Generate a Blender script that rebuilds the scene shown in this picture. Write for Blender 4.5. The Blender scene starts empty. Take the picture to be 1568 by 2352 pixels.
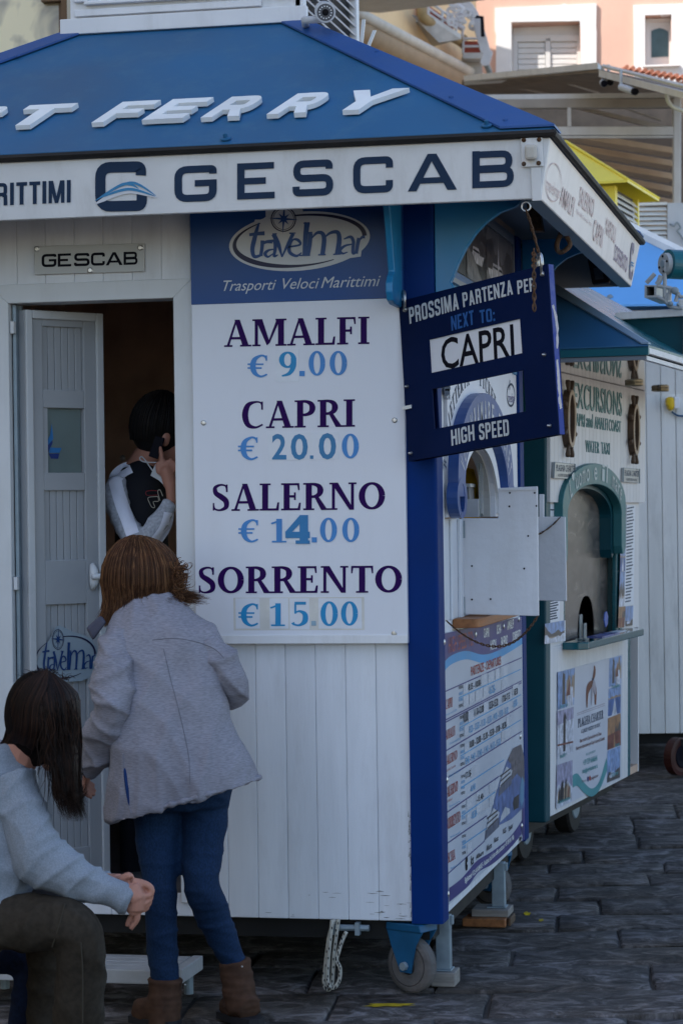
import bpy, bmesh, math, random
from mathutils import Vector, Matrix, noise

sc = bpy.context.scene
V = Vector
rnd = random.Random(7)
# ------------------------------------------------------------------ camera
FPX, CX, CY = 5553.6, 784.0, 1176.0          # focal length and centre for a 1568 x 2352 picture
YAW, PITCH, ROLL = math.radians(-12.115), math.radians(0.084), math.radians(-0.775)
CAM = V((1.388, -7.925, 1.6))
def _cam_axes():
    F = V((math.sin(YAW)*math.cos(PITCH), math.cos(YAW)*math.cos(PITCH), math.sin(PITCH)))
    R = V((math.cos(YAW), -math.sin(YAW), 0)); U = R.cross(F)
    c, s = math.cos(ROLL), math.sin(ROLL)
    return c*R+s*U, -s*R+c*U, F
CR, CU, CF = _cam_axes()
cd = bpy.data.cameras.new('camera'); co = bpy.data.objects.new('camera', cd); sc.collection.objects.link(co)
cd.sensor_fit = 'VERTICAL'; cd.sensor_height = 36.0; cd.sensor_width = 24.0
cd.lens = 36.0*FPX/2352.0; cd.clip_start = 0.1; cd.clip_end = 400
M = Matrix((CR, CU, -CF)).transposed().to_4x4(); M.translation = CAM
co.matrix_world = M
cd.dof.use_dof = True; cd.dof.focus_distance = 8.1; cd.dof.aperture_fstop = 9.0
sc.camera = co
# ------------------------------------------------------------------ light
SUN_DIR = V((-0.62, -0.50, 0.80)).normalized()     # towards the sun: behind the camera, left and high
world = bpy.data.worlds.new('World'); sc.world = world; world.use_nodes = True
wn = world.node_tree; wn.nodes.clear()
sky = wn.nodes.new('ShaderNodeTexSky'); sky.sky_type = 'NISHITA'; sky.sun_disc = False
sky.sun_elevation = math.asin(SUN_DIR.z); sky.sun_rotation = math.atan2(SUN_DIR.x, SUN_DIR.y)
bg = wn.nodes.new('ShaderNodeBackground'); bg.inputs[1].default_value = 0.15
wo = wn.nodes.new('ShaderNodeOutputWorld')
wn.links.new(sky.outputs[0], bg.inputs[0]); wn.links.new(bg.outputs[0], wo.inputs[0])
sl = bpy.data.lights.new('sun', 'SUN'); sl.energy = 3.6; sl.angle = math.radians(0.5); sl.color = (1.0, 0.95, 0.88)
so = bpy.data.objects.new('sun', sl); sc.collection.objects.link(so)
so.rotation_euler = SUN_DIR.to_track_quat('Z', 'Y').to_euler(); so.location = (-20, -20, 30)
sc.view_settings.view_transform = 'Standard'; sc.view_settings.look = 'None'
sc.view_settings.exposure = 1.0; sc.view_settings.gamma = 1.0
sc.view_settings.use_curve_mapping = False
sc.cycles.use_denoising = True
sc.cycles.max_bounces = 8
# ------------------------------------------------------------------ mapping from the photograph to real planes
def ray(px, py): return CF + CR*((px-CX)/FPX) + CU*((CY-py)/FPX)
class Plane:
    """a real plane in the place: origin, two in-plane axes; h(px,py) finds the point of it seen there"""
    def __init__(s, o, u, v=(0, 0, 1)):
        s.o = V(o); s.u = V(u).normalized(); s.v = V(v).normalized(); s.n = s.u.cross(s.v).normalized()
    def h(s, px, py):
        d = ray(px, py); t = (s.o-CAM).dot(s.n)/d.dot(s.n); p = CAM+d*t-s.o
        return (p.dot(s.u), p.dot(s.v))
    def w(s, u, v, off=0.0): return s.o+s.u*u+s.v*v+s.n*off
    def hw(s, px, py, off=0.0):
        a = s.h(px, py); return s.w(a[0], a[1], off)
def onground(px, py, z=0.0):
    d = ray(px, py); t = (z-CAM.z)/d.z; return CAM+d*t
def atdepth(px, py, dep): return CAM+ray(px, py)*dep
def atY(px, py, Y):
    d = ray(px, py); return CAM+d*((Y-CAM.y)/d.y)
# ------------------------------------------------------------------ materials
MATS = {}
def mat(name, col, rough=0.55, var=0.12, scale=6.0, bump=0.0, bscale=40.0, metal=0.0, dirt=0.0, dirtcol=(0.12, 0.11, 0.10),
        stretch=(1, 1, 1), coat=0.0, trans=0.0, alpha=1.0, spec=0.28, streak=0.0, bdist=0.01, sheen=0.0):
    if name in MATS: return MATS[name]
    m = bpy.data.materials.new(name); m.use_nodes = True; nt = m.node_tree; N = nt.nodes; L = nt.links
    b = N['Principled BSDF']
    tc = N.new('ShaderNodeTexCoord'); mp = N.new('ShaderNodeMapping'); mp.inputs['Scale'].default_value = stretch
    L.new(tc.outputs['Object'], mp.inputs[0])
    n1 = N.new('ShaderNodeTexNoise'); n1.inputs['Scale'].default_value = scale; n1.inputs['Detail'].default_value = 6
    L.new(mp.outputs[0], n1.inputs['Vector'])
    r = N.new('ShaderNodeMapRange'); r.inputs[1].default_value = 0.3; r.inputs[2].default_value = 0.7
    r.inputs[3].default_value = 1-var; r.inputs[4].default_value = 1+var
    L.new(n1.outputs[0], r.inputs[0])
    mx = N.new('ShaderNodeMix'); mx.data_type = 'RGBA'; mx.blend_type = 'MULTIPLY'; mx.inputs[0].default_value = 1
    mx.inputs[6].default_value = (*col, 1)
    L.new(r.outputs[0], mx.inputs[7])
    out = mx.outputs[2]
    if dirt > 0:
        n2 = N.new('ShaderNodeTexNoise'); n2.inputs['Scale'].default_value = 3.1; n2.inputs['Detail'].default_value = 9
        n2.inputs['Roughness'].default_value = 0.72
        mp2 = N.new('ShaderNodeMapping'); mp2.inputs['Scale'].default_value = (3, 3, 0.6) if streak else (1, 1, 1)
        L.new(tc.outputs['Object'], mp2.inputs[0]); L.new(mp2.outputs[0], n2.inputs['Vector'])
        r2 = N.new('ShaderNodeMapRange'); r2.inputs[1].default_value = 0.5; r2.inputs[2].default_value = 0.78
        r2.inputs[3].default_value = 0; r2.inputs[4].default_value = dirt
        L.new(n2.outputs[0], r2.inputs[0])
        m2 = N.new('ShaderNodeMix'); m2.data_type = 'RGBA'; m2.inputs[7].default_value = (*dirtcol, 1)
        L.new(r2.outputs[0], m2.inputs[0]); L.new(out, m2.inputs[6]); out = m2.outputs[2]
    L.new(out, b.inputs['Base Color'])
    rr = N.new('ShaderNodeMapRange'); rr.inputs[1].default_value = 0.25; rr.inputs[2].default_value = 0.75
    rr.inputs[3].default_value = max(0.02, rough-0.08); rr.inputs[4].default_value = min(1, rough+0.08)
    L.new(n1.outputs[0], rr.inputs[0]); L.new(rr.outputs[0], b.inputs['Roughness'])
    b.inputs['Metallic'].default_value = metal; b.inputs['Coat Weight'].default_value = coat
    b.inputs['Transmission Weight'].default_value = trans; b.inputs['Alpha'].default_value = alpha
    b.inputs['Specular IOR Level'].default_value = spec; b.inputs['Sheen Weight'].default_value = sheen
    if bump > 0:
        n3 = N.new('ShaderNodeTexNoise'); n3.inputs['Scale'].default_value = bscale; n3.inputs['Detail'].default_value = 5
        L.new(mp.outputs[0], n3.inputs['Vector'])
        bp = N.new('ShaderNodeBump'); bp.inputs['Strength'].default_value = bump; bp.inputs['Distance'].default_value = bdist
        L.new(n3.outputs[0], bp.inputs['Height']); L.new(bp.outputs[0], b.inputs['Normal'])
    MATS[name] = m
    return m
# ------------------------------------------------------------------ meshes
def smoothpath(pts, n=6, closed=False):
    P = [tuple(p) for p in pts]; k = len(P); out = []
    rng = range(k if closed else k-1)
    for i in rng:
        p0 = P[(i-1) % k] if (closed or i > 0) else P[0]; p1 = P[i]; p2 = P[(i+1) % k]
        p3 = P[(i+2) % k] if (closed or i+2 < k) else P[-1]
        for j in range(n):
            t = j/n; t2 = t*t; t3 = t2*t
            out.append(tuple(0.5*((2*b)+(-a+c)*t+(2*a-5*b+4*c-d)*t2+(-a+3*b-3*c+d)*t3) for a, b, c, d in zip(p0, p1, p2, p3)))
    if not closed: out.append(P[-1])
    return out
class MB:
    def __init__(s): s.v = []; s.f = []; s.m = []; s.mats = []; s.cur = 0; s.k = 0
    def use(s, material):
        if material not in s.mats: s.mats.append(material)
        s.cur = s.mats.index(material); return s
    def add(s, vs, fs):
        b = len(s.v); s.v += [V(p) for p in vs]
        for f in fs: s.f.append([b+i for i in f]); s.m.append(s.cur)
        return s
    def box(s, x0, x1, y0, y1, z0, z1):
        return s.add([(x, y, z) for x in (x0, x1) for y in (y0, y1) for z in (z0, z1)],
                     [(0, 1, 3, 2), (4, 6, 7, 5), (0, 4, 5, 1), (2, 3, 7, 6), (0, 2, 6, 4), (1, 5, 7, 3)])
    def hexa(s, q0, q1):     # two quads, bottom and top (or front and back)
        return s.add(list(q0)+list(q1), [(3, 2, 1, 0), (4, 5, 6, 7), (0, 1, 5, 4), (1, 2, 6, 5), (2, 3, 7, 6), (3, 0, 4, 7)])
    def pbox(s, P, u0, u1, v0, v1, d0, d1):   # box standing on a plane, from depth d0 to d1 along its normal
        return s.hexa([P.w(a, b, d0) for a, b in ((u0, v0), (u1, v0), (u1, v1), (u0, v1))],
                      [P.w(a, b, d1) for a, b in ((u0, v0), (u1, v0), (u1, v1), (u0, v1))])
    def prism(s, P, poly, d0, d1):
        n = len(poly)
        vs = [P.w(a, b, d0) for a, b in poly]+[P.w(a, b, d1) for a, b in poly]
        return s.add(vs, [list(range(n-1, -1, -1)), list(range(n, 2*n))]+[(i, (i+1) % n, n+(i+1) % n, n+i) for i in range(n)])
    def band(s, P, a, b, d0, d1, closed=False):    # solid strip between two outlines of equal length
        n = len(a); vs = []
        for p, q in zip(a, b): vs += [P.w(*p, d0), P.w(*q, d0), P.w(*q, d1), P.w(*p, d1)]
        fs = []
        for i in range(n if closed else n-1):
            j = (i+1) % n
            for k in range(4): fs.append((4*i+k, 4*i+(k+1) % 4, 4*j+(k+1) % 4, 4*j+k))
        if not closed: fs += [(3, 2, 1, 0), (4*n-4, 4*n-3, 4*n-2, 4*n-1)]
        return s.add(vs, fs)
    def flat(s, P, poly, off):
        s.k += 1
        return s.add([P.w(a, b, off+(s.k % 7)*0.00012) for a, b in poly], [list(range(len(poly)))])
    def strip(s, P, pts, w, off):        # flat stroke of (variable) width, pts in plane coordinates
        n = len(pts); ws = w if isinstance(w, (list, tuple)) else [w]*n
        L, Rr = [], []
        for i in range(n):
            a = pts[max(0, i-1)]; b = pts[min(n-1, i+1)]
            dx, dy = b[0]-a[0], b[1]-a[1]; l = math.hypot(dx, dy) or 1
            nx, ny = -dy/l, dx/l
            if 0 < i < n-1:
                e1 = (pts[i][0]-pts[i-1][0], pts[i][1]-pts[i-1][1]); e2 = (pts[i+1][0]-pts[i][0], pts[i+1][1]-pts[i][1])
                l1 = math.hypot(*e1) or 1; l2 = math.hypot(*e2) or 1
                c = (e1[0]*e2[0]+e1[1]*e2[1])/(l1*l2); k = 1/max(0.5, math.sqrt(max(0.05, (1+c)/2)))
            else: k = 1
            h = ws[i]/2*k
            L.append((pts[i][0]+nx*h, pts[i][1]+ny*h)); Rr.append((pts[i][0]-nx*h, pts[i][1]-ny*h))
        s.k += 1; o = off+(s.k % 7)*0.00012
        vs = [P.w(*q, o) for q in L]+[P.w(*q, o) for q in Rr]
        return s.add(vs, [(i, n+i, n+i+1, i+1) for i in range(n-1)])
    def tube(s, pts, r, n=8, closed=False, cap=True):
        pts = [V(p) for p in pts]; k = len(pts); rs = r if isinstance(r, (list, tuple)) else [r]*k
        vs = []; fs = []; prev = None
        for i in range(k):
            if closed: t = pts[(i+1) % k]-pts[(i-1) % k]
            else: t = pts[min(k-1, i+1)]-pts[max(0, i-1)]
            if t.length < 1e-9: t = V((0, 0, 1))
            t.normalize()
            if prev is None: a = t.orthogonal().normalized()
            else:
                a = prev-t*prev.dot(t)
                a = a.normalized() if a.length > 1e-6 else t.orthogonal().normalized()
            prev = a; b = t.cross(a)
            for j in range(n):
                q = 2*math.pi*j/n; vs.append(pts[i]+(a*math.cos(q)+b*math.sin(q))*rs[i])
        for i in range(k if closed else k-1):
            i2 = (i+1) % k
            for j in range(n): fs.append((i*n+j, i*n+(j+1) % n, i2*n+(j+1) % n, i2*n+j))
        if cap and not closed: fs += [tuple(range(n-1, -1, -1)), tuple(range((k-1)*n, k*n))]
        return s.add(vs, fs)
    def loft(s, rings, cap=True):
        n = len(rings[0]); vs = [p for r in rings for p in r]; fs = []
        for i in range(len(rings)-1):
            for j in range(n): fs.append((i*n+j, i*n+(j+1) % n, (i+1)*n+(j+1) % n, (i+1)*n+j))
        if cap: fs += [tuple(range(n-1, -1, -1)), tuple(range((len(rings)-1)*n, len(rings)*n))]
        return s.add(vs, fs)
    def lathe(s, o, ax, prof, n=24):      # prof: (distance along the axis, radius)
        ax = V(ax).normalized(); a = ax.orthogonal().normalized(); b = ax.cross(a); o = V(o)
        return s.loft([[o+ax*t+(a*math.cos(2*math.pi*j/n)+b*math.sin(2*math.pi*j/n))*r for j in range(n)] for t, r in prof])
    def ell(s, c, r, n=14, m=9, rot=None):
        c = V(c); rings = []
        for i in range(m+1):
            th = math.pi*(0.02+0.96*i/m)
            ring = [V((r[0]*math.sin(th)*math.cos(2*math.pi*j/n), r[1]*math.sin(th)*math.sin(2*math.pi*j/n), -r[2]*math.cos(th))) for j in range(n)]
            if rot: ring = [rot @ p for p in ring]
            rings.append([c+p for p in ring])
        return s.loft(rings)
    def build(s, name, material=None, parent=None, smooth=False, bevel=0.0, kind=None, seg=2):
        me = bpy.data.meshes.new(name); o = bpy.data.objects.new(name, me); sc.collection.objects.link(o)
        org = V((0, 0, 0)); p = parent
        while p is not None: org += V(p.location); p = p.parent
        me.from_pydata([tuple(q-org) for q in s.v], [], s.f)
        if material is not None: me.materials.append(material)
        else:
            for q in s.mats: me.materials.append(q)
            me.polygons.foreach_set('material_index', s.m)
        bm = bmesh.new(); bm.from_mesh(me); bmesh.ops.recalc_face_normals(bm, faces=bm.faces); bm.to_mesh(me); bm.free()
        if smooth: me.polygons.foreach_set('use_smooth', [True]*len(me.polygons))
        if bevel:
            md = o.modifiers.new('bevel', 'BEVEL'); md.width = bevel; md.segments = seg; md.limit_method = 'ANGLE'; md.angle_limit = 0.6
        o.parent = parent
        if kind: o['kind'] = kind
        return o
def tag(o, label=None, cat=None, group=None, kind=None):
    if label: o['label'] = label
    if cat: o['category'] = cat
    if group: o['group'] = group
    if kind: o['kind'] = kind
    return o
def thing(name, label, cat, loc=(0, 0, 0), group=None):
    o = bpy.data.objects.new(name, None); sc.collection.objects.link(o); o.location = loc; o.empty_display_size = 0.1
    return tag(o, label, cat, group)
def instance(src, parent=None, loc=None):
    c = src.copy(); sc.collection.objects.link(c); c.parent = parent
    if loc is not None: c.location = loc
    return c
def copy_tree(o, parent=None):
    c = o.copy(); sc.collection.objects.link(c); c.parent = parent
    for ch in [q for q in bpy.data.objects if q.parent == o]: copy_tree(ch, c)
    return c
# ------------------------------------------------------------------ lettering
_tc = {}
def bf(text, bold=0.0, space=1.0):
    """the built-in sans font as a flat mesh, width and cap height scaled to 0..1"""
    key = (text, bold, space)
    if key in _tc: return _tc[key]
    cu = bpy.data.curves.new('t', 'FONT'); cu.body = text; cu.offset = bold; cu.space_character = space; cu.resolution_u = 3
    o = bpy.data.objects.new('t', cu); sc.collection.objects.link(o)
    bpy.context.view_layer.update()
    me = bpy.data.meshes.new_from_object(o.evaluated_get(bpy.context.evaluated_depsgraph_get()))
    vs = [(v.co.x, v.co.y) for v in me.vertices]; fs = [list(p.vertices) for p in me.polygons]
    bpy.data.objects.remove(o); bpy.data.curves.remove(cu); bpy.data.meshes.remove(me)
    x0 = min(v[0] for v in vs); x1 = max(v[0] for v in vs); cap = 0.682
    _tc[key] = ([((x-x0)/(x1-x0), y/cap) for x, y in vs], fs)
    return _tc[key]
def arcpts(cx, cy, rx, ry, a0, a1, n=14):
    return [(cx+rx*math.cos(math.radians(a0+(a1-a0)*i/n)), cy+ry*math.sin(math.radians(a0+(a1-a0)*i/n))) for i in range(n+1)]
class Flat2:
    """collects flat 2d pieces"""
    def __init__(s): s.v = []; s.f = []
    def w(s, a, b, off=0): return (a, b)
def _stroke2(pts, w):
    mb = MB(); P = Plane((0, 0, 0), (1, 0, 0), (0, 1, 0)); mb.strip(P, pts, w, 0)
    return [(p.x, p.y) for p in mb.v], [list(f) for f in mb.f]
T, t_, S_ = 0.205, 0.095, 0.065
def rect(x0, x1, y0, y1): return ([(x0, y0), (x1, y0), (x1, y1), (x0, y1)], [[0, 1, 2, 3]])
def quad(a, b, c, d): return ([a, b, c, d], [[0, 1, 2, 3]])
def curve(pts, ws, n=5):
    p = smoothpath([(x, y, w) for (x, y), w in zip(pts, ws)], n)
    return _stroke2([(q[0], q[1]) for q in p], [max(0.01, q[2]) for q in p])
def bowl(x, y0, y1, r, w=T):        # right half bowl from stem x
    cy = (y0+y1)/2; h = (y1-y0)/2
    pts = [(x, y1-t_/2), (x+r*0.45, y1-t_/2), (x+r*0.85, cy+h*0.55), (x+r*0.98, cy), (x+r*0.85, cy-h*0.55), (x+r*0.45, y0+t_/2), (x, y0+t_/2)]
    return curve(pts, [t_, t_*1.1, w*0.8, w, w*0.8, t_*1.1, t_], 4)
def ring(cx, cy, rx, ry, wmax, wmin):
    p = arcpts(cx, cy, rx, ry, 0, 360, 28)
    ws = [wmin+(wmax-wmin)*abs(math.cos(math.radians(360*i/28)))**1.5 for i in range(29)]
    return _stroke2(p, ws)
def stem(x, y0=0, y1=1, w=T, top=True, bot=True, e=0.085):
    out = [rect(x-w/2, x+w/2, y0, y1)]
    if bot: out.append(rect(x-w/2-e, x+w/2+e, y0, y0+S_))
    if top: out.append(rect(x-w/2-e, x+w/2+e, y1-S_, y1))
    return out
SERIF = {
 'A': (0.92, [quad((.08, 0), (.17, 0), (.46, 1), (.39, 1)), quad((.36, 1), (.54, 1), (.86, 0), (.64, 0)), rect(.2, .66, .27, .36), rect(0, .29, 0, S_), rect(.55, .94, 0, S_)]),
 'M': (1.18, stem(.16, w=.11)+stem(1.0, w=T)+[quad((.13, 1), (.36, 1), (.62, .12), (.52, .02)), quad((.52, .02), (.62, .12), (.98, 1), (.86, 1)), rect(.84, 1.0, 1-S_, 1), rect(.04, .3, 1-S_, 1)]),
 'L': (0.70, stem(.2)+[rect(.2, .64, 0, .08), quad((.56, .0), (.66, .0), (.68, .3), (.62, .3))]),
 'F': (0.68, stem(.2)+[rect(.2, .62, .92, 1), quad((.55, 1), (.63, 1), (.64, .74), (.59, .74)), rect(.2, .5, .46, .55), rect(.45, .51, .37, .65)]),
 'E': (0.72, stem(.2)+[rect(.2, .62, .92, 1), quad((.55, 1), (.63, 1), (.64, .74), (.59, .74)), rect(.2, .5, .47, .56), rect(.45, .51, .38, .66), rect(.2, .64, 0, .08), quad((.56, 0), (.66, 0), (.68, .28), (.62, .28))]),
 'I': (0.42, stem(.2)),
 'P': (0.74, stem(.2)+[bowl(.2, .42, 1, .42)]),
 'R': (0.84, stem(.2)+[bowl(.2, .45, 1, .40), quad((.38, .5), (.5, .54), (.84, 0), (.62, 0)), rect(.7, .9, 0, S_)]),
 'C': (0.80, [curve([(.70, .74), (.66, .93), (.46, .965), (.22, .85), (.125, .5), (.22, .14), (.48, .035), (.72, .14)], [.04, .06, .08, .17, .21, .17, .085, .06]), rect(.67, .73, .68, .98)]),
 'O': (0.90, [ring(.44, .5, .335, .455, .21, .09)]),
 'S': (0.66, [curve([(.52, .76), (.48, .93), (.3, .965), (.13, .86), (.16, .66), (.34, .52), (.5, .36), (.5, .14), (.3, .035), (.12, .08), (.08, .24)], [.03, .06, .08, .13, .17, .2, .19, .15, .08, .06, .03]), rect(.5, .56, .7, .98), rect(.05, .1, .02, .3)]),
 'N': (0.98, stem(.16, w=.10, bot=True)+stem(.80, w=.10, bot=False)+[quad((.08, 1), (.31, 1), (.85, 0), (.7, 0))]),
 'T': (0.78, [rect(.28, .48, 0, 1), rect(.18, .58, 0, S_), rect(.03, .73, .92, 1), quad((.02, 1), (.1, 1), (.06, .72), (.015, .72)), quad((.66, 1), (.74, 1), (.745, .72), (.7, .72))]),
 'G': (0.86, [curve([(.68, .76), (.64, .93), (.46, .965), (.22, .85), (.125, .5), (.22, .14), (.48, .035), (.68, .1)], [.04, .06, .08, .17, .21, .17, .085, .1]), rect(.6, .76, .04, .42), rect(.5, .84, .38, .44)]),
 'H': (0.98, stem(.2, w=.17)+stem(.78, w=.17)+[rect(.2, .78, .46, .55)]),
 '0': (0.66, [ring(.32, .5, .225, .46, .19, .08)]),
 '1': (0.60, [rect(.24, .42, 0, .97), rect(.1, .56, 0, .07), quad((.06, .8), (.1, .74), (.36, .86), (.42, .97))]),
 '2': (0.66, [curve([(.1, .74), (.16, .92), (.34, .955), (.5, .8), (.46, .58), (.26, .3), (.12, .1)], [.14, .1, .09, .17, .19, .13, .12]), rect(.07, .58, 0, .13), quad((.5, .0), (.58, .0), (.6, .26), (.55, .26))]),
 '4': (0.72, [rect(.38, .56, 0, .98), rect(.03, .7, .22, .33), quad((.03, .33), (.15, .33), (.5, .98), (.38, .98)), rect(.28, .68, 0, .07)]),
 '5': (0.64, [rect(.14, .54, .86, .98), rect(.13, .2, .5, .9), curve([(.17, .55), (.32, .6), (.5, .48), (.5, .2), (.32, .04), (.14, .06), (.07, .14)], [.06, .09, .17, .19, .09, .08, .12])]),
 '9': (0.66, [ring(.31, .68, .2, .285, .17, .08), curve([(.5, .75), (.49, .4), (.36, .14), (.12, .04)], [.18, .17, .13, .06])]),
 '6': (0.66, [ring(.33, .32, .2, .285, .17, .08), curve([(.14, .25), (.15, .6), (.28, .86), (.52, .96)], [.18, .17, .13, .06])]),
 '.': (0.36, [rect(.06, .25, 0, .19)]),
 '-': (0.50, [rect(.08, .42, .38, .47)]),
 '€': (0.78, [curve([(.66, .8), (.6, .93), (.46, .96), (.26, .8), (.2, .5), (.26, .2), (.46, .04), (.68, .14)], [.05, .08, .09, .16, .19, .16, .09, .07]), rect(.02, .56, .55, .62), rect(.02, .5, .38, .45), rect(.63, .68, .74, .97)]),
 ' ': (0.40, []),
}
def rline(pts, r, n=5):
    out = [pts[0]]
    for i in range(1, len(pts)-1):
        a, b, c = pts[i-1], pts[i], pts[i+1]
        da = math.hypot(a[0]-b[0], a[1]-b[1]); dc = math.hypot(c[0]-b[0], c[1]-b[1]); q = min(r, da*.49, dc*.49)
        p0 = (b[0]+(a[0]-b[0])*q/da, b[1]+(a[1]-b[1])*q/da); p1 = (b[0]+(c[0]-b[0])*q/dc, b[1]+(c[1]-b[1])*q/dc)
        for k in range(n+1):
            t = k/n; out.append(tuple((1-t)**2*p0[j]+2*t*(1-t)*b[j]+t*t*p1[j] for j in (0, 1)))
    out.append(pts[-1]); return out
def ru(pts, w=.2, r=.24): return _stroke2(rline(pts, r), w)
SQ = {   # wide square-shouldered capitals
 'G': (1.22, [ru([(1.02, .76), (1.02, .9), (.12, .9), (.12, .1), (1.02, .1), (1.02, .52)]), rect(.55, 1.12, .42, .6)]),
 'E': (1.15, [rect(.04, .24, 0, 1), rect(.24, 1.04, .82, 1), rect(.24, .82, .41, .59), rect(.24, 1.06, 0, .18)]),
 'S': (1.20, [ru([(1.04, .74), (1.04, .9), (.12, .9), (.12, .5), (1.06, .5), (1.06, .1), (.1, .1), (.1, .28)])]),
 'C': (1.18, [ru([(1.03, .68), (1.03, .9), (.12, .9), (.12, .1), (1.03, .1), (1.03, .34)])]),
 'A': (1.25, [quad((0, 0), (.22, 0), (.7, 1), (.5, 1)), quad((.5, 1), (.72, 1), (1.24, 0), (1.0, 0)), rect(.28, .98, .2, .36)]),
 'B': (1.20, [rect(.04, .24, 0, 1), ru([(.24, .9), (1.02, .9), (1.02, .52), (.24, .52)], .18), ru([(.24, .49), (1.06, .49), (1.06, .09), (.24, .09)], .18)]),
 ' ': (0.5, []),
}
SANS_I = {   # heavy sans for the roof lettering
 'F': (0.92, [rect(.0, .27, 0, 1), rect(.27, .88, .78, 1), rect(.27, .78, .40, .60)]),
 'E': (0.92, [rect(.0, .27, 0, 1), rect(.27, .88, .78, 1), rect(.27, .80, .40, .60), rect(.27, .88, 0, .22)]),
 'R': (0.95, [rect(.0, .27, 0, 1), ru([(.27, .89), (.74, .89), (.74, .45), (.27, .45)], .22, .18), quad((.42, .4), (.66, .4), (.92, 0), (.64, 0))]),
 'Y': (0.95, [quad((0, 1), (.28, 1), (.58, .45), (.33, .45)), quad((.66, 1), (.94, 1), (.60, .42), (.38, .42)), rect(.34, .61, 0, .46)]),
 'T': (0.90, [rect(.31, .58, 0, .8), rect(.0, .9, .78, 1)]),
 'A': (0.98, [quad((0, 0), (.27, 0), (.6, 1), (.36, 1)), quad((.36, 1), (.6, 1), (.98, 0), (.7, 0)), rect(.24, .74, .2, .38)]),
 'S': (0.92, [ru([(.78, .68), (.78, .89), (.13, .89), (.13, .52), (.78, .48), (.78, .11), (.1, .11), (.1, .32)], .22, .16)]),
}
def rr(pts, w=.165, r=.13): return ru(pts, w, r)
CS = {   # heavy condensed capitals
 'P': (.52, [rect(0, .17, 0, 1), rr([(.17, .92), (.43, .92), (.43, .47), (.17, .47)], .16)]),
 'R': (.54, [rect(0, .17, 0, 1), rr([(.17, .92), (.43, .92), (.43, .49), (.17, .49)], .16), rr([(.30, .45), (.43, .45), (.44, 0)], .165, .08)]),
 'O': (.54, [rr([(.27, .08), (.083, .08), (.083, .92), (.457, .92), (.457, .08), (.27, .08)])]),
 'S': (.52, [rr([(.43, .70), (.43, .92), (.083, .92), (.083, .56), (.437, .44), (.437, .08), (.083, .08), (.083, .30)])]),
 'I': (.17, [rect(0, .17, 0, 1)]),
 'M': (.70, [rect(0, .15, 0, 1), rect(.55, .70, 0, 1), quad((.0, 1), (.20, 1), (.42, 0), (.28, 0)), quad((.50, 1), (.70, 1), (.42, 0), (.28, 0))]),
 'A': (.56, [quad((0, 0), (.17, 0), (.36, 1), (.20, 1)), quad((.20, 1), (.36, 1), (.56, 0), (.39, 0)), rect(.13, .43, .2, .35)]),
 'T': (.48, [rect(.155, .325, 0, .85), rect(0, .48, .84, 1)]),
 'E': (.44, [rect(0, .17, 0, 1), rect(.17, .43, .85, 1), rect(.17, .39, .43, .58), rect(.17, .44, 0, .15)]),
 'N': (.56, [rect(0, .16, 0, 1), rect(.40, .56, 0, 1), quad((0, 1), (.17, 1), (.56, 0), (.39, 0))]),
 'Z': (.48, [rect(.01, .47, .85, 1), rect(0, .48, 0, .15), quad((0, .14), (.19, .14), (.47, .86), (.28, .86))]),
 'H': (.54, [rect(0, .17, 0, 1), rect(.37, .54, 0, 1), rect(.17, .37, .42, .58)]),
 'G': (.54, [rr([(.45, .68), (.45, .92), (.083, .92), (.083, .08), (.45, .08), (.45, .40)]), rect(.28, .53, .36, .50)]),
 'D': (.53, [rect(0, .17, 0, 1), rr([(.17, .92), (.44, .92), (.44, .08), (.17, .08)])]),
 'X': (.54, [quad((0, 0), (.18, 0), (.54, 1), (.36, 1)), quad((0, 1), (.18, 1), (.54, 0), (.36, 0))]),
 ':': (.17, [rect(0, .17, 0, .18), rect(0, .17, .5, .68)]),
}
def word(text, font, gap=0.06):
    x = 0; vs = []; fs = []; pieces = []
    for ch in text:
        adv, pcs = font[ch]
        for v, f in pcs:
            pieces.append(([(p[0]+x, p[1]) for p in v], f))
        x += adv+gap
    x -= gap
    xs = [p[0] for v, f in pieces for p in v]; x0, x1 = min(xs), max(xs)
    return [([((p[0]-x0)/(x1-x0), p[1]) for p in v], f) for v, f in pieces]
def put(mb, P, pieces, A, B, Ctop, off=0.002, shear=0.0):
    """A,B: picture points at the two ends of the baseline; Ctop: the cap height above A. All are found on plane P"""
    a = P.h(*A); b = P.h(*B); c = P.h(*Ctop)
    if isinstance(pieces, tuple): pieces = [pieces]
    for v, f in pieces:
        mb.k += 1; o = off+(mb.k % 7)*0.00012
        pts = [P.w(a[0]+(b[0]-a[0])*x+(c[0]-a[0])*y+shear*y, a[1]+(b[1]-a[1])*x+(c[1]-a[1])*y, o) for x, y in v]
        mb.add(pts, f)
    return mb
def hp(P, pts): return [P.h(*p) for p in pts]
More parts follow.
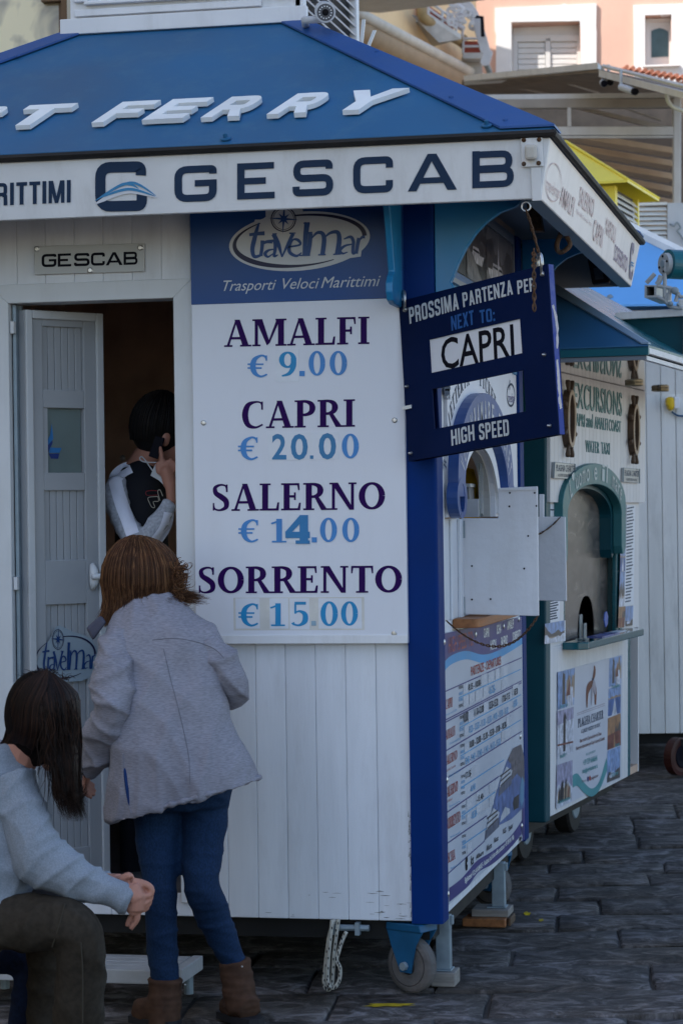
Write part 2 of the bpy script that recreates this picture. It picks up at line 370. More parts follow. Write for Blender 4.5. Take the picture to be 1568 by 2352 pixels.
# ================================================================== materials used in several places
def Zm(ox, oy, s): return lambda x, y: ((ox+x*s)*0.918563, (oy+y*s)*0.918563)
m_white = mat('white_pvc', (0.66, 0.69, 0.74), 0.42, 0.05, 3.0, 0.12, 14, dirt=0.22, dirtcol=(0.36, 0.34, 0.32), streak=1, bdist=0.004)
m_white2 = mat('white_paint', (0.72, 0.73, 0.75), 0.5, 0.06, 5.0, 0.15, 30, dirt=0.35, dirtcol=(0.33, 0.31, 0.28), streak=1, bdist=0.004)
m_board = mat('white_board', (0.70, 0.72, 0.78), 0.4, 0.03, 2.0, dirt=0.10, dirtcol=(0.45, 0.43, 0.42), streak=1)
m_plank = [mat('white_plank_%d' % i, tuple(c*k for c in (0.70, 0.72, 0.76)), 0.5, 0.05, 4.0, 0.3, 26, dirt=0.30, dirtcol=(0.34, 0.32, 0.31), streak=1, stretch=(4, 4, 0.5), bdist=0.003) for i, k in enumerate((1.0, 0.95, 1.04))]
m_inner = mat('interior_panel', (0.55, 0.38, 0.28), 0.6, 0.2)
m_frame = mat('ivory_frame', (0.62, 0.64, 0.66), 0.4, 0.05, 4, dirt=0.2, dirtcol=(0.35, 0.33, 0.3), streak=1)
m_navy = mat('navy_gloss', (0.001, 0.026, 0.15), 0.5, 0.08, 5, 0.1, 30, spec=0.08, bdist=0.003)
m_blue = mat('blue_sheet', (0.015, 0.105, 0.235), 0.5, 0.14, 2.2, 0.25, 6, dirt=0.55, dirtcol=(0.055, 0.17, 0.27), streak=1, bdist=0.003)
m_hip = mat('blue_violet_sheet', (0.018, 0.078, 0.26), 0.5, 0.10, 5, 0.1, 60, dirt=0.2, dirtcol=(0.07, 0.13, 0.30), bdist=0.003)
m_lblue = mat('light_blue_paint', (0.020, 0.20, 0.42), 0.35, 0.06, 6, 0.08, 30, spec=0.3, bdist=0.003)
m_header = mat('print_blue', (0.010, 0.062, 0.23), 0.4, 0.08, 3)
m_black = mat('black_rubber', (0.012, 0.012, 0.013), 0.6, 0.3, 10, dirt=0.3, dirtcol=(0.08, 0.05, 0.03))
m_soffit = mat('soffit_grey', (0.22, 0.24, 0.28), 0.45, 0.06)  # one grey for the soffit, back fascia and small frames
m_slate_ink = mat('slate_ink', (0.022, 0.042, 0.085), 0.55, 0.06, 10, spec=0.1)
m_ink = mat('ink_black', (0.008, 0.008, 0.014), 0.6, 0.1, spec=0.06)
m_purple = mat('ink_purple', (0.024, 0.003, 0.075), 0.55, 0.06, 10, spec=0.08)
m_price = mat('ink_price_blue', (0.060, 0.235, 0.56), 0.45, 0.10, 10)
m_price2 = mat('ink_price_cyan', (0.016, 0.25, 0.52), 0.45, 0.10, 10)
m_sticker = mat('sticker', (0.68, 0.71, 0.77), 0.25, 0.05, 10)
m_sticker2 = mat('sticker_clear_tape', (0.62, 0.61, 0.58), 0.25, 0.08, 10)
m_steel = mat('steel', (0.5, 0.5, 0.5), 0.35, 0.15, 30, metal=0.9, dirt=0.3, dirtcol=(0.2, 0.13, 0.08))
m_galv = mat('galvanised', (0.27, 0.33, 0.37), 0.5, 0.15, 20, metal=0.35, dirt=0.4, dirtcol=(0.10, 0.12, 0.13))
m_rust = mat('rusty_chain', (0.09, 0.045, 0.022), 0.75, 0.5, 60, 0.6, 90, metal=0.3, dirt=0.5, dirtcol=(0.25, 0.22, 0.2))
m_letter = mat('white_letter', (0.80, 0.82, 0.82), 0.5, 0.06, 8, dirt=0.25, dirtcol=(0.4, 0.38, 0.34))
m_red = mat('ink_red', (0.30, 0.030, 0.025), 0.5, 0.1)
m_wave = mat('ink_wave', (0.06, 0.26, 0.50), 0.45, 0.08)
m_cyan = mat('ink_cyan', (0.07, 0.30, 0.56), 0.45, 0.08)
m_viol = mat('ink_violet', (0.050, 0.045, 0.19), 0.4, 0.08)
m_glass = mat('glass', (0.55, 0.62, 0.62), 0.06, 0.0, trans=0.92, spec=0.6)
m_pine = mat('timber', (0.30, 0.12, 0.045), 0.5, 0.3, 8, 0.3, 40, stretch=(6, 1, 6), bdist=0.003)
m_block = mat('grey_timber', (0.26, 0.235, 0.21), 0.75, 0.25, 9, 0.4, 40, stretch=(1, 8, 8), dirt=0.3, bdist=0.003)

FR = Plane((0, 0, 0), (1, 0, 0))              # front wall of the near kiosk
RS = Plane((0, 0, 0), (0, 1, 0))              # its right-hand wall, seen along its length
XL, Y1, ZB, ZC = -2.0, 2.12, 0.245, 2.75
K1 = thing('ticket_kiosk', 'nearest white ticket kiosk with blue hipped roof, raised FERRY letters and navy corner post', 'kiosk', (-1.0, 1.0, 0))

def plank_wall(P, u_edges, v0, v1, thick, parent, holes=(), gap=0.0005, name='wall_plank', mats=None, bev=0.0023, sub=None):
    """vertical boards on a plane; each board a part of its own"""
    mats = mats or m_plank
    for i in range(len(u_edges)-1):
        a, b = u_edges[i]+gap, u_edges[i+1]-gap
        spans = [(v0, v1)]
        for (h0, h1, w0, w1) in holes:
            ns = []
            for (p, q) in spans:
                if b > h0+0.004 and a < h1-0.004 and q > w0 and p < w1:
                    if p < w0: ns.append((p, w0))
                    if q > w1: ns.append((w1, q))
                else: ns.append((p, q))
            spans = ns
        for (p, q) in spans:
            if q-p > 0.02:
                MB().pbox(P, a, b, p, q, -thick, 0.0).build(name, rnd.choice(mats), parent, bevel=bev, seg=1)
# front planks
e0 = FR.h(866, 1800)[0]
edges = [e0+0.1035*k for k in range(-18, 1)]
edges = [max(XL, e) for e in edges if e > XL-0.05]+[-0.088]
SILL = FR.h(300, 2050)[1]
plank_wall(FR, edges, ZB, ZC, 0.02, K1, holes=[(-1.475, -0.885, SILL, 2.35)])
MB().box(XL+0.02, -1.475, 0.021, 0.04, ZB+.01, ZC).box(-0.885, -0.02, 0.021, 0.04, ZB+.01, ZC).box(-1.475, -0.885, 0.021, 0.04, 2.352, ZC).build('wall_backing', m_white, K1)
# chipped paint near the foot of the front boards
R_ = random.Random(8); mb = MB().use(mat('paint_chip', (.16, .15, .14), .8, .4, 40)); CH = Plane((0, -.0012, 0), (1, 0, 0))
for i in range(24):
    x = R_.choice([R_.uniform(-.62, -.10), R_.uniform(-.24, -.10)]); z = ZB+abs(R_.gauss(.0, .055))+.006; w = R_.uniform(.004, .035)
    mb.strip(CH, [(x, z), (x+w*.5, z+R_.uniform(-.0015, .0015)), (x+w, z)], [.0006, R_.uniform(.0008, .0026), .0005], .0)
for i in range(40):
    x = -.0925-abs(R_.gauss(0, .004)); z = R_.uniform(ZB, ZB+.35); mb.strip(CH, [(x, z), (x+.0005, z+R_.uniform(.004, .02))], [R_.uniform(.001, .003), .0005], .0)
mb.build('paint_chips', None, K1, kind='stuff')
# floor, ceiling, inside skin
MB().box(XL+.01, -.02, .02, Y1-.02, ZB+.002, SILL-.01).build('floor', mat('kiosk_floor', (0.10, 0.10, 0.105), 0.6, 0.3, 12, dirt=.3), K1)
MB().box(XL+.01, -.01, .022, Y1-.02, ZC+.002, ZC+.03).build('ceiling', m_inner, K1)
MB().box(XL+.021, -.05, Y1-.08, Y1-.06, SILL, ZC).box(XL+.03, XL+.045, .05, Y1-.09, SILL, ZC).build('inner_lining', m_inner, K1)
# a cupboard door with knobs inside, a lighter strip
MB().box(-1.30, -.92, 1.60, 1.62, 1.30, 2.30).build('cupboard_door', mat('dark_brown_panel', (0.30, 0.16, 0.11), .5, .3, 5), K1)
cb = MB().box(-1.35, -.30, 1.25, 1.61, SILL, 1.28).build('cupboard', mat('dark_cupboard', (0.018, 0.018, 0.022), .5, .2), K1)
kb = MB()
for px in (231, 282): q = atY(px, 1052, 1.58); kb.ell(q, (.012, .012, .012), 8, 6)
kb.build('knob', m_steel, K1, smooth=True, kind='stuff')
# door casing
mb = MB(); o = 0.012
zt = 2.347; zo = 2.412; xl, xr = -1.475, -0.885; xlo, xro = -1.545, -0.817
MB().prism(FR, [(xlo, zo), (xro, zo), (xr, zt), (xl, zt)], 0.0005, o).build('door_casing', m_frame, K1, bevel=.002, seg=1)
MB().prism(FR, [(xr, zt), (xro, zo), (xro, SILL-.03), (xr, SILL-.03)], 0.0005, o).build('door_casing', m_frame, K1, bevel=.002, seg=1)
MB().prism(FR, [(xl, zt), (xlo, zo), (xlo, SILL-.03), (xl, SILL-.03)], 0.0005, o).build('door_casing', m_frame, K1, bevel=.002, seg=1)
MB().box(xr-.0, xr+.012, .0, .10, SILL, zt).box(xl-.012, xl, .0, .10, SILL, zt).box(xl, xr, .0, .10, zt, zt+.012).build('door_jamb', m_frame, K1)
MB().box(xl+.004, xl+.016, .02, .05, SILL, zt-.003).box(xl+.002, xl+.024, .055, .075, SILL, zt-.003).build('hinge_rail', m_galv, K1)
for (y0, y1_) in ((738, 766), (1325, 1355), (1930, 1955)):
    a = FR.h(30, y0); b = FR.h(39, y1_)
    MB().box(xl+.003, xl+.017, -.004, .018, b[1], a[1]).build('hinge', m_frame, K1, bevel=.002)
# ---- door leaf, hinged left, open inwards
DH = V((xl+.030, .035, 0)); ang = math.radians(52)
DP = Plane((DH.x, DH.y, 0), (math.cos(ang), math.sin(ang), 0))
W_ = DP.h(236, 1400)[0]; zb_, zt_ = SILL+.012, zt-.02
m_door = mat('door_pvc', (0.31, 0.325, 0.345), 0.35, 0.06, 4, 0.05, 30, dirt=.2, dirtcol=(0.2, 0.2, 0.2))
leaf = MB()
vz = lambda py: DP.h(140, py)[1]
st = 0.085
w0, w1 = DP.h(106, 1000)[0], DP.h(186, 1000)[0]; g0, g1 = vz(1086), vz(938)
# frame members
leaf.pbox(DP, 0, w0-.02, zb_, zt_, -.022, .018).pbox(DP, w1+.004, W_, zb_, zt_, -.022, .018)
for a, b in ((vz(752), zt_), (g1, vz(896)), (vz(1127), g0), (vz(1388), vz(1286)), (zb_, vz(1950))):
    leaf.pbox(DP, w0-.02, w1+.004, a, b, -.022, .018)
door = leaf.build('door', m_door, K1, bevel=.003)
for (a, b) in ((vz(896), vz(752)), (vz(1286), vz(1127)), (vz(1950), vz(1388))):
    n = 6; ww = (w1+.004-(w0-.02))/n
    for i in range(n):
        MB().pbox(DP, w0-.02+ww*i+.001, w0-.02+ww*(i+1)-.001, a-.002, b+.002, -.012, .006).build('door_plank', m_door, door, bevel=.002, seg=1)
MB().pbox(DP, W_-.03, W_, zb_, zt_, .018, .03).pbox(DP, 0, .028, zb_, zt_, .018, .03).pbox(DP, .028, W_-.03, zt_-.03, zt_, .018, .03).build('door_rim', mat('door_rim', (0.46, 0.48, 0.5), .3, .05), door, bevel=.004)
MB().pbox(DP, w0, w1, g0, g1, -.004, .0).build('window_pane', mat('smoked_glass', (0.20, 0.26, 0.26), 0.12, 0.1, 4, trans=.35), door)
MB().pbox(DP, w0-.02, w0, g0, g1, -.02, .012).build('window_frame', m_door, door)
mb = MB(); mb.use(mat('sail_mark_dark', (0.01, 0.03, 0.15), .4))
zz = Zm(0, 700, 300/1176)
mb.flat(DP, hp(DP, [zz(*p) for p in ((470, 1690), (515, 1600), (512, 1540), (455, 1620), (448, 1640))]), .002)
mb.flat(DP, hp(DP, [zz(*p) for p in ((475, 1702), (580, 1702), (570, 1752), (500, 1752))]), .002)
mb.use(mat('sail_mark_blue', (0.02, 0.13, 0.33), .4))
mb.flat(DP, hp(DP, [zz(*p) for p in ((505, 1405), (520, 1560), (450, 1640), (455, 1590), (490, 1520))]), .003)
mb.flat(DP, hp(DP, [zz(*p) for p in ((475, 1695), (490, 1642), (600, 1648), (582, 1695))]), .003)
mb.build('sail_emblem', None, door)
hd = MB(); hz = vz(1326); hu = DP.h(204, 1326)[0]
hd.tube([DP.w(hu-.0, hz-.045, .024), DP.w(hu, hz-.02, .034), DP.w(hu, hz+.02, .034), DP.w(hu, hz+.045, .024)], [.008, .016, .016, .008], 10)
hd.tube([DP.w(hu-.018, hz, .05), DP.w(hu+.0, hz, .055), DP.w(hu+.055, hz+.004, .052)], [.010, .011, .007], 8)
hd.build('door_handle', m_frame, door, smooth=True)
# ---- travelmar mark
def travelmar(P, f, off, parent, name='emblem', inkname='logo_ink', white=True, col=(0.018, 0.068, 0.23)):
    mb = MB()
    if white:
        mb.use(mat('logo_white', (0.55, 0.57, 0.60), 0.45, .05))
        a = math.radians(-5)
        pts = [(745+math.cos(t)*628*math.cos(a)-math.sin(t)*262*math.sin(a), 368+math.cos(t)*628*math.sin(a)+math.sin(t)*262*math.cos(a)) for t in [i*math.pi/30 for i in range(60)]]
        mb.flat(P, hp(P, [f(*p) for p in pts]), off)
        mb.flat(P, hp(P, [f(*p) for p in ((440, 40), (760, 40), (800, 200), (400, 220), (340, 200), (350, 175), (410, 175), (445, 150))]), off)
        mb.flat(P, hp(P, [f(*p) for p in ((1100, 400), (1360, 270), (1355, 385), (1305, 390), (1290, 505), (1180, 520), (1110, 515))]), off)
    mb.use(mat('logo_navy', (0.010, 0.012, 0.05), .4))
    a = math.radians(-5)
    def el(t, rx=580, ry=225): return f(745+math.cos(t)*rx*math.cos(a)-math.sin(t)*ry*math.sin(a), 362+math.cos(t)*rx*math.sin(a)+math.sin(t)*ry*math.cos(a))
    k = math.hypot(el(0)[0]-el(math.pi)[0], 0)/1160
    def rg(t0, t1, wf):
        n = 40; pts = [P.h(*el(t0+(t1-t0)*i/n)) for i in range(n+1)]
        sc_ = abs(P.h(*f(1000, 300))[0]-P.h(*f(0, 300))[0])/1000
        mb.strip(P, pts, [wf(i/n)*sc_ for i in range(n+1)], off+.001)
    rg(math.radians(60), math.radians(235), lambda t: 8+34*math.sin(math.pi*min(1, t*1.0))**1.5)
    rg(math.radians(-92), math.radians(2), lambda t: 14+26*t)
    s_ = abs(P.h(*f(1000, 300))[0]-P.h(*f(0, 300))[0])/1000
    for r, w in ((108, 10), (92, 5)):
        mb.strip(P, hp(P, [f(603+r*math.cos(t), 172+r*math.sin(t)) for t in [i*math.pi/16 for i in range(33)]]), w*s_, off+.0012)
    mb.use(mat(inkname, col, .42, .05))
    st_ = []
    for i in range(16):
        r = (135 if i % 4 == 0 else (68 if i % 2 == 0 else 26)); t = i*math.pi/8+.06
        st_.append(f(605+r*math.sin(t), 170-r*math.cos(t)))
    for i in range(0, 16, 2):
        mb.flat(P, hp(P, [f(605, 170), st_[(i-1) % 16], st_[i], st_[(i+1) % 16]]), off+.0018)
    def S(pts, ws, n=5):
        p = smoothpath([(x, y, w) for (x, y), w in zip(pts, ws)], n)
        mb.strip(P, hp(P, [f(q[0], q[1]) for q in p]), [max(2, q[2])*s_ for q in p], off+.0022)
    S([(386, 205), (366, 270), (345, 350), (327, 440), (345, 505), (405, 490), (415, 465)], [14, 30, 40, 38, 30, 20, 8])
    S([(300, 312), (365, 303), (436, 298)], [26, 30, 36])
    S([(418, 362), (412, 430), (402, 500)], [36, 32, 30]); S([(410, 400), (450, 375), (505, 372)], [18, 26, 34])
    S([(425, 395), (500, 365), (528, 380), (530, 440), (522, 500), (556, 490)], [6, 20, 30, 30, 24, 8])
    S([(520, 440), (470, 450), (440, 480), (465, 508), (510, 480)], [10, 20, 30, 18, 8])
    S([(515, 305), (560, 400), (590, 510)], [40, 36, 10]); S([(590, 510), (640, 400), (690, 300)], [12, 24, 34])
    S([(505, 305), (545, 302)], [14, 10]); S([(655, 298), (712, 296)], [14, 10])
    S([(645, 420), (750, 400), (735, 360), (690, 355), (655, 410), (662, 470), (720, 500), (765, 470)], [16, 18, 26, 16, 30, 30, 22, 10])
    S([(815, 200), (800, 330), (790, 495)], [50, 42, 34]); S([(780, 208), (835, 204)], [10, 12])
    S([(745, 496), (840, 494)], [12, 12])
    S([(845, 300), (835, 400), (818, 494)], [38, 38, 40]); S([(825, 294), (860, 292)], [14, 16])
    S([(850, 350), (900, 295), (950, 300), (965, 360), (950, 490)], [8, 24, 34, 40, 40])
    S([(965, 340), (1020, 295), (1085, 290), (1100, 360), (1082, 485)], [10, 24, 34, 42, 44])
    S([(912, 490), (980, 488)], [12, 12]); S([(1045, 486), (1115, 482)], [12, 12])
    S([(1140, 350), (1200, 330), (1225, 370), (1222, 430), (1225, 475), (1262, 462)], [10, 26, 30, 30, 28, 10])
    S([(1215, 395), (1150, 410), (1105, 450), (1130, 478), (1175, 465)], [12, 20, 30, 18, 8])
    S([(1275, 340), (1262, 400), (1250, 480)], [34, 32, 30]); S([(1268, 375), (1300, 335), (1328, 330)], [10, 22, 28])
    mb.build(name, None, parent)
zl = Zm(60, 1540, 240/1568)
def fdoor(x, y):   # the same mark on the door: fitted to its own place
    return zl(130+(x-160)*0.842, 215+(y-60)*1.50+ (x-600)*0.02)
dp_sign = MB(); dp_sign.flat(DP, hp(DP, [zl(*p) for p in ((130, 900), (180, 700), (280, 520), (400, 340), (470, 180), (540, 150), (640, 200), (760, 260), (900, 300), (1060, 370), (1140, 520), (1150, 700), (1130, 950), (900, 1060), (500, 1080), (200, 1040))]), .0195)
dp_sign.build('logo_backing', mat('logo_acrylic', (0.27, 0.33, 0.38), .25), door)
travelmar(DP, fdoor, .0205, door, 'emblem', 'logo_ink_door', False, (0.004, 0.035, 0.14))
# ---- price board
bx0, bx1 = FR.h(446, 700)[0], FR.h(935, 1100)[0]; bz0, bz1 = 1.173, 2.70; bzm = FR.h(660, 695)[1]
BP = Plane((0, -0.034, 0), (1, 0, 0))
PB = thing('price_board', 'big white fare board under the blue travelmar header listing Amalfi, Capri, Salerno and Sorrento', 'sign', ((bx0+bx1)/2, -.03, bz0))
MB().box(bx0, bx1, -.034, -.002, bz0, bzm).build('panel', m_board, PB, bevel=.002)
MB().box(bx0, bx1, -.0345, -.002, bzm+.0005, bz1).build('header', m_header, PB)
MB().box(bx0, bx1, -.0385, -.0345, bz0, bz0+.028).build('bottom_rail', m_white2, PB, bevel=.001)
zt1 = Zm(540, 500, 440/1568)
travelmar(BP, zt1, .0015, PB)
m_pl = mat('letter_pale', (0.55, 0.58, 0.62), .45)
mb = MB(); put(mb, BP, bf('Trasporti', 0, 1.0), zt1(42, 812), zt1(512, 800), (zt1(42, 812)[0], zt1(0, 720)[1]), .002, shear=.012); mb.build('tagline_word', m_pl, PB); mb = MB()
put(mb, BP, bf('Veloci', 0), zt1(566, 795), zt1(896, 788), (zt1(566, 795)[0], zt1(0, 700)[1]), .002, shear=.012); mb.build('tagline_word', m_pl, PB); mb = MB()
put(mb, BP, bf('Marittimi', 0), zt1(936, 785), zt1(1440, 768), (zt1(936, 785)[0], zt1(0, 688)[1]), .002, shear=.012)
mb.build('tagline_word', m_pl, PB)
mb = MB()
for w, A, B, top in (('AMALFI', (515, 797), (848, 790), 735), ('CAPRI', (556, 984.5), (815, 980), 922), ('SALERNO', (489, 1174), (884, 1170), 1112), ('SORRENTO', (457, 1363), (923, 1361), 1302)):
    mb = MB(); put(mb, BP, word(w, SERIF, .03), A, B, (A[0], top), .001); mb.build('destination_name', m_purple, PB)
def dig(mb_, ch, x0, x1, y0, y1, off=.002, font=None):
    mb = MB(); mb.use(mb_.mats[mb_.cur]); put(mb, BP, word(ch, SERIF) if font is None else font, (x0, y1), (x1, y1), (x0, y0), off); mb.build('price_digit', None, PB)
mb = MB().use(m_price)
for ch, x0, x1, y0, y1 in (('€', 569, 615, 815, 867), ('0', 709, 747, 806, 863), ('0', 757, 797, 806, 862), ('€', 547, 593, 1003, 1057), ('0', 785, 824, 996, 1053),
        ('€', 548, 594, 1193, 1246), ('1', 622, 658, 1190, 1246), ('0', 735, 774, 1189, 1245), ('0', 786, 825, 1189, 1245)):
    dig(mb, ch, x0, x1, y0, y1)
for x0, y1 in ((688, 864), (716, 1246)): dig(mb, '.', x0, x0+12, y1-12, y1, font=[rect(0, 1, 0, 1)])
mb.use(m_price2)
for ch, x0, x1, y0, y1 in (('9', 641, 681, 808, 866), ('€', 548, 594, 1386, 1439), ('1', 620, 655, 1384, 1438), ('5', 669, 708, 1381, 1438), ('0', 736, 776, 1381, 1438), ('0', 783, 822, 1381, 1437)):
    dig(mb, ch, x0, x1, y0, y1)
mb.use(mat('ink_price_teal', (0.045, 0.20, 0.40), .45, .08))
for ch, x0, x1, y0, y1 in (('2', 625, 658, 999, 1054), ('0', 668, 707, 999, 1054), ('0', 732, 772, 997, 1053)): dig(mb, ch, x0, x1, y0, y1, font=bf(ch, .02))
dig(mb, '.', 712, 720, 1046, 1054, font=[rect(0, 1, 0, 1)])
mb.use(mat('ink_faded', (0.27, 0.40, 0.50), .45)); dig(mb, '.', 715, 726, 1426, 1437, font=[rect(0, 1, 0, 1)])
mb.use(mat('ink_four', (0.03, 0.19, 0.42), .4, .08))
dig(mb, '4', 656, 712, 1183, 1249, .0035, font=[rect(.58, .93, 0, 1), rect(0, 1, .2, .42), quad((0, .42), (.28, .42), (.93, 1), (.6, 1)), rect(.42, 1, 0, .12)])
pass
mb = MB()
mb.use(m_sticker)
for x0, x1, y0, y1 in ((634, 686, 802, 878), (616, 778, 992, 1058), (662, 712, 1180, 1248), (542, 596, 1374, 1444), (620, 662, 1374, 1444), (666, 710, 1374, 1446), (732, 779, 1374, 1444), (780, 830, 1374, 1444)):
    a = BP.h(x0, y1); b = BP.h(x1, y0); MB().pbox(BP, a[0], b[0], a[1], b[1], .0003, .0012).build('price_sticker', m_sticker, PB)
mb.use(m_sticker2)
a = BP.h(537, 1448); b = BP.h(836, 1371); MB().pbox(BP, a[0], b[0], a[1], b[1], .0001, .0002).build('tape_backing', m_sticker2, PB)
def screw(P, px, py, off, parent, r=.008, name='screw'):
    c = P.hw(px, py, off-.001); return MB().lathe(c, P.n, [(0, r*1.1), (.002, r*1.1), (.004, r*.7), (.0042, .0005)], 10).build(name, m_steel, parent, smooth=False)
for p in ((468, 971), (906, 965), (905, 1455)): screw(BP, p[0], p[1], .001, PB, .0085)
# ---- small name plate
NP = Plane((0, -0.012, 0), (1, 0, 0))
a, b, c, d = [NP.h(*p) for p in ((80, 566), (332, 559), (332, 623.5), (81, 631))]
NPt = thing('name_plate', 'small white plate reading GESCAB screwed above the open kiosk door', 'sign', (NP.w(*d)))
MB().prism(NP, [d, c, b, a], -.011, .002).build('plate', mat('plate_plastic', (0.46, 0.47, 0.47), .3, .05), NPt, bevel=.001, seg=1)
mb = MB()
for ch, x0, x1 in (('G', 97, 131), ('E', 134, 165), ('S', 171, 207), ('C', 210, 242), ('A', 244, 283), ('B', 285, 317)):
    yb = 614-(x0-97)*.028; put(mb, NP, word(ch, SQ), (x0, yb), (x1, yb-1), (x0, yb-30), .003)
mb.build('lettering', m_ink, NPt)
for p in ((86, 572), (323, 569), (208, 621)): screw(NP, p[0], p[1], .003, NPt, .0095)
# ---- corner post (L profile, rounded nose)
def Lpost(x0, x1, ys, name, m, parent, z0, z1):
    r = .014; pts = [(x0, -.012), (x1-r, -.012)]+[(x1-r+r*math.sin(t), -.012+r-r*math.cos(t)) for t in (.5, 1.05, 1.57)]+[(x1, ys), (x1-.012, ys), (x1-.012, .004), (x0, .004)]
    mb = MB(); rings = [[V((x, y, z)) for x, y in pts] for z in (z0, z1)]; mb.loft(rings); return mb.build(name, m, parent)
Lpost(-.0905, .0145, .10, 'corner_post', m_navy, K1, ZB-.006, ZC)
MB().box(-.03, .0125, Y1-.10, Y1+.012, ZB-.006, ZC).build('corner_post', m_navy, K1, bevel=.006)
MB().box(XL-.012, XL+.09, -.012, .02, ZB-.006, ZC).build('corner_post', m_navy, K1, bevel=.006)
MB().box(XL-.012, XL+.09, Y1-.01, Y1+.012, ZB-.006, ZC).build('corner_post', m_navy, K1, bevel=.006)
MB().box(XL, XL+.02, .021, Y1-.011, ZB, ZC).box(XL+.092, -.031, Y1-.02, Y1, ZB, ZC).build('far_wall', m_white, K1)
MB().box(XL+.05, -.03, .05, .09, ZB-.07, ZB-.002).box(XL+.05, -.03, Y1-.09, Y1-.05, ZB-.07, ZB-.002).box(XL+.05, XL+.09, .091, Y1-.091, ZB-.07, ZB-.002).box(-.07, -.03, .091, Y1-.091, ZB-.07, ZB-.002).build('chassis', mat('dark_steel', (.010, .010, .011), .6, .3), K1)
# ---- fascia boards with lettering
E0, E1, F0, F1 = .425, .462, 2.580, 2.763
YB = Y1+.50
def fas(pts_bottom, pts_top, inward):
    i = V(inward)*.022
    return MB().hexa([pts_bottom[0], pts_bottom[1], V(pts_bottom[1])+i, V(pts_bottom[0])+i], [pts_top[0], pts_top[1], V(pts_top[1])+i, V(pts_top[0])+i])
xa, xb = XL-E0, E0
fas([(xa, -E0, F0), (xb, -E0, F0)], [(XL-E1, -E1, F1), (E1, -E1, F1)], (0, 1, 0)).build('fascia_board', m_white2, K1, bevel=.002, seg=1)
fas([(E0, -E0+.024, F0), (E0, YB, F0)], [(E1, -E1+.024, F1), (E1, YB+.03, F1)], (-1, 0, 0)).build('fascia_board', mat('bounce_white_board', (0.84, 0.79, 0.76), .5, .05, 4, dirt=.25, dirtcol=(.36, .32, .3), streak=1), K1, bevel=.002, seg=1)  # bounced sunlight put into this board's colour, paler and warmer than the others
fas([(xa, -E0+.024, F0), (xa, YB, F0)], [(XL-E1, -E1+.024, F1), (XL-E1, YB+.03, F1)], (1, 0, 0)).build('fascia_board', m_white2, K1)
fas([(xa+.024, YB, F0), (xb-.024, YB, F0)], [(XL-E1+.05, YB+.03, F1), (E1-.05, YB+.03, F1)], (0, -1, 0)).build('fascia_board', m_soffit, K1)
# lower lip seen from below on the right fascia
MB().hexa([V((E0-.05, -E0+.05, F0-.004)), V((E0-.001, -E0+.03, F0-.004)), V((E0-.001, YB-.001, F0-.004)), V((E0-.05, YB-.001, F0-.004))],
          [V((E0-.05, -E0+.05, F0+.012)), V((E0-.024, -E0+.03, F0+.012)), V((E0-.024, YB-.023, F0+.012)), V((E0-.05, YB-.023, F0+.012))]).build('fascia_lip', mat('lip_blue_grey', (.17, .25, .33), .5, .1), K1)
MB().box(XL-E0+.03, E0-.03, -E0+.03, YB-.03, ZC-.004+.036, ZC+.045).build('soffit', m_soffit, K1)
FF = Plane((0, -E0-.0015, F0), (1, 0, 0), (0, -(E1-E0), F1-F0))
mb = MB().use(m_slate_ink)
for ch, x0, x1, yt, yb in (('G', 401, 498, 382, 465), ('E', 545, 631, 375, 458.5), ('S', 672, 765, 369, 452), ('C', 811, 902, 361.5, 445), ('A', 936, 1049, 355, 440), ('B', 1084, 1179, 347, 432.5)):
    s_ = (x1-x0)*.041; put(mb, FF, word(ch, SQ), (x0, yb), (x1, yb-s_), (x0, yt+.5), .001)
def fz(x, y): return (x*.5003, y*.5003)
cl = [fz(*p) for p in ((648, 805), (648, 765), (462, 769), (462, 948), (652, 944), (652, 890))]
mb.strip(FF, rline(hp(FF, cl), .035), .0305*1.0+.004, .0012)
put(mb, FF, word('RITTIMI', CS, .10), (-9, 472.5), (163, 465), (-9, 421), .001)
put(mb, FF, word('MA', CS, .10), (-72, 475), (-13, 472.7), (-72, 424), .001)
mb.use(m_board); 
def wv(a, b, c, w, o_): 
    p = smoothpath([fz(*a), fz(*b), fz(*c)], 10); n = len(p); mb.strip(FF, hp(FF, p), [w*(.15+math.sin(math.pi*i/(n-1))) for i in range(n)], o_)
wv((440, 935), (585, 872), (720, 905), .020, .0025)
mb.use(m_wave)
wv((438, 922), (570, 845), (640, 865), .008, .0035); wv((500, 880), (610, 838), (718, 898), .007, .0035); wv((450, 912), (590, 868), (714, 900), .008, .0035)
mb.build('fascia_print', None, K1)
RF = Plane((E0+.0015, 0, F0), (0, 1, 0), (E1-E0, 0, F1-F0))
zr = Zm(1270, 320, 350/1568)
mb = MB().use(mat('ink_faded_red', (.60, .46, .45), .5, .1))
put(mb, RF, bf('AMALFI', .01), zr(572, 850), zr(722, 995), zr(598, 640), .001)
put(mb, RF, bf('SALERNO', .01), zr(785, 860), zr(945, 1005), zr(808, 655), .001)
put(mb, RF, bf('CAPRI', .01), zr(940, 1240), zr(1045, 1345), zr(962, 1015), .001)
put(mb, RF, bf('NAPOLI', .01), zr(1082, 1180), zr(1190, 1290), zr(1100, 1000), .001)
mb.strip(RF, hp(RF, [zr(505+88*math.cos(t), 608+213*math.sin(t)) for t in [i*math.pi/18 for i in range(37)]]), .004, .001)
put(mb, RF, bf('travelmar', .0), zr(425, 690), zr(572, 800), zr(430, 540), .001)
put(mb, RF, bf('Piazza della Concordia - Porto', .0), zr(760, 950), zr(930, 1105), zr(768, 905), .001)
mb.use(mat('ink_faded_violet', (.36, .28, .36), .5, .1))
put(mb, RF, bf('SORRENTO', .012), zr(1178, 1475), zr(1322, 1622), zr(1195, 1300), .001)
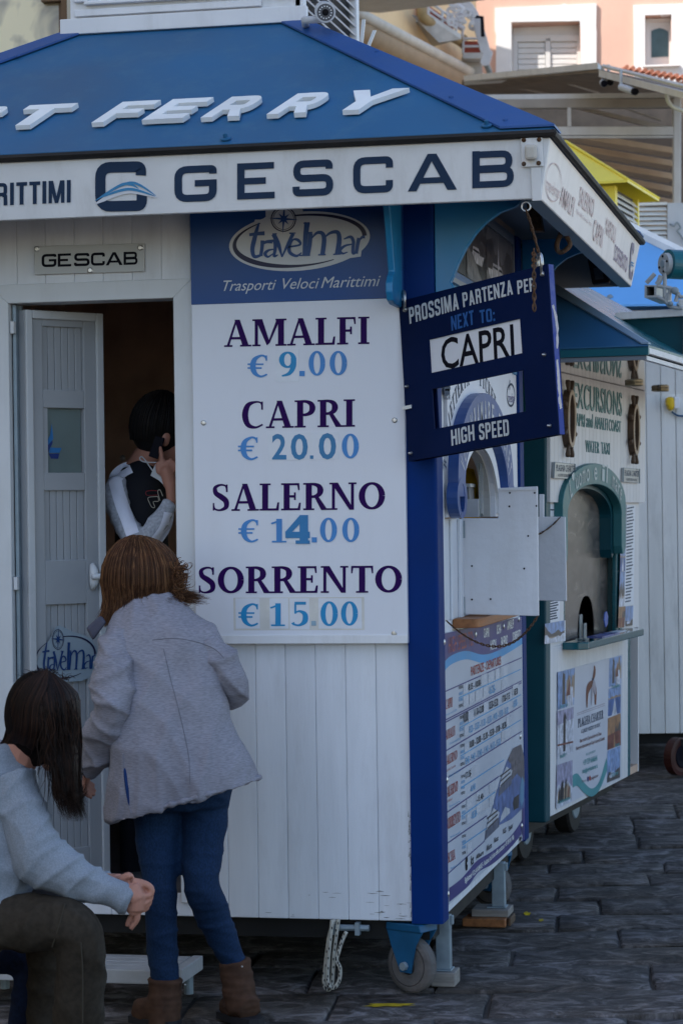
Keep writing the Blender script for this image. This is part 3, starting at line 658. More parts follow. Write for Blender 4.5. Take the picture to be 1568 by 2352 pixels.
mb.use(mat('ink_faded_slate', (.26, .23, .30), .5, .1))
mb.strip(RF, rline(hp(RF, [zr(1398, 1400), zr(1400, 1335), zr(1376, 1318), zr(1356, 1640), zr(1384, 1668), zr(1388, 1600)]), .02), .030, .001)
mb.use(m_wave); mb.strip(RF, hp(RF, [zr(1345, 1560), zr(1370, 1500), zr(1398, 1520)]), .006, .002); mb.strip(RF, hp(RF, [zr(1348, 1590), zr(1370, 1530), zr(1398, 1550)]), .005, .002)
mb.build('side_print', None, K1, kind='stuff')
# little socket plate at the corner of the fascia
SPl = thing('wall_socket', 'small weathered outdoor socket on four rusty screws at the kiosk fascia corner', 'socket', FF.hw(1220, 350))
a = FF.h(1198, 384); b = FF.h(1245, 314)
MB().pbox(FF, a[0], b[0], a[1], b[1], .0015, .010).build('back_plate', m_white2, SPl, bevel=.003)
a = FF.h(1208, 366); b = FF.h(1233, 330)
MB().pbox(FF, a[0], b[0], a[1], b[1], .011, .038).build('socket_cap', mat('aged_plastic', (.5, .48, .44), .5, .2, dirt=.3), SPl, bevel=.008)
for p in ((1203, 321), (1238, 320), (1203, 376), (1237, 374)):
    MB().lathe(FF.hw(p[0], p[1], .010), FF.n, [(0, .0075), (.003, .007), (.0045, .002)], 10).build('rusty_screw', m_rust, SPl)
a = FF.h(1222, 461); b = FF.h(1244, 384)
MB().pbox(FF, a[0], b[0]-.004, a[1], b[1], .0015, .008).build('corner_strip', m_white2, K1, bevel=.001, seg=1)
# ---- roof
RZ = 2.788; ER = .478
XT0 = Plane((0, .53, 0), (1, 0, 0)).h(157, 72)[0]; XT1 = -.56
TY0, TY1 = .56, Y1-.56; TZ = 3.385
ev = [(XL-ER, -ER), (ER, -ER), (ER, YB+.05), (XL-ER, YB+.05)]
tp = [(XT0-.02, TY0), (XT1, TY0), (XT1, TY1), (XT0-.02, TY1)]
for i in range(4):
    j = (i+1) % 4
    q = [V((*ev[i], RZ)), V((*ev[j], RZ)), V((*tp[j], TZ)), V((*tp[i], TZ))]; dn = V((0, 0, -.012))
    MB().hexa([p+dn for p in q], q).build('roof_sheet', m_blue, K1)
    # eave gasket
    c = (q[0]+q[1])/2; ax = (q[1]-q[0]).normalized(); inn = V((-ax.y, ax.x, 0))
    h0, h1 = q[0]+inn*.006-V((0, 0, .013)), q[1]+inn*.006-V((0, 0, .013))
    MB().tube([h0, h1], .013, 8).build('eave_gasket', m_black, K1)
for i in range(4):
    a = V((*ev[i], RZ+.004)); b = V((*tp[i], TZ+.004)); ax = (b-a).normalized()
    for s_ in (-1, 1):
        edge = V((1, 0, 0)) if s_ < 0 else V((0, 1, 0))
        edge = edge*(1 if (ev[i][0] < -1) == True else -1) if s_ < 0 else edge*(1 if ev[i][1] < 0 else -1)
        if s_ < 0:   # on the front/back slope
            run = V((edge.x, 0, 0)); 
        else: run = V((0, edge.y, 0))
        p = a; w_ = .17
        q = [p+V((0, 0, .003)), p+run*w_+V((0, 0, .003)), b+run*w_*.55+V((0, 0, .003)), b+V((0, 0, .003))]
        up = V((0, 0, .007))
        MB().hexa(q, [x+up for x in q]).build('hip_flashing', m_hip, K1)
sl_ = Plane((0, -ER, RZ+.0005), (1, 0, 0), (0, TY0+ER, TZ-RZ))
def roofpt(px, py): return sl_.hw(px, py, .003)
for px, py in ((519, 321), (1117, 291)):
    MB().lathe(roofpt(px, py), sl_.n, [(0, .018), (.004, .018), (.006, .008), (.018, .007), (.02, .001)], 10).build('roof_bolt', m_blue, K1)
for px, py in ((866, 126), (1036, 231), (1160, 284), (43, 136)):
    MB().lathe(sl_.hw(px, py, .012), sl_.n, [(0, .009), (.004, .007), (.006, .001)], 8).build('roof_rivet', m_hip, K1)
def roofletter(ch, x0, x1, yb):
    a = sl_.h(x0, yb); b = sl_.h(x1, yb-(x1-x0)*.045); c = sl_.h(x0+72, yb-48)
    mb = MB()
    for k, (v, f) in enumerate(word(ch, SANS_I)):
        n = len(v); sk = k*.0004
        pts = [(a[0]+(b[0]-a[0])*x+(c[0]-a[0])*y, a[1]+(b[1]-a[1])*x+(c[1]-a[1])*y) for x, y in v]
        vs = [sl_.w(p[0], p[1], .006) for p in pts]+[sl_.w(p[0], p[1], .022+sk) for p in pts]
        fs = [list(q) for q in f]+[[n+i for i in q] for q in f]
        cnt = {}
        for q in f:
            for i in range(len(q)):
                e = (q[i], q[(i+1) % len(q)]); cnt[tuple(sorted(e))] = cnt.get(tuple(sorted(e)), 0)+1
        for q in f:
            for i in range(len(q)):
                e = (q[i], q[(i+1) % len(q)])
                if cnt[tuple(sorted(e))] == 1: fs.append([e[0], e[1], n+e[1], n+e[0]])
        mb.add(vs, fs)
    mb.build('roof_letter', m_letter, K1)
for ch, x0, x1, yb in (('F', 213, 301, 296), ('E', 328, 422, 290), ('R', 463, 551, 284.5), ('R', 614, 704, 277), ('Y', 741, 871, 270.5), ('T', 0, 112, 304), ('S', -118, -42, 309), ('A', -245, -150, 314), ('F', -360, -275, 319)):
    roofletter(ch, x0, x1, yb)
# ---- turret
TW = TZ+.008
tp0 = Plane((0, TY0-.02, 0), (1, 0, 0))
MB().box(XT0-.03, XT1+.03, TY0-.035, TY0-.004, TZ-.01, tp0.h(420, 30)[1]).build('turret_skirt', m_white2, K1, bevel=.003)
zz0 = tp0.h(420, 30)[1]
MB().box(XT0, XT1, TY0, TY0+.02, TZ, zz0+.75).box(XT0, XT0+.02, TY0+.021, TY1-.021, TZ, zz0+.75).box(XT0, XT1, TY1-.02, TY1, TZ, zz0+.75).build('turret_wall', m_white2, K1)
MB().box(XT0+.02, XT1-.14, TY0-.02, TY0-.001, zz0+.01, zz0+.035).box(XT0+.06, XT1-.10, TY0-.03, TY0-.001, zz0+.05, zz0+.062).box(XT0+.02, XT0+.07, TY0-.02, TY0-.001, zz0+.063, zz0+.7).box(XT1-.09, XT1-.0, TY0-.02, TY0-.001, zz0+.036, zz0+.7).build('turret_window_frame', m_white2, K1, bevel=.003)
MB().box(XT1-.02, XT1+.012, TY0, TY0+.05, TZ-.02, zz0+.75).build('turret_post', m_white2, K1, bevel=.003); MB().box(XT1-.02, XT1+.012, TY1-.05, TY1, TZ-.02, zz0+.75).build('turret_post', m_white2, K1, bevel=.003)
z_ = TZ-.02
while z_ < zz0+.70:
    MB().hexa([V((XT1-.025, TY0+.052, z_+.03)), V((XT1-.02, TY0+.052, z_+.034)), V((XT1-.02, TY1-.052, z_+.034)), V((XT1-.025, TY1-.052, z_+.03))],
              [V((XT1+.006, TY0+.052, z_)), V((XT1+.011, TY0+.052, z_+.004)), V((XT1+.011, TY1-.052, z_+.004)), V((XT1+.006, TY1-.052, z_))]).build('louvre_slat', m_white2, K1)
    z_ += .036
MB().box(XT0+.02, XT1-.03, TY0+.02, TY1-.02, TZ-.05, TZ-.02).box(XT0-.05, XT1+.05, TY0-.05, TY1+.05, zz0+.75, zz0+.78).build('turret_top', m_blue, K1)
MB().loft([[V((XT0-.1, TY0-.1, zz0+.78)), V((XT1+.1, TY0-.1, zz0+.78)), V((XT1+.1, TY1+.1, zz0+.78)), V((XT0-.1, TY1+.1, zz0+.78))], [V((x, y, zz0+1.05)) for x, y in ((-1.01, 1.05), (-.99, 1.05), (-.99, 1.07), (-1.01, 1.07))]]).build('turret_roof', m_blue, K1)
# ---- brackets under the eaves
prof = [(-.30, 2.745), (-.255, 2.64), (-.215, 2.55), (-.185, 2.46), (-.165, 2.395), (-.19, 2.378), (-.21, 2.355), (-.212, 2.325), (-.195, 2.298), (-.15, 2.288), (-.002, 2.288), (-.002, 2.745)]
SP = Plane((-.090, 0, 0), (0, 1, 0))
MB().prism(SP, prof, -.022, -.0).build('eave_bracket', m_lblue, K1, bevel=.004)
FB = Plane((0, -.004, 0), (1, 0, 0))
arc = [(1190, 468), (1180, 475), (1148, 487), (1118, 508), (1092, 535), (1070, 568), (1052, 604), (1041, 632), (1034, 648)]
pr = hp(FB, arc)
pr = [(.40, 2.745), (pr[0][0]+.03, 2.70)]+pr+[(.075, 2.36), (.085, 2.33), (.06, 2.30), (.016, 2.30), (.016, 2.745)]
MB().prism(FB, pr, -.035, .0).build('eave_bracket', m_lblue, K1, bevel=.003)
BB = Plane((0, Y1+.02, 0), (1, 0, 0))
arc2 = hp(BB, [(1345, 577), (1325, 582), (1300, 593), (1278, 610), (1262, 632), (1250, 655)])
MB().prism(BB, [(.43, 2.745), (arc2[0][0]+.06, arc2[0][1]+.005)]+arc2+[(arc2[-1][0]-.03, 2.3), (.014, 2.30), (.014, 2.745)], -.035, .0).build('eave_bracket', m_lblue, K1, bevel=.003)
# ================================================================== right-hand side of the near kiosk
def sp(P, y0, y1, z0, z1, d0, d1, name, m, parent, bevel=.002): return MB().pbox(P, y0, y1, z0, z1, d0, d1).build(name, m, parent, bevel=bevel, seg=1)
ned = [.105+.0945*i for i in range(21)]+[Y1-.10]
plank_wall(RS, ned, ZB, 1.235, .02, K1, bev=.003)
sp(RS, .105, .53, 1.2352, 1.585, -.02, 0, 'side_panel', m_white, K1)
sp(RS, 1.93, Y1-.10, 1.2352, 2.172, -.02, 0, 'side_panel', m_white, K1)
for a, b, d in ((.105, .150, .010), (.158, .185, .006), (.30, .33, .008), (.47, .528, .012)):
    sp(RS, a, b, 1.2352, 1.582 if a > .2 else 2.17, .0003, d, 'jamb_strip', m_white, K1)
# light blue header and framed strip of boat photographs
sp(RS, .105, Y1-.10, 2.1725, 2.418, -.02, .004, 'header_board', m_lblue, K1)
sp(RS, .105, Y1-.10, 2.4185, ZC, -.02, 0, 'header_board', m_soffit, K1)
m_ph = {}
def photo(P, quad_, name, kind, parent, off=.001, seed=0):
    """flat print: a sky or sea ground with simple shapes of a boat, rock or people"""
    R_ = random.Random(seed); q = [P.h(*p) if len(p) == 2 else p[2:] for p in quad_]   # bl br tr tl in plane coordinates
    def at(x, y): 
        a = [q[0][i]+(q[1][i]-q[0][i])*x for i in (0, 1)]; b = [q[3][i]+(q[2][i]-q[3][i])*x for i in (0, 1)]
        return (a[0]+(b[0]-a[0])*y, a[1]+(b[1]-a[1])*y)
    def mm(n, c): return mat('print_'+n, c, .35, .45, 30)
    C_ = {'sky': mm('sky', (.20, .30, .52)), 'sea': mm('sea', (.05, .12, .32)), 'pale': mm('pale', (.50, .52, .60)), 'rock': mm('rock', (.07, .065, .07)), 'dark': mm('dark', (.02, .02, .028)),
          'tan': mm('tan', (.30, .22, .16)), 'red': mm('redbrown', (.16, .05, .04)), 'dusk': mm('dusk', (.32, .17, .09)), 'grey': mm('grey', (.16, .16, .18)), 'haze': mm('haze', (.30, .29, .42)), 'green': mm('green', (.08, .13, .06))}
    mb = MB(); k = [0]
    def poly(pts, c): k[0] += 1; mb.use(C_[c]); mb.add([P.w(*at(*p), off+k[0]*.0001) for p in pts], [list(range(len(pts)))])
    full = [(0, 0), (1, 0), (1, 1), (0, 1)]
    def jag(y0, y1, c, n=9, base=0.0, x0=0, x1=1):
        pts = [(x0, base), (x1, base)]+[(x1-(x1-x0)*i/n, R_.uniform(y0, y1)) for i in range(n+1)]; poly(pts, c)
    def boat(cx, cy, s, c='pale'):
        poly([(cx-s, cy), (cx-s*.8, cy-s*.35), (cx+s*.8, cy-s*.35), (cx+s*1.15, cy+.1*s)], c)
        poly([(cx-s*.6, cy), (cx+s*.5, cy), (cx+s*.3, cy+s*.35), (cx-s*.5, cy+s*.3)], c)
        poly([(cx-s*.5, cy+s*.12), (cx+s*.4, cy+s*.12), (cx+s*.33, cy+s*.22), (cx-s*.5, cy+s*.2)], 'dark')
    if kind == 'boat': poly(full, 'grey'); jag(.75, .98, 'rock', base=.4); poly([(0, 0), (1, 0), (1, .45), (0, .45)], 'dark'); boat(.5, .42, .36); poly([(0, 0), (.9, 0), (.3, .4), (.0, .5)], 'grey')
    elif kind == 'boat2': poly(full, 'grey'); jag(.5, .95, 'rock', base=.3); boat(.45, .35, .4); poly([(.42, .4), (.48, .4), (.46, .95)], 'pale')
    elif kind == 'pier': poly(full, 'dark'); jag(.6, .8, 'grey', base=.4); poly([(0, .75), (1, .62), (1, .5), (0, .6)], 'grey')
    elif kind == 'sea': poly(full, 'sky'); poly([(0, 0), (1, 0), (1, .62), (0, .62)], 'sea'); poly([(.3, 0), (.7, 0), (.52, .6), (.5, .6)], 'pale'); jag(.62, .72, 'tan', base=.6)
    elif kind == 'dusk': poly(full, 'dusk'); jag(.5, .85, 'rock', base=.0, x0=.55); poly([(0, 0), (1, 0), (1, .5), (0, .45)], 'red'); poly([(.45, 0), (.6, 0), (.52, .5)], 'dusk')
    elif kind == 'rocks': poly(full, 'sky'); jag(.4, .95, 'rock', 6, base=.25); poly([(0, 0), (1, 0), (1, .3), (0, .3)], 'tan'); jag(.2, .45, 'pale', 9)
    elif kind == 'couple': poly(full, 'haze'); poly([(0, 0), (1, 0), (1, .75), (0, .7)], 'pale'); poly([(.35, .1), (.5, .1), (.55, .8), (.45, .95), (.36, .8)], 'dark'); poly([(.5, .1), (.8, .1), (.6, .75), (.5, .8)], 'pale'); poly([(0, .3), (1, .25), (1, .21), (0, .26)], 'red')
    elif kind == 'crowd':
        poly(full, 'haze'); jag(.3, .6, 'pale', 7)
        for i in range(12): x = .12+.065*i; y = R_.uniform(.3, .55); poly([(x-.06, .1), (x+.06, .1), (x+.04, y), (x, y+.08), (x-.04, y)], R_.choice(['red', 'dark', 'rock', 'tan']))
    elif kind == 'tour': poly(full, 'sky'); poly([(.25, .1), (.45, .1), (.42, .9), (.28, .95)], 'rock'); jag(.5, .98, 'tan', 7, base=.2, x0=.5); poly([(.55, 0), (.95, 0), (.9, .5), (.6, .55)], 'pale'); poly([(.5, .3), (.75, .3), (.7, .75)], 'red')
    elif kind == 'mast': poly(full, 'sky'); jag(.15, .35, 'rock', 7); poly([(.3, .1), (.33, .1), (.32, .95)], 'pale'); poly([(.6, .1), (.63, .1), (.62, .8)], 'red'); boat(.4, .2, .25)
    return mb.build(name, None, parent, kind='stuff')
zq = Zm(1070, 480, 350/1568)
PH = Plane((.004, 0, 0), (0, 1, 0))
def pq(y0, y1, z0, z1): return [(0, 0, y0, z0), (0, 0, y1, z0), (0, 0, y1, z1), (0, 0, y0, z1)]
hdr = MB().use(mat('print_strip_blue', (.05, .12, .28), .4)); hdr.add([PH.w(*p, .0005) for p in ((.12, 2.425), (1.93, 2.425), (1.93, 2.455), (.12, 2.455))], [[0, 1, 2, 3]]); hdr.build('photo_strip_base', None, K1)
for a, b, kd in ((.12, .72, 'pier'), (.735, 1.19, 'boat'), (1.205, 1.90, 'boat2')):
    photo(PH, pq(a, b, 2.458, 2.70), 'boat_photo', kd, K1, seed=int(a*10))
MB().pbox(PH, .12, 1.93, 2.703, 2.725, 0, .008).pbox(PH, 1.905, 1.93, 2.42, 2.702, 0, .008).pbox(PH, .11, 1.93, 2.405, 2.4235, .001, .014).build('photo_frame', m_soffit, K1)
# arch board with a real opening
N_ = 24; yc, aa = .865, .40
inner = [(yc-aa, 1.588), (yc-aa, 1.62)]+[(yc+aa*math.cos(math.radians(180-180*i/N_)), 1.64+.20*math.sin(math.radians(180-180*i/N_))) for i in range(N_+1)]+[(yc+aa, 1.62), (yc+aa, 1.588)]
def outerpt(p, y0=.19, y1=1.868, z0=1.588, z1=2.172):
    y, z = p; dy, dz = y-yc, z-1.60
    if z <= 1.62: return (y0 if y < yc else y1, z)
    t = min([((y1-yc)/dy if dy > 1e-6 else 1e9), ((y0-yc)/dy if dy < -1e-6 else 1e9), ((z1-1.60)/dz if dz > 1e-6 else 1e9)]); return (yc+dy*t, 1.60+dz*t)
outer = [outerpt(p) for p in inner]
AB = MB().band(RS, inner, outer, -.02, .018).build('arch_board', m_board, K1)
MB().band(RS, [(y, z-.0) for y, z in inner], [(yc+(y-yc)*.97, z-.006 if z > 1.63 else z) for y, z in inner], -.035, -.001).build('arch_reveal', mat('reveal_grey', (.42, .42, .41), .5, .08), K1)
# blue horseshoe hood with round ends
def ell_arc(a, zt_, zs, n=28, c=.845): return [(c+a*math.cos(math.radians(180-180*i/n)), zs+(zt_-zs)*math.sin(math.radians(180-180*i/n))) for i in range(n+1)]
ho = ell_arc(.665, 2.04, 1.72); hi = ell_arc(.515, 1.905, 1.70)
ho = [(.18, 1.66)]+ho+[(1.51, 1.66)]; hi = [(.33, 1.66)]+hi+[(1.36, 1.66)]
for w_ in (0, 1):
    pass
m_hood = mat('hood_blue', (.035, .085, .27), .35, .06, 6)
hood = MB().band(RS, hi, ho, .0185, .055); 
for c_ in ((.25, 1.655), (1.44, 1.655)):
    pts = arcpts(c_[0], c_[1], .105, .070, 0, 360, 22)[:-1]; pin = arcpts(c_[0], c_[1], .055, .050, 0, 360, 22)[:-1]
    hood.band(RS, pin, pts, .0185, .0565, closed=True)
hd_ = hood.build('arch_hood', m_hood, K1)
MB().pbox(RS, .2, .3, 1.61, 1.70, .0186, .022).pbox(RS, 1.39, 1.49, 1.61, 1.70, .0186, .022).build('hood_roundel', m_navy, K1)
MB().band(RS, ell_arc(.44, 1.845, 1.60), ell_arc(.505, 1.90, 1.60), .0185, .03).build('arch_trim', m_white2, K1)
def arctext(P, text, c, a, zs, zt_, h, t0, t1, m, name, parent, off, wf=.8, bold=.01, font=None):
    mb = MB().use(m); n = len(text)
    for i, ch in enumerate(text):
        if ch == ' ': continue
        th = math.radians(t0+(t1-t0)*(i+.5)/n); p = (c+a*math.cos(th), zs+(zt_-zs)*math.sin(th))
        tx = V((-a*math.sin(th), (zt_-zs)*math.cos(th), 0)); tx = -tx.normalized() if t1 < t0 else tx.normalized(); up = V((-tx.y, tx.x, 0))
        step = abs(math.radians(t1-t0)/n)*math.hypot(a*math.sin(th), (zt_-zs)*math.cos(th)); w = step*wf*(.45 if ch in 'Il·' else 1)
        pcs = [bf(ch, bold)] if font is None else word(ch, font)
        for v, f in pcs:
            mb.k += 1
            mb.add([P.w(p[0]+tx.x*(x-.5)*w+up.x*y*h, p[1]+tx.y*(x-.5)*w+up.y*y*h, off+(mb.k % 7)*.0001) for x, y in v], f)
    mb.build(name, None, parent, kind='stuff')
arctext(RS, 'BIGLIETTERIA - TICKET OFFICE', .845, .70, 1.72, 2.075, .055, 176, 8, m_slate_ink, 'arch_lettering', K1, .0192, font={**SERIF, 'K': (0.9, stem(.2)+[quad((.3, .4), (.42, .5), (.78, 1), (.66, 1)), quad((.36, .55), (.5, .6), (.88, 0), (.66, 0))]), 'B': (.8, stem(.2)+[bowl(.2, .5, 1, .36), bowl(.2, 0, .55, .42)])})
arctext(RS, 'VOLAVIAMARE TICKET', .845, .545, 1.70, 1.925, .085, 172, 8, mat('pale_letter', (.6, .62, .66), .4), 'hood_lettering', K1, .0562, wf=.6)
q5 = Zm(1070, 900, 270/1443)
AP = Plane((.018, 0, 0), (0, 1, 0))
mb = MB().use(m_slate_ink)
put(mb, AP, bf('GESCAB', .01), q5(205, 528), q5(290, 528), q5(205, 465), .001)
mb.strip(AP, rline(hp(AP, [q5(285, 395), q5(285, 375), q5(215, 370), q5(215, 430), q5(285, 425)]), .01), .02, .001)
mb.strip(AP, hp(AP, [q5(1100+52*math.cos(t), 470+145*math.sin(t)) for t in [i*math.pi/14 for i in range(29)]]), .009, .001)
mb.strip(AP, hp(AP, [q5(1085, 270), q5(1085, 400)]), .012, .001)
mb.use(m_viol); put(mb, AP, bf('travelmar', .01), q5(1060, 560), q5(1148, 570), q5(1062, 440), .0015)
mb.build('board_print', None, K1)
# things glimpsed through the arch
jc = atY(1097, 1112, 1.55); jx, jy = jc.x-.135, 1.55
JK = thing('rain_jacket', 'yellow jacket hanging inside the kiosk behind the small arched window', 'jacket', (jx, jy, 1.5))
mb = MB(); rings = []
for z, a, b in ((1.56, .13, .04), (1.60, .135, .05), (1.72, .13, .05), (1.775, .12, .04), (1.80, .05, .02)):
    rings.append([V((jx+a*math.cos(t)*(1+.10*math.sin(5*t+z*20)), jy+b*math.sin(t)*(1+.3*math.sin(3*t)), z)) for t in [i*2*math.pi/20 for i in range(20)]])
mb.loft(rings); mb.build('cloth', mat('yellow_oilskin', (.62, .38, .015), .5, .2, 10, .3, 20), JK, smooth=True)
BX = thing('storage_box', 'small pale lidded box in front of the yellow jacket inside the window', 'box', (-.09, 1.15, 1.56))
bq_ = atY(1082, 1112, 1.2); MB().box(bq_.x-.12, bq_.x, 1.15, 1.27, 1.60, 1.70).build('box_body', mat('grey_box', (.25, .25, .26), .5), BX, bevel=.006); MB().box(bq_.x-.125, bq_.x+.005, 1.145, 1.275, 1.701, 1.715).build('box_lid', m_white2, BX, bevel=.004)
MB().box(-.30, -.021, .55, 1.9, 1.53, 1.545).build('inner_shelf', m_white2, K1)
Wd = Plane((0, .60, 0), (1, 0, 0))
MB().pbox(Plane((0, .95, 0), (1, 0, 0)), -.055, .002, 1.588, 1.655, -.01, 0).build('inner_panel', mat('pale_panel', (.5, .52, .56), .4), K1)
MB().box(-.012, -.006, 1.05, 1.13, 1.588, 1.79).build('acrylic_sheet', m_glass, K1)
# shutters
m_shut = mat('shutter_paint', (.66, .67, .71), .45, .05, 4, .2, 30, dirt=.3, dirtcol=(.42, .40, .38), streak=1)
def shutter(Y, pts, th=.018):
    P = Plane((0, Y, 0), (1, 0, 0)); q = hp(P, pts); q[0] = (.004, q[0][1]); q[-1] = (.004, q[-1][1])
    s_ = MB().prism(P, q, -th, 0).build('shutter', m_shut, K1, bevel=.002, seg=1); return P, s_
P1_, s1 = shutter(.53, [(1061, 1190), (1143, 1190), (1143, 1121), (1233, 1117), (1236, 1415), (1061, 1411)])
P2_, s2 = shutter(1.93, [(1110, 1187), (1237, 1187), (1237, 1135), (1248, 1135), (1248, 1187), (1297, 1187), (1300, 1381), (1110, 1378)])
MB().pbox(P1_, P1_.h(1146, 1119)[0], P1_.h(1233, 1119)[0], P1_.h(1190, 1126)[1], P1_.h(1190, 1121)[1], .0005, .006).build('shutter_batten', m_shut, s1)
for (px, py) in ((1083, 1300), (1203, 1306), (1083, 1377), (1126, 1376), (1170, 1132), (1227, 1132), (1169, 1163), (1231, 1162), (1212, 1231)):
    MB().lathe(P1_.hw(px, py, .0002), P1_.n, [(0, .0035), (.0015, .0035), (.002, .0005)], 8).build('screw_hole', m_ink, s1)
for y0, y1_ in ((1196, 1236), (1371, 1411)):
    a = P1_.h(1054, y1_); b = P1_.h(1067, y0)
    h_ = MB().pbox(P1_, a[0]+.004, b[0], a[1], b[1], .0008, .004); h_.tube([P1_.w(a[0]+.003, a[1], .006), P1_.w(a[0]+.003, b[1], .006)], .005, 8)
    h_.build('shutter_hinge', m_galv, s1)
MB().prism(Plane((0, 0, 1.205), (1, 0, 0), (0, 1, 0)), rline([(.001, .34), (.082, .34), (.094, .40), (.094, 1.80), (.001, 1.80)], .03), -.0, .032).build('counter_shelf', m_pine, K1, bevel=.003)
# ---- chains
def link(c, d, up, L, r, w):
    d = V(d).normalized(); s = d.cross(V(up)).normalized() if abs(d.dot(V(up))) < .98 else d.orthogonal().normalized(); c = V(c)
    pts = []
    for i in range(12):
        t = 2*math.pi*i/12; x = math.cos(t); y = math.sin(t)
        pts.append(c+d*(x*L/2*(1.0 if abs(x) > .5 else 1.0)+math.copysign(.12*L, x)*(1-abs(y)))*.9+s*y*w/2)
    return pts
def chain(pts, pitch, r, w, parent, m, name='chain_link'):
    pts = [V(p) for p in pts]; L = [0]
    for i in range(1, len(pts)): L.append(L[-1]+(pts[i]-pts[i-1]).length)
    n = max(2, int(L[-1]/pitch)); out = []
    for k in range(n):
        s = L[-1]*(k+.5)/n; i = max(j for j in range(len(L)) if L[j] <= s+1e-9); i = min(i, len(pts)-2)
        f = (s-L[i])/(L[i+1]-L[i]); c = pts[i].lerp(pts[i+1], f); d = pts[i+1]-pts[i]
        up = V((0.2, .1, 1)) if k % 2 else V((1, .3, .1))
        MB().tube(link(c, d, up, pitch*1.5, r, w), r, 6, closed=True).build(name, m, parent, smooth=True)
CH1 = thing('shutter_chain', 'thin rusty chain sagging from the corner post to the front shutter', 'chain', RS.hw(1015, 1427, .01))
A_ = RS.hw(1016, 1427, .015); B_ = P1_.hw(1234, 1416, .004)
cp = []
for i in range(25):
    t = i/24; p = A_.lerp(B_, t); p.z -= .094*4*t*(1-t)+.0; cp.append(p+V((.02, -.02, 0))*math.sin(math.pi*t))
chain(cp, .0135, .0016, .009, CH1, m_rust)
CH2 = thing('shutter_chain', 'short rusty chain slung between the two open window shutters', 'chain', P1_.hw(1236, 1222, -.02))
A_ = P2_.hw(1222, 1232, .02); B_ = P2_.hw(1284, 1190, .006)
# drawn in real space between the two leaves
chain([A_.lerp(B_, t/12)-V((0, 0, .012*4*(t/12)*(1-t/12))) for t in range(13)], .017, .0017, .012, CH2, m_rust)
# ---- hanging departures sign
y_, r_, tl_ = .60638, .10243, -.0364
u_ = V((math.cos(y_), -math.sin(y_), 0)); v_ = V((0, 0, 1)); n_ = u_.cross(v_)
su = u_*math.cos(r_)+v_*math.sin(r_); sv = -u_*math.sin(r_)+v_*math.cos(r_); sv = (sv*math.cos(tl_)+n_*math.sin(tl_)).normalized()
SG = Plane((.18763, -.24865, 2.07589), su, sv)
HS = thing('departure_sign', 'dark navy hanging sign with CAPRI card in its slot, PROSSIMA PARTENZA PER above', 'sign', (.1876, -.2487, 2.0759))
W2, H2, TH = .333, .268, .030
m_sign = mat('sign_navy', (.001, .009, .050), .5, .1, 4, spec=.08, dirt=.12, dirtcol=(.03, .04, .12))
w1 = hp(SG, [(989, 857), (1197, 811), (1194, 731), (984, 781)]); w2 = hp(SG, [(997, 985), (1207, 945), (1201, 850), (992, 893)])
def bounds(q): return ((q[0][0]+q[3][0])/2, (q[1][0]+q[2][0])/2, (q[0][1]+q[1][1])/2, (q[2][1]+q[3][1])/2)
a0, a1, b0, b1 = bounds(w1); c0, c1, d0, d1 = bounds(w2)
x0_, x1_ = (a0+c0)/2, (a1+c1)/2
def plate(d_0, d_1, name, m, win1=True):
    mb = MB()
    mb.pbox(SG, -W2, x0_, -H2, H2, d_0, d_1).pbox(SG, x1_, W2, -H2, H2, d_0, d_1).pbox(SG, x0_, x1_, -H2, d0, d_0, d_1).pbox(SG, x0_, x1_, d1, b0, d_0, d_1).pbox(SG, x0_, x1_, b1, H2, d_0, d_1)
    return mb.build(name, m, HS)
plate(-.004, 0.0, 'front_plate', m_sign); 
bp_ = MB(); bp_.pbox(SG, -W2, x0_-.004, -H2, H2, -TH, -TH+.004).pbox(SG, x1_+.004, W2, -H2, H2, -TH, -TH+.004).pbox(SG, x0_-.004, x1_+.004, -H2, d0-.004, -TH, -TH+.004).pbox(SG, x0_-.004, x1_+.004, d1+.004, H2, -TH, -TH+.004)
bp_.build('back_plate', m_sign, HS)
MB().pbox(SG, W2-.012, W2+.0005, -H2, H2, -TH+.0042, -.0042).build('edge_batten', mat('edge_blue', (.008, .03, .25), .4, .1, 8, dirt=.35, dirtcol=(.5, .5, .55)), HS)
MB().pbox(SG, -W2, -W2+.01, -H2, H2, -TH+.0042, -.0042).build('edge_batten', m_sign, HS)
MB().pbox(SG, x0_-.01, x1_+.02, b0-.012, b1+.012, -.0065, -.0045).build('destination_card', m_board, HS)
MB().pbox(SG, x1_-.0, x1_+.003, d0, d1, -TH+.004, -.0045).build('slot_cheek', m_board, HS)
tear = MB().use(m_board); R_ = random.Random(3)
z5f = lambda x, y: (784+x*.5003, 496+y*.5003)
for seg_ in (((966, 410), (985, 500), (985, 610)), ((985, 660), (992, 760), (998, 850), (1003, 885))):
    p = smoothpath(hp(SG, [z5f(*q) for q in seg_]), 6); tear.strip(SG, [(q[0]+.004+R_.uniform(-.001, .001), q[1]) for q in p], [R_.uniform(.005, .012) for q in p], .0006)
tear.build('torn_sticker', None, HS, kind='stuff')
mb = MB().use(mat('sign_letter', (.52, .56, .60), .45, .06))
put(mb, SG, word('PROSSIMA', CS, .11), (941, 744), (1054, 710), (938, 707), .001)
put(mb, SG, word('PARTENZA', CS, .11), (1064, 706), (1178, 676), (1061, 673), .001)
put(mb, SG, word('PER', CS, .11), (1189, 676), (1229, 668), (1187, 645), .001)
put(mb, SG, word('HIGH', CS, .11), (1037, 1024), (1090, 1011), (1035, 988), .001)
put(mb, SG, word('SPEED', CS, .11), (1101, 1011), (1169, 1000), (1099, 974), .001)
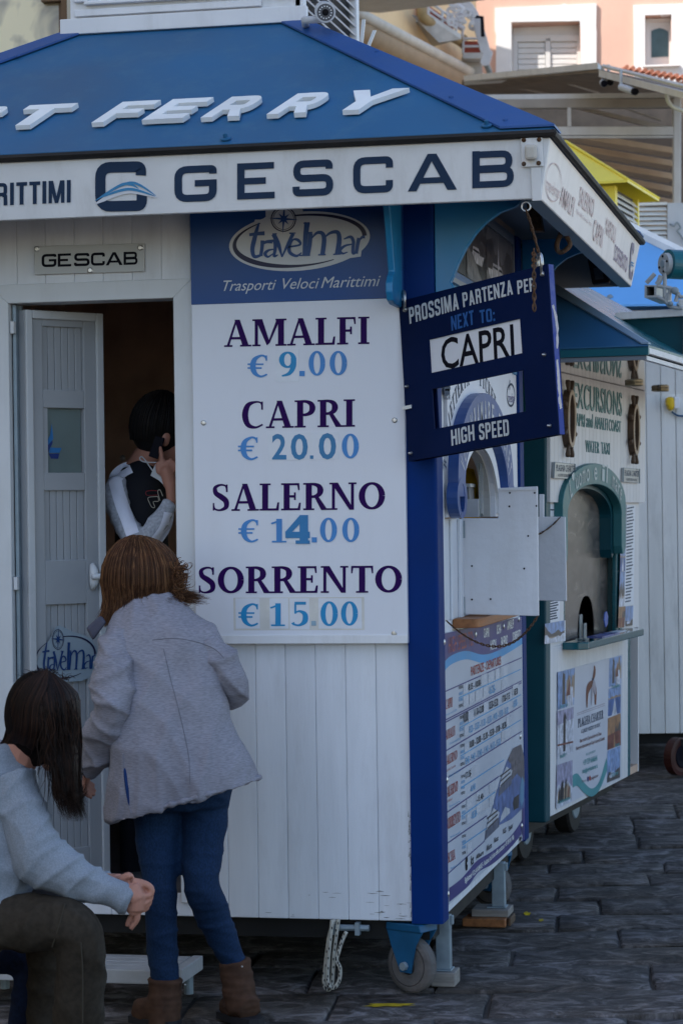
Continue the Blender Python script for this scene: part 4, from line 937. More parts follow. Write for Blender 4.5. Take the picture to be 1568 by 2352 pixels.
mb.use(mat('sign_letter_blue', (.018, .10, .32), .45)); put(mb, SG, word('NEXT', CS, .10), (1037, 760), (1089, 745), (1035, 727), .001); put(mb, SG, word('TO:', CS, .10), (1103, 743), (1137, 737), (1101, 713), .001)
mb.build('lettering', None, HS, kind='stuff')
mb = MB().use(m_ink); put(mb, SG, bf('CAPRI', .012), (1012, 849), (1179, 815), (1009, 781), -.004); mb.build('card_lettering', None, HS)
for px, py in ((1251, 815), (1263, 978), (936, 888), (945, 1041)):
    c = SG.hw(px, py, 0); MB().lathe(c, SG.n, [(0, .006), (.004, .006), (.008, .004), (.014, .003), (.015, .0005)], 10).build('bolt', m_steel, HS, smooth=True)
MB().pbox(SG, SG.h(926, 936)[0]-.0, SG.h(946, 936)[0], SG.h(936, 940)[1], SG.h(936, 932)[1], .002, .006).build('cable_tie', m_letter, HS)
# shackles and hanging chain
def shackle(c, du, up, n, R, L, r, label):
    t = thing('shackle', label, 'shackle', c); pts = [c-du*R-up*L]+[c-du*R*math.cos(a)+up*R*math.sin(a) for a in [i*math.pi/8 for i in range(9)]]+[c+du*R-up*L]
    MB().tube(pts, r, 8).build('bow', m_steel, t, smooth=True); MB().tube([c-du*(R+.012)-up*L, c+du*(R+.012)-up*L], r*1.2, 8).build('pin', m_steel, t, smooth=True)
    return t
nn = -SG.n
c = SG.w(W2-.045, H2-.0, -.015)+sv*.020; shackle(c, SG.n*.55+su*.83, sv, None, .021, .048, .0062, 'bright steel shackle holding the upper right corner of the hanging sign')
c = SG.w(-W2+.012, H2-.0, -.012)+sv*.012; shackle(c, SG.n*.6+su*.8, sv, None, .020, .045, .0062, 'dull shackle fixing the left corner of the hanging sign to the post')
top = atY(1207, 470, -.40); bot = SG.w(W2-.045, H2, -.012)+sv*.048
CH3 = thing('hanging_chain', 'rusty chain holding the navy sign from the fascia corner', 'chain', top)
MB().tube([top+V((.014*math.cos(a), 0, .014*math.sin(a)-.006)) for a in [i*math.pi/8 for i in range(16)]], .003, 6, closed=True).build('ring', m_steel, CH3, smooth=True)
chain([top-V((0, 0, .018)), top.lerp(bot, .33)-V((0, 0, .003)), top.lerp(bot, .66), bot], .016, .0028, .0115, CH3, m_rust)
ft = atY(1225, 600, -.47); fb = atY(1226, 712, -.47)
CH4 = thing('loose_chain', 'loose tail of rusty chain hanging in front of the word PER on the navy sign', 'chain', ft)
chain([bot+V((-.012, -.02, .005)), ft-V((0, 0, .02)), fb], .016, .0028, .0115, CH4, m_rust)
# ---- timetable poster
TT = thing('timetable_poster', 'HIGH SPEED TO poster of ferry departure times on the lower side wall', 'poster', RS.w(1.0, .28, .01))
TP = Plane((.012, 0, 0), (0, 1, 0))
tl, tr, bl, br = (.108, 1.198), (2.005, 1.172), (.127, .282), (1.99, .280)
def warp(y, z): return .010+.006*math.sin(y*5.0+z*2)+.004*math.sin(z*9)
mb = MB(); nx, ny = 10, 6; g = []
TPm = mat('poster_paper', (.50, .53, .60), .35, .04, 4, dirt=.12, dirtcol=(.4, .4, .42))
def tq(s, t):
    a = (bl[0]+(br[0]-bl[0])*s, bl[1]+(br[1]-bl[1])*s); b = (tl[0]+(tr[0]-tl[0])*s, tl[1]+(tr[1]-tl[1])*s); return (a[0]+(b[0]-a[0])*t, a[1]+(b[1]-a[1])*t)
MB().prism(TP, [bl, br, tr, tl], -.008, .0).build('sheet', TPm, TT)
zA = Zm(1080, 1520, 260/1390); zB = Zm(1080, 1900, 260/1529)
mb = MB().use(m_viol)
TPh = lambda L: hp(TP, L)
# header band: the wave bottom edge
wave = smoothpath([zA(130, 760), zA(250, 640), (zA(450, 575)), zA(680, 625), zA(900, 560), zA(1210, 380)], 6)
wave = TPh(wave); wave[0] = (tl[0]+.002, wave[0][1]); wave = [(max(tl[0]+.002, min(2.0, y)), z) for y, z in wave]
up = [(y, tl[1]+(tr[1]-tl[1])*(y-tl[0])/(tr[0]-tl[0])) for y, z in wave]
def ribbon(mb, a, b, off):
    n = len(a); mb.add([TP.w(*p, off) for p in a]+[TP.w(*p, off) for p in b], [(i, i+1, n+i+1, n+i) for i in range(n-1)])
ribbon(mb, wave, up, .0004)
mb.use(mat('ink_ribbon', (.06, .30, .60), .4)); ribbon(mb, [(y, z-.030) for y, z in wave], wave, .0006)
mb.use(m_viol)
wv2 = TPh(smoothpath([zB(190, 1925), zB(400, 1770), zB(520, 1640), zB(660, 1480), zB(900, 1330), zB(1150, 1120), zB(1320, 880)], 6)); wv2 = [(max(bl[0]+.002, min(1.985, y)), z) for y, z in wv2]
wv3 = TPh(smoothpath([zB(200, 2130), zB(420, 1950), zB(540, 1840), zB(680, 1650), zB(900, 1520), zB(1150, 1290), zB(1310, 1090)], 6)); wv3 = [(max(bl[0]+.002, min(1.985, y)), z) for y, z in wv3]
ribbon(mb, wv3, wv2, .0006)
mb.build('printed_bands', None, TT)
mb = MB().use(mat('ink_outline_red', (.32, .09, .10), .5))
put(mb, TP, bf('HIGH SPEED TO:', .01), zA(213, 605), zA(545, 500), zA(213, 400), .0012)
mb.use(m_red); pp = {**SERIF, 'D': (.9, stem(.2)+[bowl(.2, 0, 1, .6)]), 'U': (.9, stem(.2, bot=False)+stem(.72, w=.1, bot=False)+[curve([(.2, .3), (.3, .06), (.5, .05), (.68, .15), (.72, .4)], [.18, .14, .1, .1, .1])]), 'Z': (.8, [rect(.06, .7, .9, 1), rect(.06, .7, 0, .1), quad((.04, .08), (.24, .08), (.7, .92), (.5, .92))])}
put(mb, TP, bf('PARTENZE - DEPARTURES', .012), zA(512, 910), zA(915, 755), zA(512, 790), .0012)
for w, A, B, top in (('CAPRI', zA(175, 1360), zA(265, 1318), zA(175, 1230)), ('AMALFI', zA(175, 1770), zA(298, 1700), zA(177, 1640)), ('SALERNO', zA(170, 2112), zA(328, 2020), zA(172, 1985)), ('SALERNO', zB(192, 568), zB(370, 455), zB(194, 410)), ('SORRENTO', zB(203, 1035), zB(405, 905), zB(205, 870)), ('ISCHIA', zB(213, 1530), zB(332, 1455), zB(215, 1378))):
    put(mb, TP, word(w, SERIF, .02), A, B, top, .0012)
put(mb, TP, bf('Piazza della Concordia'), zA(172, 2200), zA(305, 2120), zA(172, 2165), .0012); put(mb, TP, bf('Molo Manfredi'), zB(197, 640), zB(288, 590), zB(197, 602), .0012)
mb.use(m_letter)
for w, A, B, top in (('CAPRI', (683, 398), (755, 380), (683, 280)), ('ISCHIA', (857, 350), (915, 330), (857, 235)), ('AMALFI', (995, 295), (1080, 265), (997, 178)), ('NAPOLI', (770, 565), (850, 540), (770, 440)), ('SALERNO', (910, 520), (998, 485), (912, 395)), ('SORRENTO', (1065, 445), (1172, 400), (1067, 330))):
    put(mb, TP, bf(w, .02), zA(*A), zA(*B), zA(*top), .0012)
put(mb, TP, bf('Biglietteria VOLAVIAMARE - Positano (tel. ticket office positano): +39 089 811 986', .012), zB(475, 1815), zB(1195, 1165), zB(475, 1735), .0012)
mb.use(m_ink)
for s_, f_, A, B, top in (('-9.15 - 10.00-', zA, (470, 1110), (648, 1030), (470, 1030)), ('10.00', zA, (410, 1540), (474, 1500), (410, 1420)), ('11.10-12.00', zA, (550, 1450), (682, 1385), (550, 1360)), ('13.30-15.30', zA, (752, 1355), (872, 1300), (752, 1262)), ('17.00-17.15', zA, (930, 1265), (1030, 1212), (930, 1180)), ('18.30', zA, (1086, 1172), (1134, 1148), (1086, 1090)),
        ('10.00 - 12.00 - 13.30 - 15.30 - 17.00 - 18.30-', zA, (492, 1875), (990, 1590), (492, 1790)), ('17.15-', zA, (440, 2285), (515, 2240), (440, 2205)), ('-15.40-', zB, (645, 625), (752, 560), (645, 545))):
    put(mb, TP, bf(s_, .02), f_(*A), f_(*B), f_(*top), .0016)
mb.use(m_cyan)
for s_, f_, A, B, top in (('-16.25-', zA, (745, 1160), (840, 1120), (745, 1060)), ('-9.20 - 10.30 - 11.30 - 12.30 - 14.00 - 15.00 - 16.30', zA, (480, 1680), (1010, 1400), (480, 1590)), ('-18.00-', zA, (1068, 1340), (1134, 1300), (1068, 1250)), ('8.40 - 9.40 - 10.40 - 11.40 - 14.10 - 15.30', zA, (438, 2095), (905, 1820), (438, 2005)), ('-8.40', zB, (555, 475), (628, 425), (555, 390)), ('-18.30-', zB, (560, 880), (655, 820), (560, 780))):
    put(mb, TP, bf(s_, .015), f_(*A), f_(*B), f_(*top), .0016)
for f_, A, w_ in ((zA, (172, 1450), 'Mercoledi, venerdi € 20.00'), (zA, (225, 1830), 'Giovedi, lunedi € 9.00'), (zA, (222, 2260), 'Giovedi, lunedi € 14'), (zB, (245, 700), 'Giovedi, lunedi € 14'), (zB, (262, 1150), 'Mercoledi, venerdi € 15'), (zB, (268, 1610), 'Mercoledi, venerdi € 20')):
    put(mb, TP, bf(w_), f_(*A), f_(A[0]+150, A[1]-75), f_(A[0], A[1]-28), .0012)
mb.build('printed_text', None, TT, kind='stuff')
# small row captions: two words above each other, black and blue
mb = MB()
for f_, x, y, dy in ((zA, 352, 1090, 0), (zA, 362, 1490, 0), (zA, 372, 1870, 0), (zB, 420, 270, 0), (zB, 428, 715, 0), (zB, 435, 1150, 0)):
    for k, (w_, m_) in enumerate((('POSITANO', m_ink), ('ANDATA', m_cyan), ('RITORNO', m_cyan), ('POSITANO', m_ink))):
        yy = y+k*82; mb.use(m_); put(mb, TP, bf(w_, .02), f_(x, yy), f_(x+55, yy-22), f_(x, yy-40), .0012)
mb.build('small_captions', None, TT, kind='stuff')
mb = MB().use(mat('sticker_white', (.62, .64, .70), .25, .05))
def stick(f_, x0, x1, yl, h, sl=-.46):
    mb.k += 1; mb.add([TP.w(*TP.h(*f_(*p)), .0010+(mb.k % 5)*.0001) for p in ((x0, yl), (x1, yl+(x1-x0)*sl), (x1, yl+(x1-x0)*sl-h), (x0, yl-h))], [[0, 1, 2, 3]])
for x0, x1, yl in ((408, 470, 1160), (648, 728, 1045), (740, 820, 1010), (835, 895, 965), (905, 1010, 935), (410, 478, 1330), (492, 565, 1290), (575, 665, 1250), (675, 745, 1200), (915, 970, 1110), (478, 550, 1530), (678, 748, 1410), (1070, 1150, 1180), (420, 480, 1720), (428, 500, 1960), (985, 1055, 1600), (920, 1050, 1790)): stick(zA, x0, x1, yl, 140)
for x0, x1, yl in ((560, 660, 270), (500, 570, 730), (640, 740, 640), (830, 965, 500), (640, 820, 800), (830, 900, 700), (500, 560, 960), (510, 575, 1390)): stick(zB, x0, x1, yl, 150, -.55)
mb.build('time_sticker', None, TT, kind='stuff')
mb = MB().use(m_cyan)
def rule(f_, A, B, w): mb.strip(TP, [TP.h(*f_(*A)), TP.h(*f_(*B))], w, .0008)
for A, B in (((355, 1200), (1180, 820)), ((365, 1600), (1180, 1160)), ((375, 1980), (1180, 1495)),): rule(zA, A, B, .004)
for A, B in (((420, 410), (1050, 0)), ((425, 830), (920, 470)), ((440, 1250), (800, 1000))): rule(zB, A, B, .004)
mb.use(m_viol)
for A, B in (((165, 1120), (1190, 665)), ((172, 1500), (1190, 975)), ((172, 1915), (1190, 1310)), ((172, 1530), (1190, 1000)), ((172, 2290), (1190, 1650)),): rule(zA, A, B, .0045)
for A, B in (((200, 780), (980, 240)), ((205, 1235), (800, 820)), ((212, 1690), (770, 1190))): rule(zB, A, B, .0045)
mb.build('printed_rules', None, TT)
# collage of boats in the lower corner
mb = MB()
def pl(pts, c, o): mb.use(c); mb.add([TP.w(*TP.h(*zB(*p)), o) for p in pts], [list(range(len(pts)))])
c_sea = mat('print_poster_sea', (.09, .14, .32), .4, .4, 20); c_hull = mat('print_poster_hull', (.10, .11, .16), .4, .4, 20); c_cliff = mat('print_poster_cliff', (.11, .10, .12), .4, .6, 40); c_pale = mat('print_poster_pale', (.45, .47, .52), .4, .2, 20); c_dk = mat('print_poster_dark', (.03, .03, .04), .4, .4)
pl([(760, 1190), (880, 700), (960, 400), (1100, 0), (1200, -180), (1330, -120), (1350, 350), (1345, 690), (1160, 870), (980, 960)], c_sea, .0018)
pl([(1100, 0), (1180, -170), (1300, -230), (1340, -60), (1350, 330), (1240, 200), (1160, 300), (1150, 60)], c_cliff, .0020)
for ox, oy, s_ in ((780, 1040, 1.0), (975, 410, .95)):
    pl([(ox, oy), (ox+190*s_, oy-220*s_), (ox+195*s_, oy-60*s_), (ox+10, oy+120*s_), (ox-10, oy+140*s_)], c_hull, .0022)
    pl([(ox, oy), (ox+40*s_, oy-170*s_), (ox+110*s_, oy-330*s_), (ox+200*s_, oy-270*s_), (ox+190*s_, oy-200*s_)], c_pale, .0024)
    for k in range(3): pl([(ox+20*s_, oy-(40+k*75)*s_), (ox+170*s_, oy-(190+k*60)*s_), (ox+172*s_, oy-(165+k*60)*s_), (ox+20*s_, oy-(15+k*75)*s_)], c_dk, .0026)
pl([(985, 920), (1130, 780), (1130, 720), (1060, 690), (1000, 830)], c_pale, .0024); pl([(1175, 640), (1190, 560), (1270, 500), (1260, 700), (1190, 740)], c_dk, .0024)
pl([(1280, 420), (1310, 240), (1335, 300), (1330, 600), (1300, 700), (1280, 600)], mat('print_poster_swirl', (.12, .28, .45), .4), .0028)
pl([(1315, 600), (1355, 560), (1355, 1170), (1315, 1200)], m_viol, .0016)
mb.build('printed_boats', None, TT)
mb = MB().use(m_ink)
for w_, A, B, top in (('Alicost', (560, 1560), (605, 1520), (560, 1420)), ('Alilauro', (640, 1465), (748, 1385), (640, 1400)), ('Alilauro', (790, 1345), (870, 1285), (790, 1265)), ('Alicost', (900, 1225), (965, 1180), (900, 1150)), ('NLG', (1035, 1090), (1080, 1060), (1035, 1020)), ('SNAV', (1118, 1050), (1180, 1000), (1118, 985))):
    put(mb, TP, bf(w_, .02), zB(*A), zB(*B), zB(*top), .0012)
mb.strip(TP, rline(hp(TP, [zB(508, 1500), zB(508, 1470), zB(490, 1480), zB(490, 1580), zB(508, 1570), zB(508, 1540)]), .01), .025, .0012)
mb.build('printed_logos', None, TT)
for f_, p in ((zA, (152, 458)), (zA, (1148, 152)), (zA, (572, 355)), (zA, (945, 248)), (zA, (1170, 1718)), (zB, (207, 295)), (zB, (225, 1975)), (zB, (1308, 970))):
    MB().lathe(TP.hw(*f_(*p), .0005), TP.n, [(0, .012), (.003, .011), (.006, .004)], 8).build('poster_screw', m_steel, TT)
# ---- undercarriage
def caster(c, yaw, R, wz, parent_label, label):
    t = thing('caster_wheel', label, 'wheel', (c[0], c[1], 0)); ax = V((math.cos(yaw), math.sin(yaw), 0)); fw = V((-ax.y, ax.x, 0)); C_ = V((c[0], c[1], R))
    MB().lathe(C_-ax*.024, ax, [(0, .02), (0, R*.80), (.004, R*.93), (.010, R), (.038, R), (.044, R*.93), (.048, R*.80), (.048, .02)], 32).build('tyre', mat('worn_rubber', (.13, .12, .115), .8, .3, 12, .4, 60, dirt=.5, dirtcol=(.12, .06, .03)), t, smooth=False)
    MB().lathe(C_-ax*.0275, ax, [(0, .001), (0, R*.28), (.0, R*.34), (.008, R*.38), (.010, R*.70), (.003, R*.76), (.003, R*.80), (.012, R*.82), (.043, R*.82), (.052, R*.76), (.046, R*.38), (.056, R*.3), (.056, .001)], 32).build('rim', mat('dark_rim', (.035, .032, .032), .55, .3, 12, dirt=.4, dirtcol=(.13, .06, .025)), t)
    m_ = mat('blue_steel', (.012, .10, .22), .45, .2, 8, dirt=.25, dirtcol=(.06, .06, .07))
    for s in (-1, 1):
        d_ = ax*s*.036; th = ax*.003; q = [C_+d_+fw*a+V((0, 0, b)) for a, b in ((-.020, -.022), (.024, -.022), (.045, .07), (.075, wz-R-.03), (-.075, wz-R-.03), (-.06, .07))]
        n = len(q); MB().add([p-th for p in q]+[p+th for p in q], [list(range(n)), list(range(n, 2*n))]+[(i, (i+1) % n, n+(i+1) % n, n+i) for i in range(n)]).build('fork', m_, t)
    MB().hexa([C_+V((0, 0, wz-R-.03))+ax*a+fw*b for a, b in ((-.045, -.075), (.045, -.075), (.045, .075), (-.045, .075))], [C_+V((0, 0, wz-R-.004))+ax*a+fw*b for a, b in ((-.05, -.07), (.05, -.07), (.05, .07), (-.05, .07))]).build('swivel_plate', m_, t, bevel=.003)
    MB().lathe(C_-ax*.052, ax, [(0, .008), (.0, .014), (.008, .015), (.096, .015), (.104, .014), (.104, .001)], 8).build('axle_bolt', m_galv, t)
    return t
c1 = onground(946, 2287)
caster((c1.x-.01, c1.y+.06), math.radians(62+180), .093, .24, None, 'big worn caster wheel in a blue fork under the near corner of the kiosk')
c2 = onground(1126, 2086); caster((c2.x, c2.y+.03), math.radians(60), .093, .24, None, 'caster wheel behind the second jack leg, under the far side of the kiosk')
caster((-1.85, .2), math.radians(95), .093, .24, None, 'caster wheel hidden under the far left corner of the kiosk')
def leg(px0, px1, ytop, ybot, Y, D=.045, parent=K1):
    P = Plane((0, Y, 0), (1, 0, 0)); a = P.h(px0, ybot); b = P.h(px1, ybot); w = b[0]-a[0]
    t = MB(); t.box(a[0], b[0], Y, Y+D, a[1], ZB-.0075).box(a[0]-.02, b[0]+.005, Y-.01, Y+D+.02, a[1]-.006, a[1]-.0002)
    t.box(b[0]+.0005, b[0]+.010, Y+.01, Y+D-.01, ZB-.04, ZB-.01)
    return t.build('jack_leg', m_galv, parent, bevel=.002), a, b
def block(pts, Y, D, name, label, m, z1):
    P = Plane((0, Y, 0), (1, 0, 0)); (a, b) = P.h(pts[0], 0)[0], P.h(pts[1], 0)[0]
    a = P.h(pts[0], pts[2])[0]; b = P.h(pts[1], pts[2])[0]; z0 = P.h(pts[0], pts[3])[1]
    t = MB().box(a, b, Y-.02, Y+D, max(.0, z0), z1).build(name, m, None, bevel=.004)
    return tag(t, label, 'wood block')
l1, a, b = leg(1001, 1033, 2105, 2226, .17)
block((991, 1046, 2240, 2276), .165, .09, 'wood_block', 'grey wood block under the near jack leg beside the caster wheel', m_block, a[1]-.0065)
l2, a, b = leg(1129, 1158, 1980, 2082, 1.42)
tag(MB().box(a[0]-.075, b[0]+.02, 1.38, 1.52, .032, a[1]-.0065).build('wood_block', m_block, None, bevel=.003), 'thick grey wood block directly under the second jack leg', 'wood block')
tag(MB().hexa([V((a[0]-.105, 1.34, 0)), V((a[0]+.065, 1.33, 0)), V((a[0]+.06, 1.45, 0)), V((a[0]-.10, 1.46, 0))], [V((a[0]-.105, 1.34, .031)), V((a[0]+.065, 1.33, .031)), V((a[0]+.06, 1.45, .031)), V((a[0]-.10, 1.46, .031))]).build('wood_offcut', m_pine, None, bevel=.004), 'reddish brown timber offcut lying lowest under the second jack leg', 'wood block')
tag(MB().box(a[0]+.07, b[0]+.03, 1.37, 1.50, 0, .031).build('wood_offcut', mat('dark_timber', (.10, .06, .035), .7, .3), None, bevel=.003), 'short dark timber offcut beside the reddish one under the second jack leg', 'wood block')
# hitch and rope
HB = MB().box(-.37, -.355, -.01, .02, ZB-.05, ZB-.008).box(-.285, -.27, -.01, .02, ZB-.05, ZB-.008); HB.tube([(-.365, .01, ZB-.028), (-.24, .01, ZB-.028)], .011, 10); HB.build('hitch_bar', m_galv, K1)
RP = thing('rope_loop', 'white flecked rope looped and hanging from the hitch bar under the front wall', 'rope', atY(765, 2190, -.01))
def rope_pts(L, Y): return [atY(x, y, Y) for x, y in L]
m_rope = mat('rope_white', (.50, .48, .42), .8, .15, 40, .6, 200); 
r1 = smoothpath([tuple(p) for p in rope_pts([(768, 2112), (756, 2150), (749, 2200), (744, 2250), (748, 2270), (757, 2272), (763, 2255), (766, 2200), (772, 2150), (777, 2112)], -.02)], 6)
r2 = smoothpath([tuple(p) for p in rope_pts([(763, 2113), (756, 2180), (752, 2240), (756, 2264), (768, 2268), (779, 2250), (781, 2225), (773, 2205), (778, 2185), (784, 2165), (795, 2140)], -.038)], 6)
for r__ in (r1, r2):
    MB().tube(r__, .0068, 8).build('rope_strand', m_rope, RP, smooth=True)
fl = MB(); R_ = random.Random(5)
for r__ in (r1, r2):
    for i in range(2, len(r__)-1, 2):
        p = V(r__[i]); a = R_.uniform(0, 6.28); q = p+V((math.cos(a)*.003, -.0062, math.sin(a)*.003)); fl.ell(q, (.0022, .0018, .005), 6, 4)
fl.build('rope_fleck', m_ink, RP, kind='stuff')
# step stool
ST = thing('step_stool', 'low white slatted step stool on the paving below the open kiosk door', 'stool', (-1.2, -.18, 0))
m_st = mat('stool_white', (.42, .43, .44), .55, .1, 8, dirt=.4, dirtcol=(.15, .14, .13))
for k in range(4): MB().box(-1.50, -.84, -.055-k*.062-.052, -.055-k*.062, .105, .120).build('slat', m_st, ST, bevel=.003)
MB().box(-1.52, -.825, -.33, -.304, .075, .122).build('front_rail', m_st, ST, bevel=.004); MB().box(-.835, -.80, -.303, -.05, .075, .1225).build('end_rail', m_st, ST, bevel=.004); MB().box(-1.535, -1.505, -.303, -.05, .075, .1225).build('end_rail', m_st, ST, bevel=.004)
for x, y in ((-.84, -.09), (-.86, -.28), (-1.49, -.09), (-1.49, -.28)): MB().tube([(x, y, 0), (x, y, .09)], .016, 10).build('leg', m_galv, ST)
# ---- security camera on the turret
zc = Zm(0, 0, 854/1568)
cc = atdepth(*zc(1492, 55), 8.45)
SCm = thing('security_camera', 'white round-nosed security camera with ring of infrared lights on the turret corner', 'camera', cc)
ax = (CAM-cc+V((.6, 0, -.8))).normalized(); m_cam = mat('camera_white', (.5, .52, .55), .35, .05)
MB().lathe(cc-ax*.10, ax, [(0, .018), (.02, .032), (.10, .036), (.115, .036), (.116, .031)], 24).build('housing', m_cam, SCm, smooth=False)
MB().lathe(cc+ax*.004, ax, [(0, .031), (.012, .030), (.0125, .001)], 24).build('front_glass', mat('camera_face', (.12, .12, .13), .2), SCm)
MB().lathe(cc+ax*.0166, ax, [(0, .012), (.003, .011), (.0035, .001)], 16).build('lens', mat('lens_black', (.01, .01, .012), .08), SCm)
a1 = ax.orthogonal().normalized(); b1_ = ax.cross(a1)
for i in range(14):
    t = 2*math.pi*i/14; MB().lathe(cc+ax*.0167+(a1*math.cos(t)+b1_*math.sin(t))*.021, ax, [(0, .0026), (.001, .0024), (.0014, .0004)], 6).build('infrared_light', m_letter, SCm)
MB().tube([cc-ax*.06-V((0, 0, .03)), cc-ax*.06-V((.07, 0, .03)), V((XT1+.02, TY0+.03, cc.z-.02))], .014, 8).build('mount_arm', m_cam, SCm, smooth=True)
# white slats sticking up behind the roof
for A, B, lb in (((829, 106), (835, 45), 'straight white strip sticking up behind the roof slope'), ((843, 113), (860, 70), 'leaning white strip sticking up right of the straight one behind the roof')):
    P = Plane((0, 2.2, 0), (1, 0, 0)); a = P.h(*A); b = P.h(*B); a = (a[0]-(b[0]-a[0])*3, a[1]-(b[1]-a[1])*3.0)
    tag(MB().prism(P, [(a[0]-.007, a[1]), (a[0]+.007, a[1]), (b[0]+.007, b[1]), (b[0]-.007, b[1])], -.006, .006).build('plastic_strip', m_letter, None), lb, 'plastic strip')
# eave hook and floodlight under the far eave
FL = thing('floodlight', 'small black floodlight under the far eave of the near kiosk', 'light', (.30, Y1+.1, 2.45))
P = Plane((0, Y1+.18, 0), (1, 0, 0)); q = hp(P, [zr(940, 1755), zr(1130, 1730), zr(1100, 1440), zr(880, 1440)])
MB().prism(P, q, -.05, 0).build('lamp_body', m_ink, FL, bevel=.005); q2 = hp(P, [zr(975, 1700), zr(1070, 1690), zr(1050, 1560), zr(950, 1570)]); MB().prism(P, q2, .0005, .004).build('lamp_glass', mat('lamp_glass', (.05, .06, .07), .1), FL)
HK = thing('bent_hook', 'bent rusty awning hook hanging under the soffit behind the fascia corner', 'hook', (.3, .5, 2.7))
MB().tube(smoothpath([tuple(atY(*zr(x, y), .6)) for x, y in ((520, 1080), (590, 1150), (545, 1290), (550, 1370), (600, 1390), (690, 1310), (640, 1200))], 5), .009, 8).build('hook_rod', m_rust, HK, smooth=True)
MB().hexa([V((.255, .60, 2.60)), V((.30, .60, 2.60)), V((.30, .66, 2.60)), V((.255, .66, 2.60))], [V((.235, .60, 2.78)), V((.27, .60, 2.78)), V((.27, .66, 2.78)), V((.235, .66, 2.78))]).build('hook_plate', m_rust, HK)
# ================================================================== second kiosk (teal)
a2 = math.radians(6.43); O2 = onground(1251, 1882, .25); D2 = V((math.sin(a2), math.cos(a2), 0)); U2 = V((D2.y, -D2.x, 0))
UP2 = (V((0, 0, 1))+U2*.015).normalized()
B2 = O2-UP2*.25
S2 = Plane(B2, D2, UP2); F2 = Plane(B2, U2, UP2)
def k2(x, y, z): return B2+U2*x+D2*y+UP2*z
def kbox(mb, x0, x1, y0, y1, z0, z1): return mb.hexa([k2(x, y, z0) for x, y in ((x0, y0), (x1, y0), (x1, y1), (x0, y1))], [k2(x, y, z1) for x, y in ((x0, y0), (x1, y0), (x1, y1), (x0, y1))])
K2 = thing('excursion_kiosk', 'teal trimmed white kiosk behind the first one, raised EXCURSIONS letters over its arched window', 'kiosk', (B2.x-.9, B2.y+1, 0))
m_teal = mat('teal_paint', (.004, .105, .135), .3, .08, 5, .06, 30, spec=.5, bdist=.003)
m_teald = mat('teal_dark', (.003, .060, .085), .4, .1, 4)
m_w2 = [mat('cream_plank_%d' % i, tuple(c*k for c in (.66, .65, .66)), .5, .04, 4, .2, 26, dirt=.15, dirtcol=(.4, .38, .35), streak=1, stretch=(4, 4, .5), bdist=.003) for i, k in enumerate((1, .96, 1.03))]
L2 = 2.10; zs2 = S2.h(1285, 857)[1]
zc2 = 1.0
zb2 = S2.h(1253, 1154)[1]
# lower planks, narrow ribs
lo = [.012+i*.0725 for i in range(25)]; lo = [q for q in lo if q < 1.75]+[1.765]
plank_wall(S2, lo, .25, zc2, .02, K2, mats=m_w2, bev=.002)
kbox(MB(), -.02, .0, 1.766, 1.83, .25, zc2).build('corner_post', m_teal, K2, bevel=.004)
mb = MB(); kbox(mb, -.105, .006, -.012, .075, .235, zs2); mb.build('corner_post', m_teald, K2, bevel=.008)
kbox(MB(), -1.9, -.105, 0, .02, .25, zs2).build('front_wall', m_teald, K2)
kbox(MB(), -1.9, -.0, 2.02, 2.04, .25, zs2).build('far_wall', m_w2[0], K2)
kbox(MB(), -1.9, -1.88, .02, 2.02, .25, zs2).build('far_wall', m_w2[0], K2)
kbox(MB(), -1.9, -.001, .021, 2.019, .252, .29).build('floor', m_inner, K2)
# middle zone with the glazed opening
g0_, g1_ = S2.h(1297, 1300)[0], S2.h(1427, 1300)[0]
MB().pbox(S2, .076, g0_-.03, zc2+.001, zb2+.05, -.02, 0).build('side_panel', m_w2[0], K2); MB().pbox(S2, g1_, 2.02, zc2+.001, zb2+.05, -.02, 0).build('side_panel', m_w2[0], K2)
N2 = 28
def earc(c, a, zt_, zs, n=N2): return [(c+a*math.cos(math.radians(180-180*i/n)), zs+(zt_-zs)*math.sin(math.radians(180-180*i/n))) for i in range(n+1)]
ap = S2.h(1366, 1064); al = S2.h(1292, 1156); ar = S2.h(1436.5, 1153)
AR2 = Plane(B2+U2*.045, D2, UP2)
ap, al, ar = AR2.h(1366, 1064), AR2.h(1292, 1158), AR2.h(1436.5, 1156); il, ia, ir = AR2.h(1303, 1182), AR2.h(1368, 1112), AR2.h(1427, 1184); rb_ = AR2.h(1434, 1262)
ca, ra = (al[0]+ar[0])/2, (ar[0]-al[0])/2; ci, ri = (il[0]+ir[0])/2, (ir[0]-il[0])/2
# upper board, planked, with the arch cut out of each board
ub = [.0+i*.0775 for i in range(28)]; zt2 = zs2-.001
mbU = []
for i in range(len(ub)-1):
    a, b = ub[i]+.0008, ub[i+1]-.0008
    if b > 2.125: break
    def zarch(y):
        t = (y-ca)/ra
        return (al[1]-.03)+(ap[1]-al[1]+.02)*math.sqrt(max(0, 1-t*t)) if abs(t) < 1 else zb2
    n = 3; low = [(a+(b-a)*k/n, max(zb2, zarch(a+(b-a)*k/n))) for k in range(n+1)]
    MB().prism(S2, low+[(b, zt2), (a, zt2)], -.02, .022).build('upper_plank', rnd.choice(m_w2), K2, bevel=.0018, seg=1)
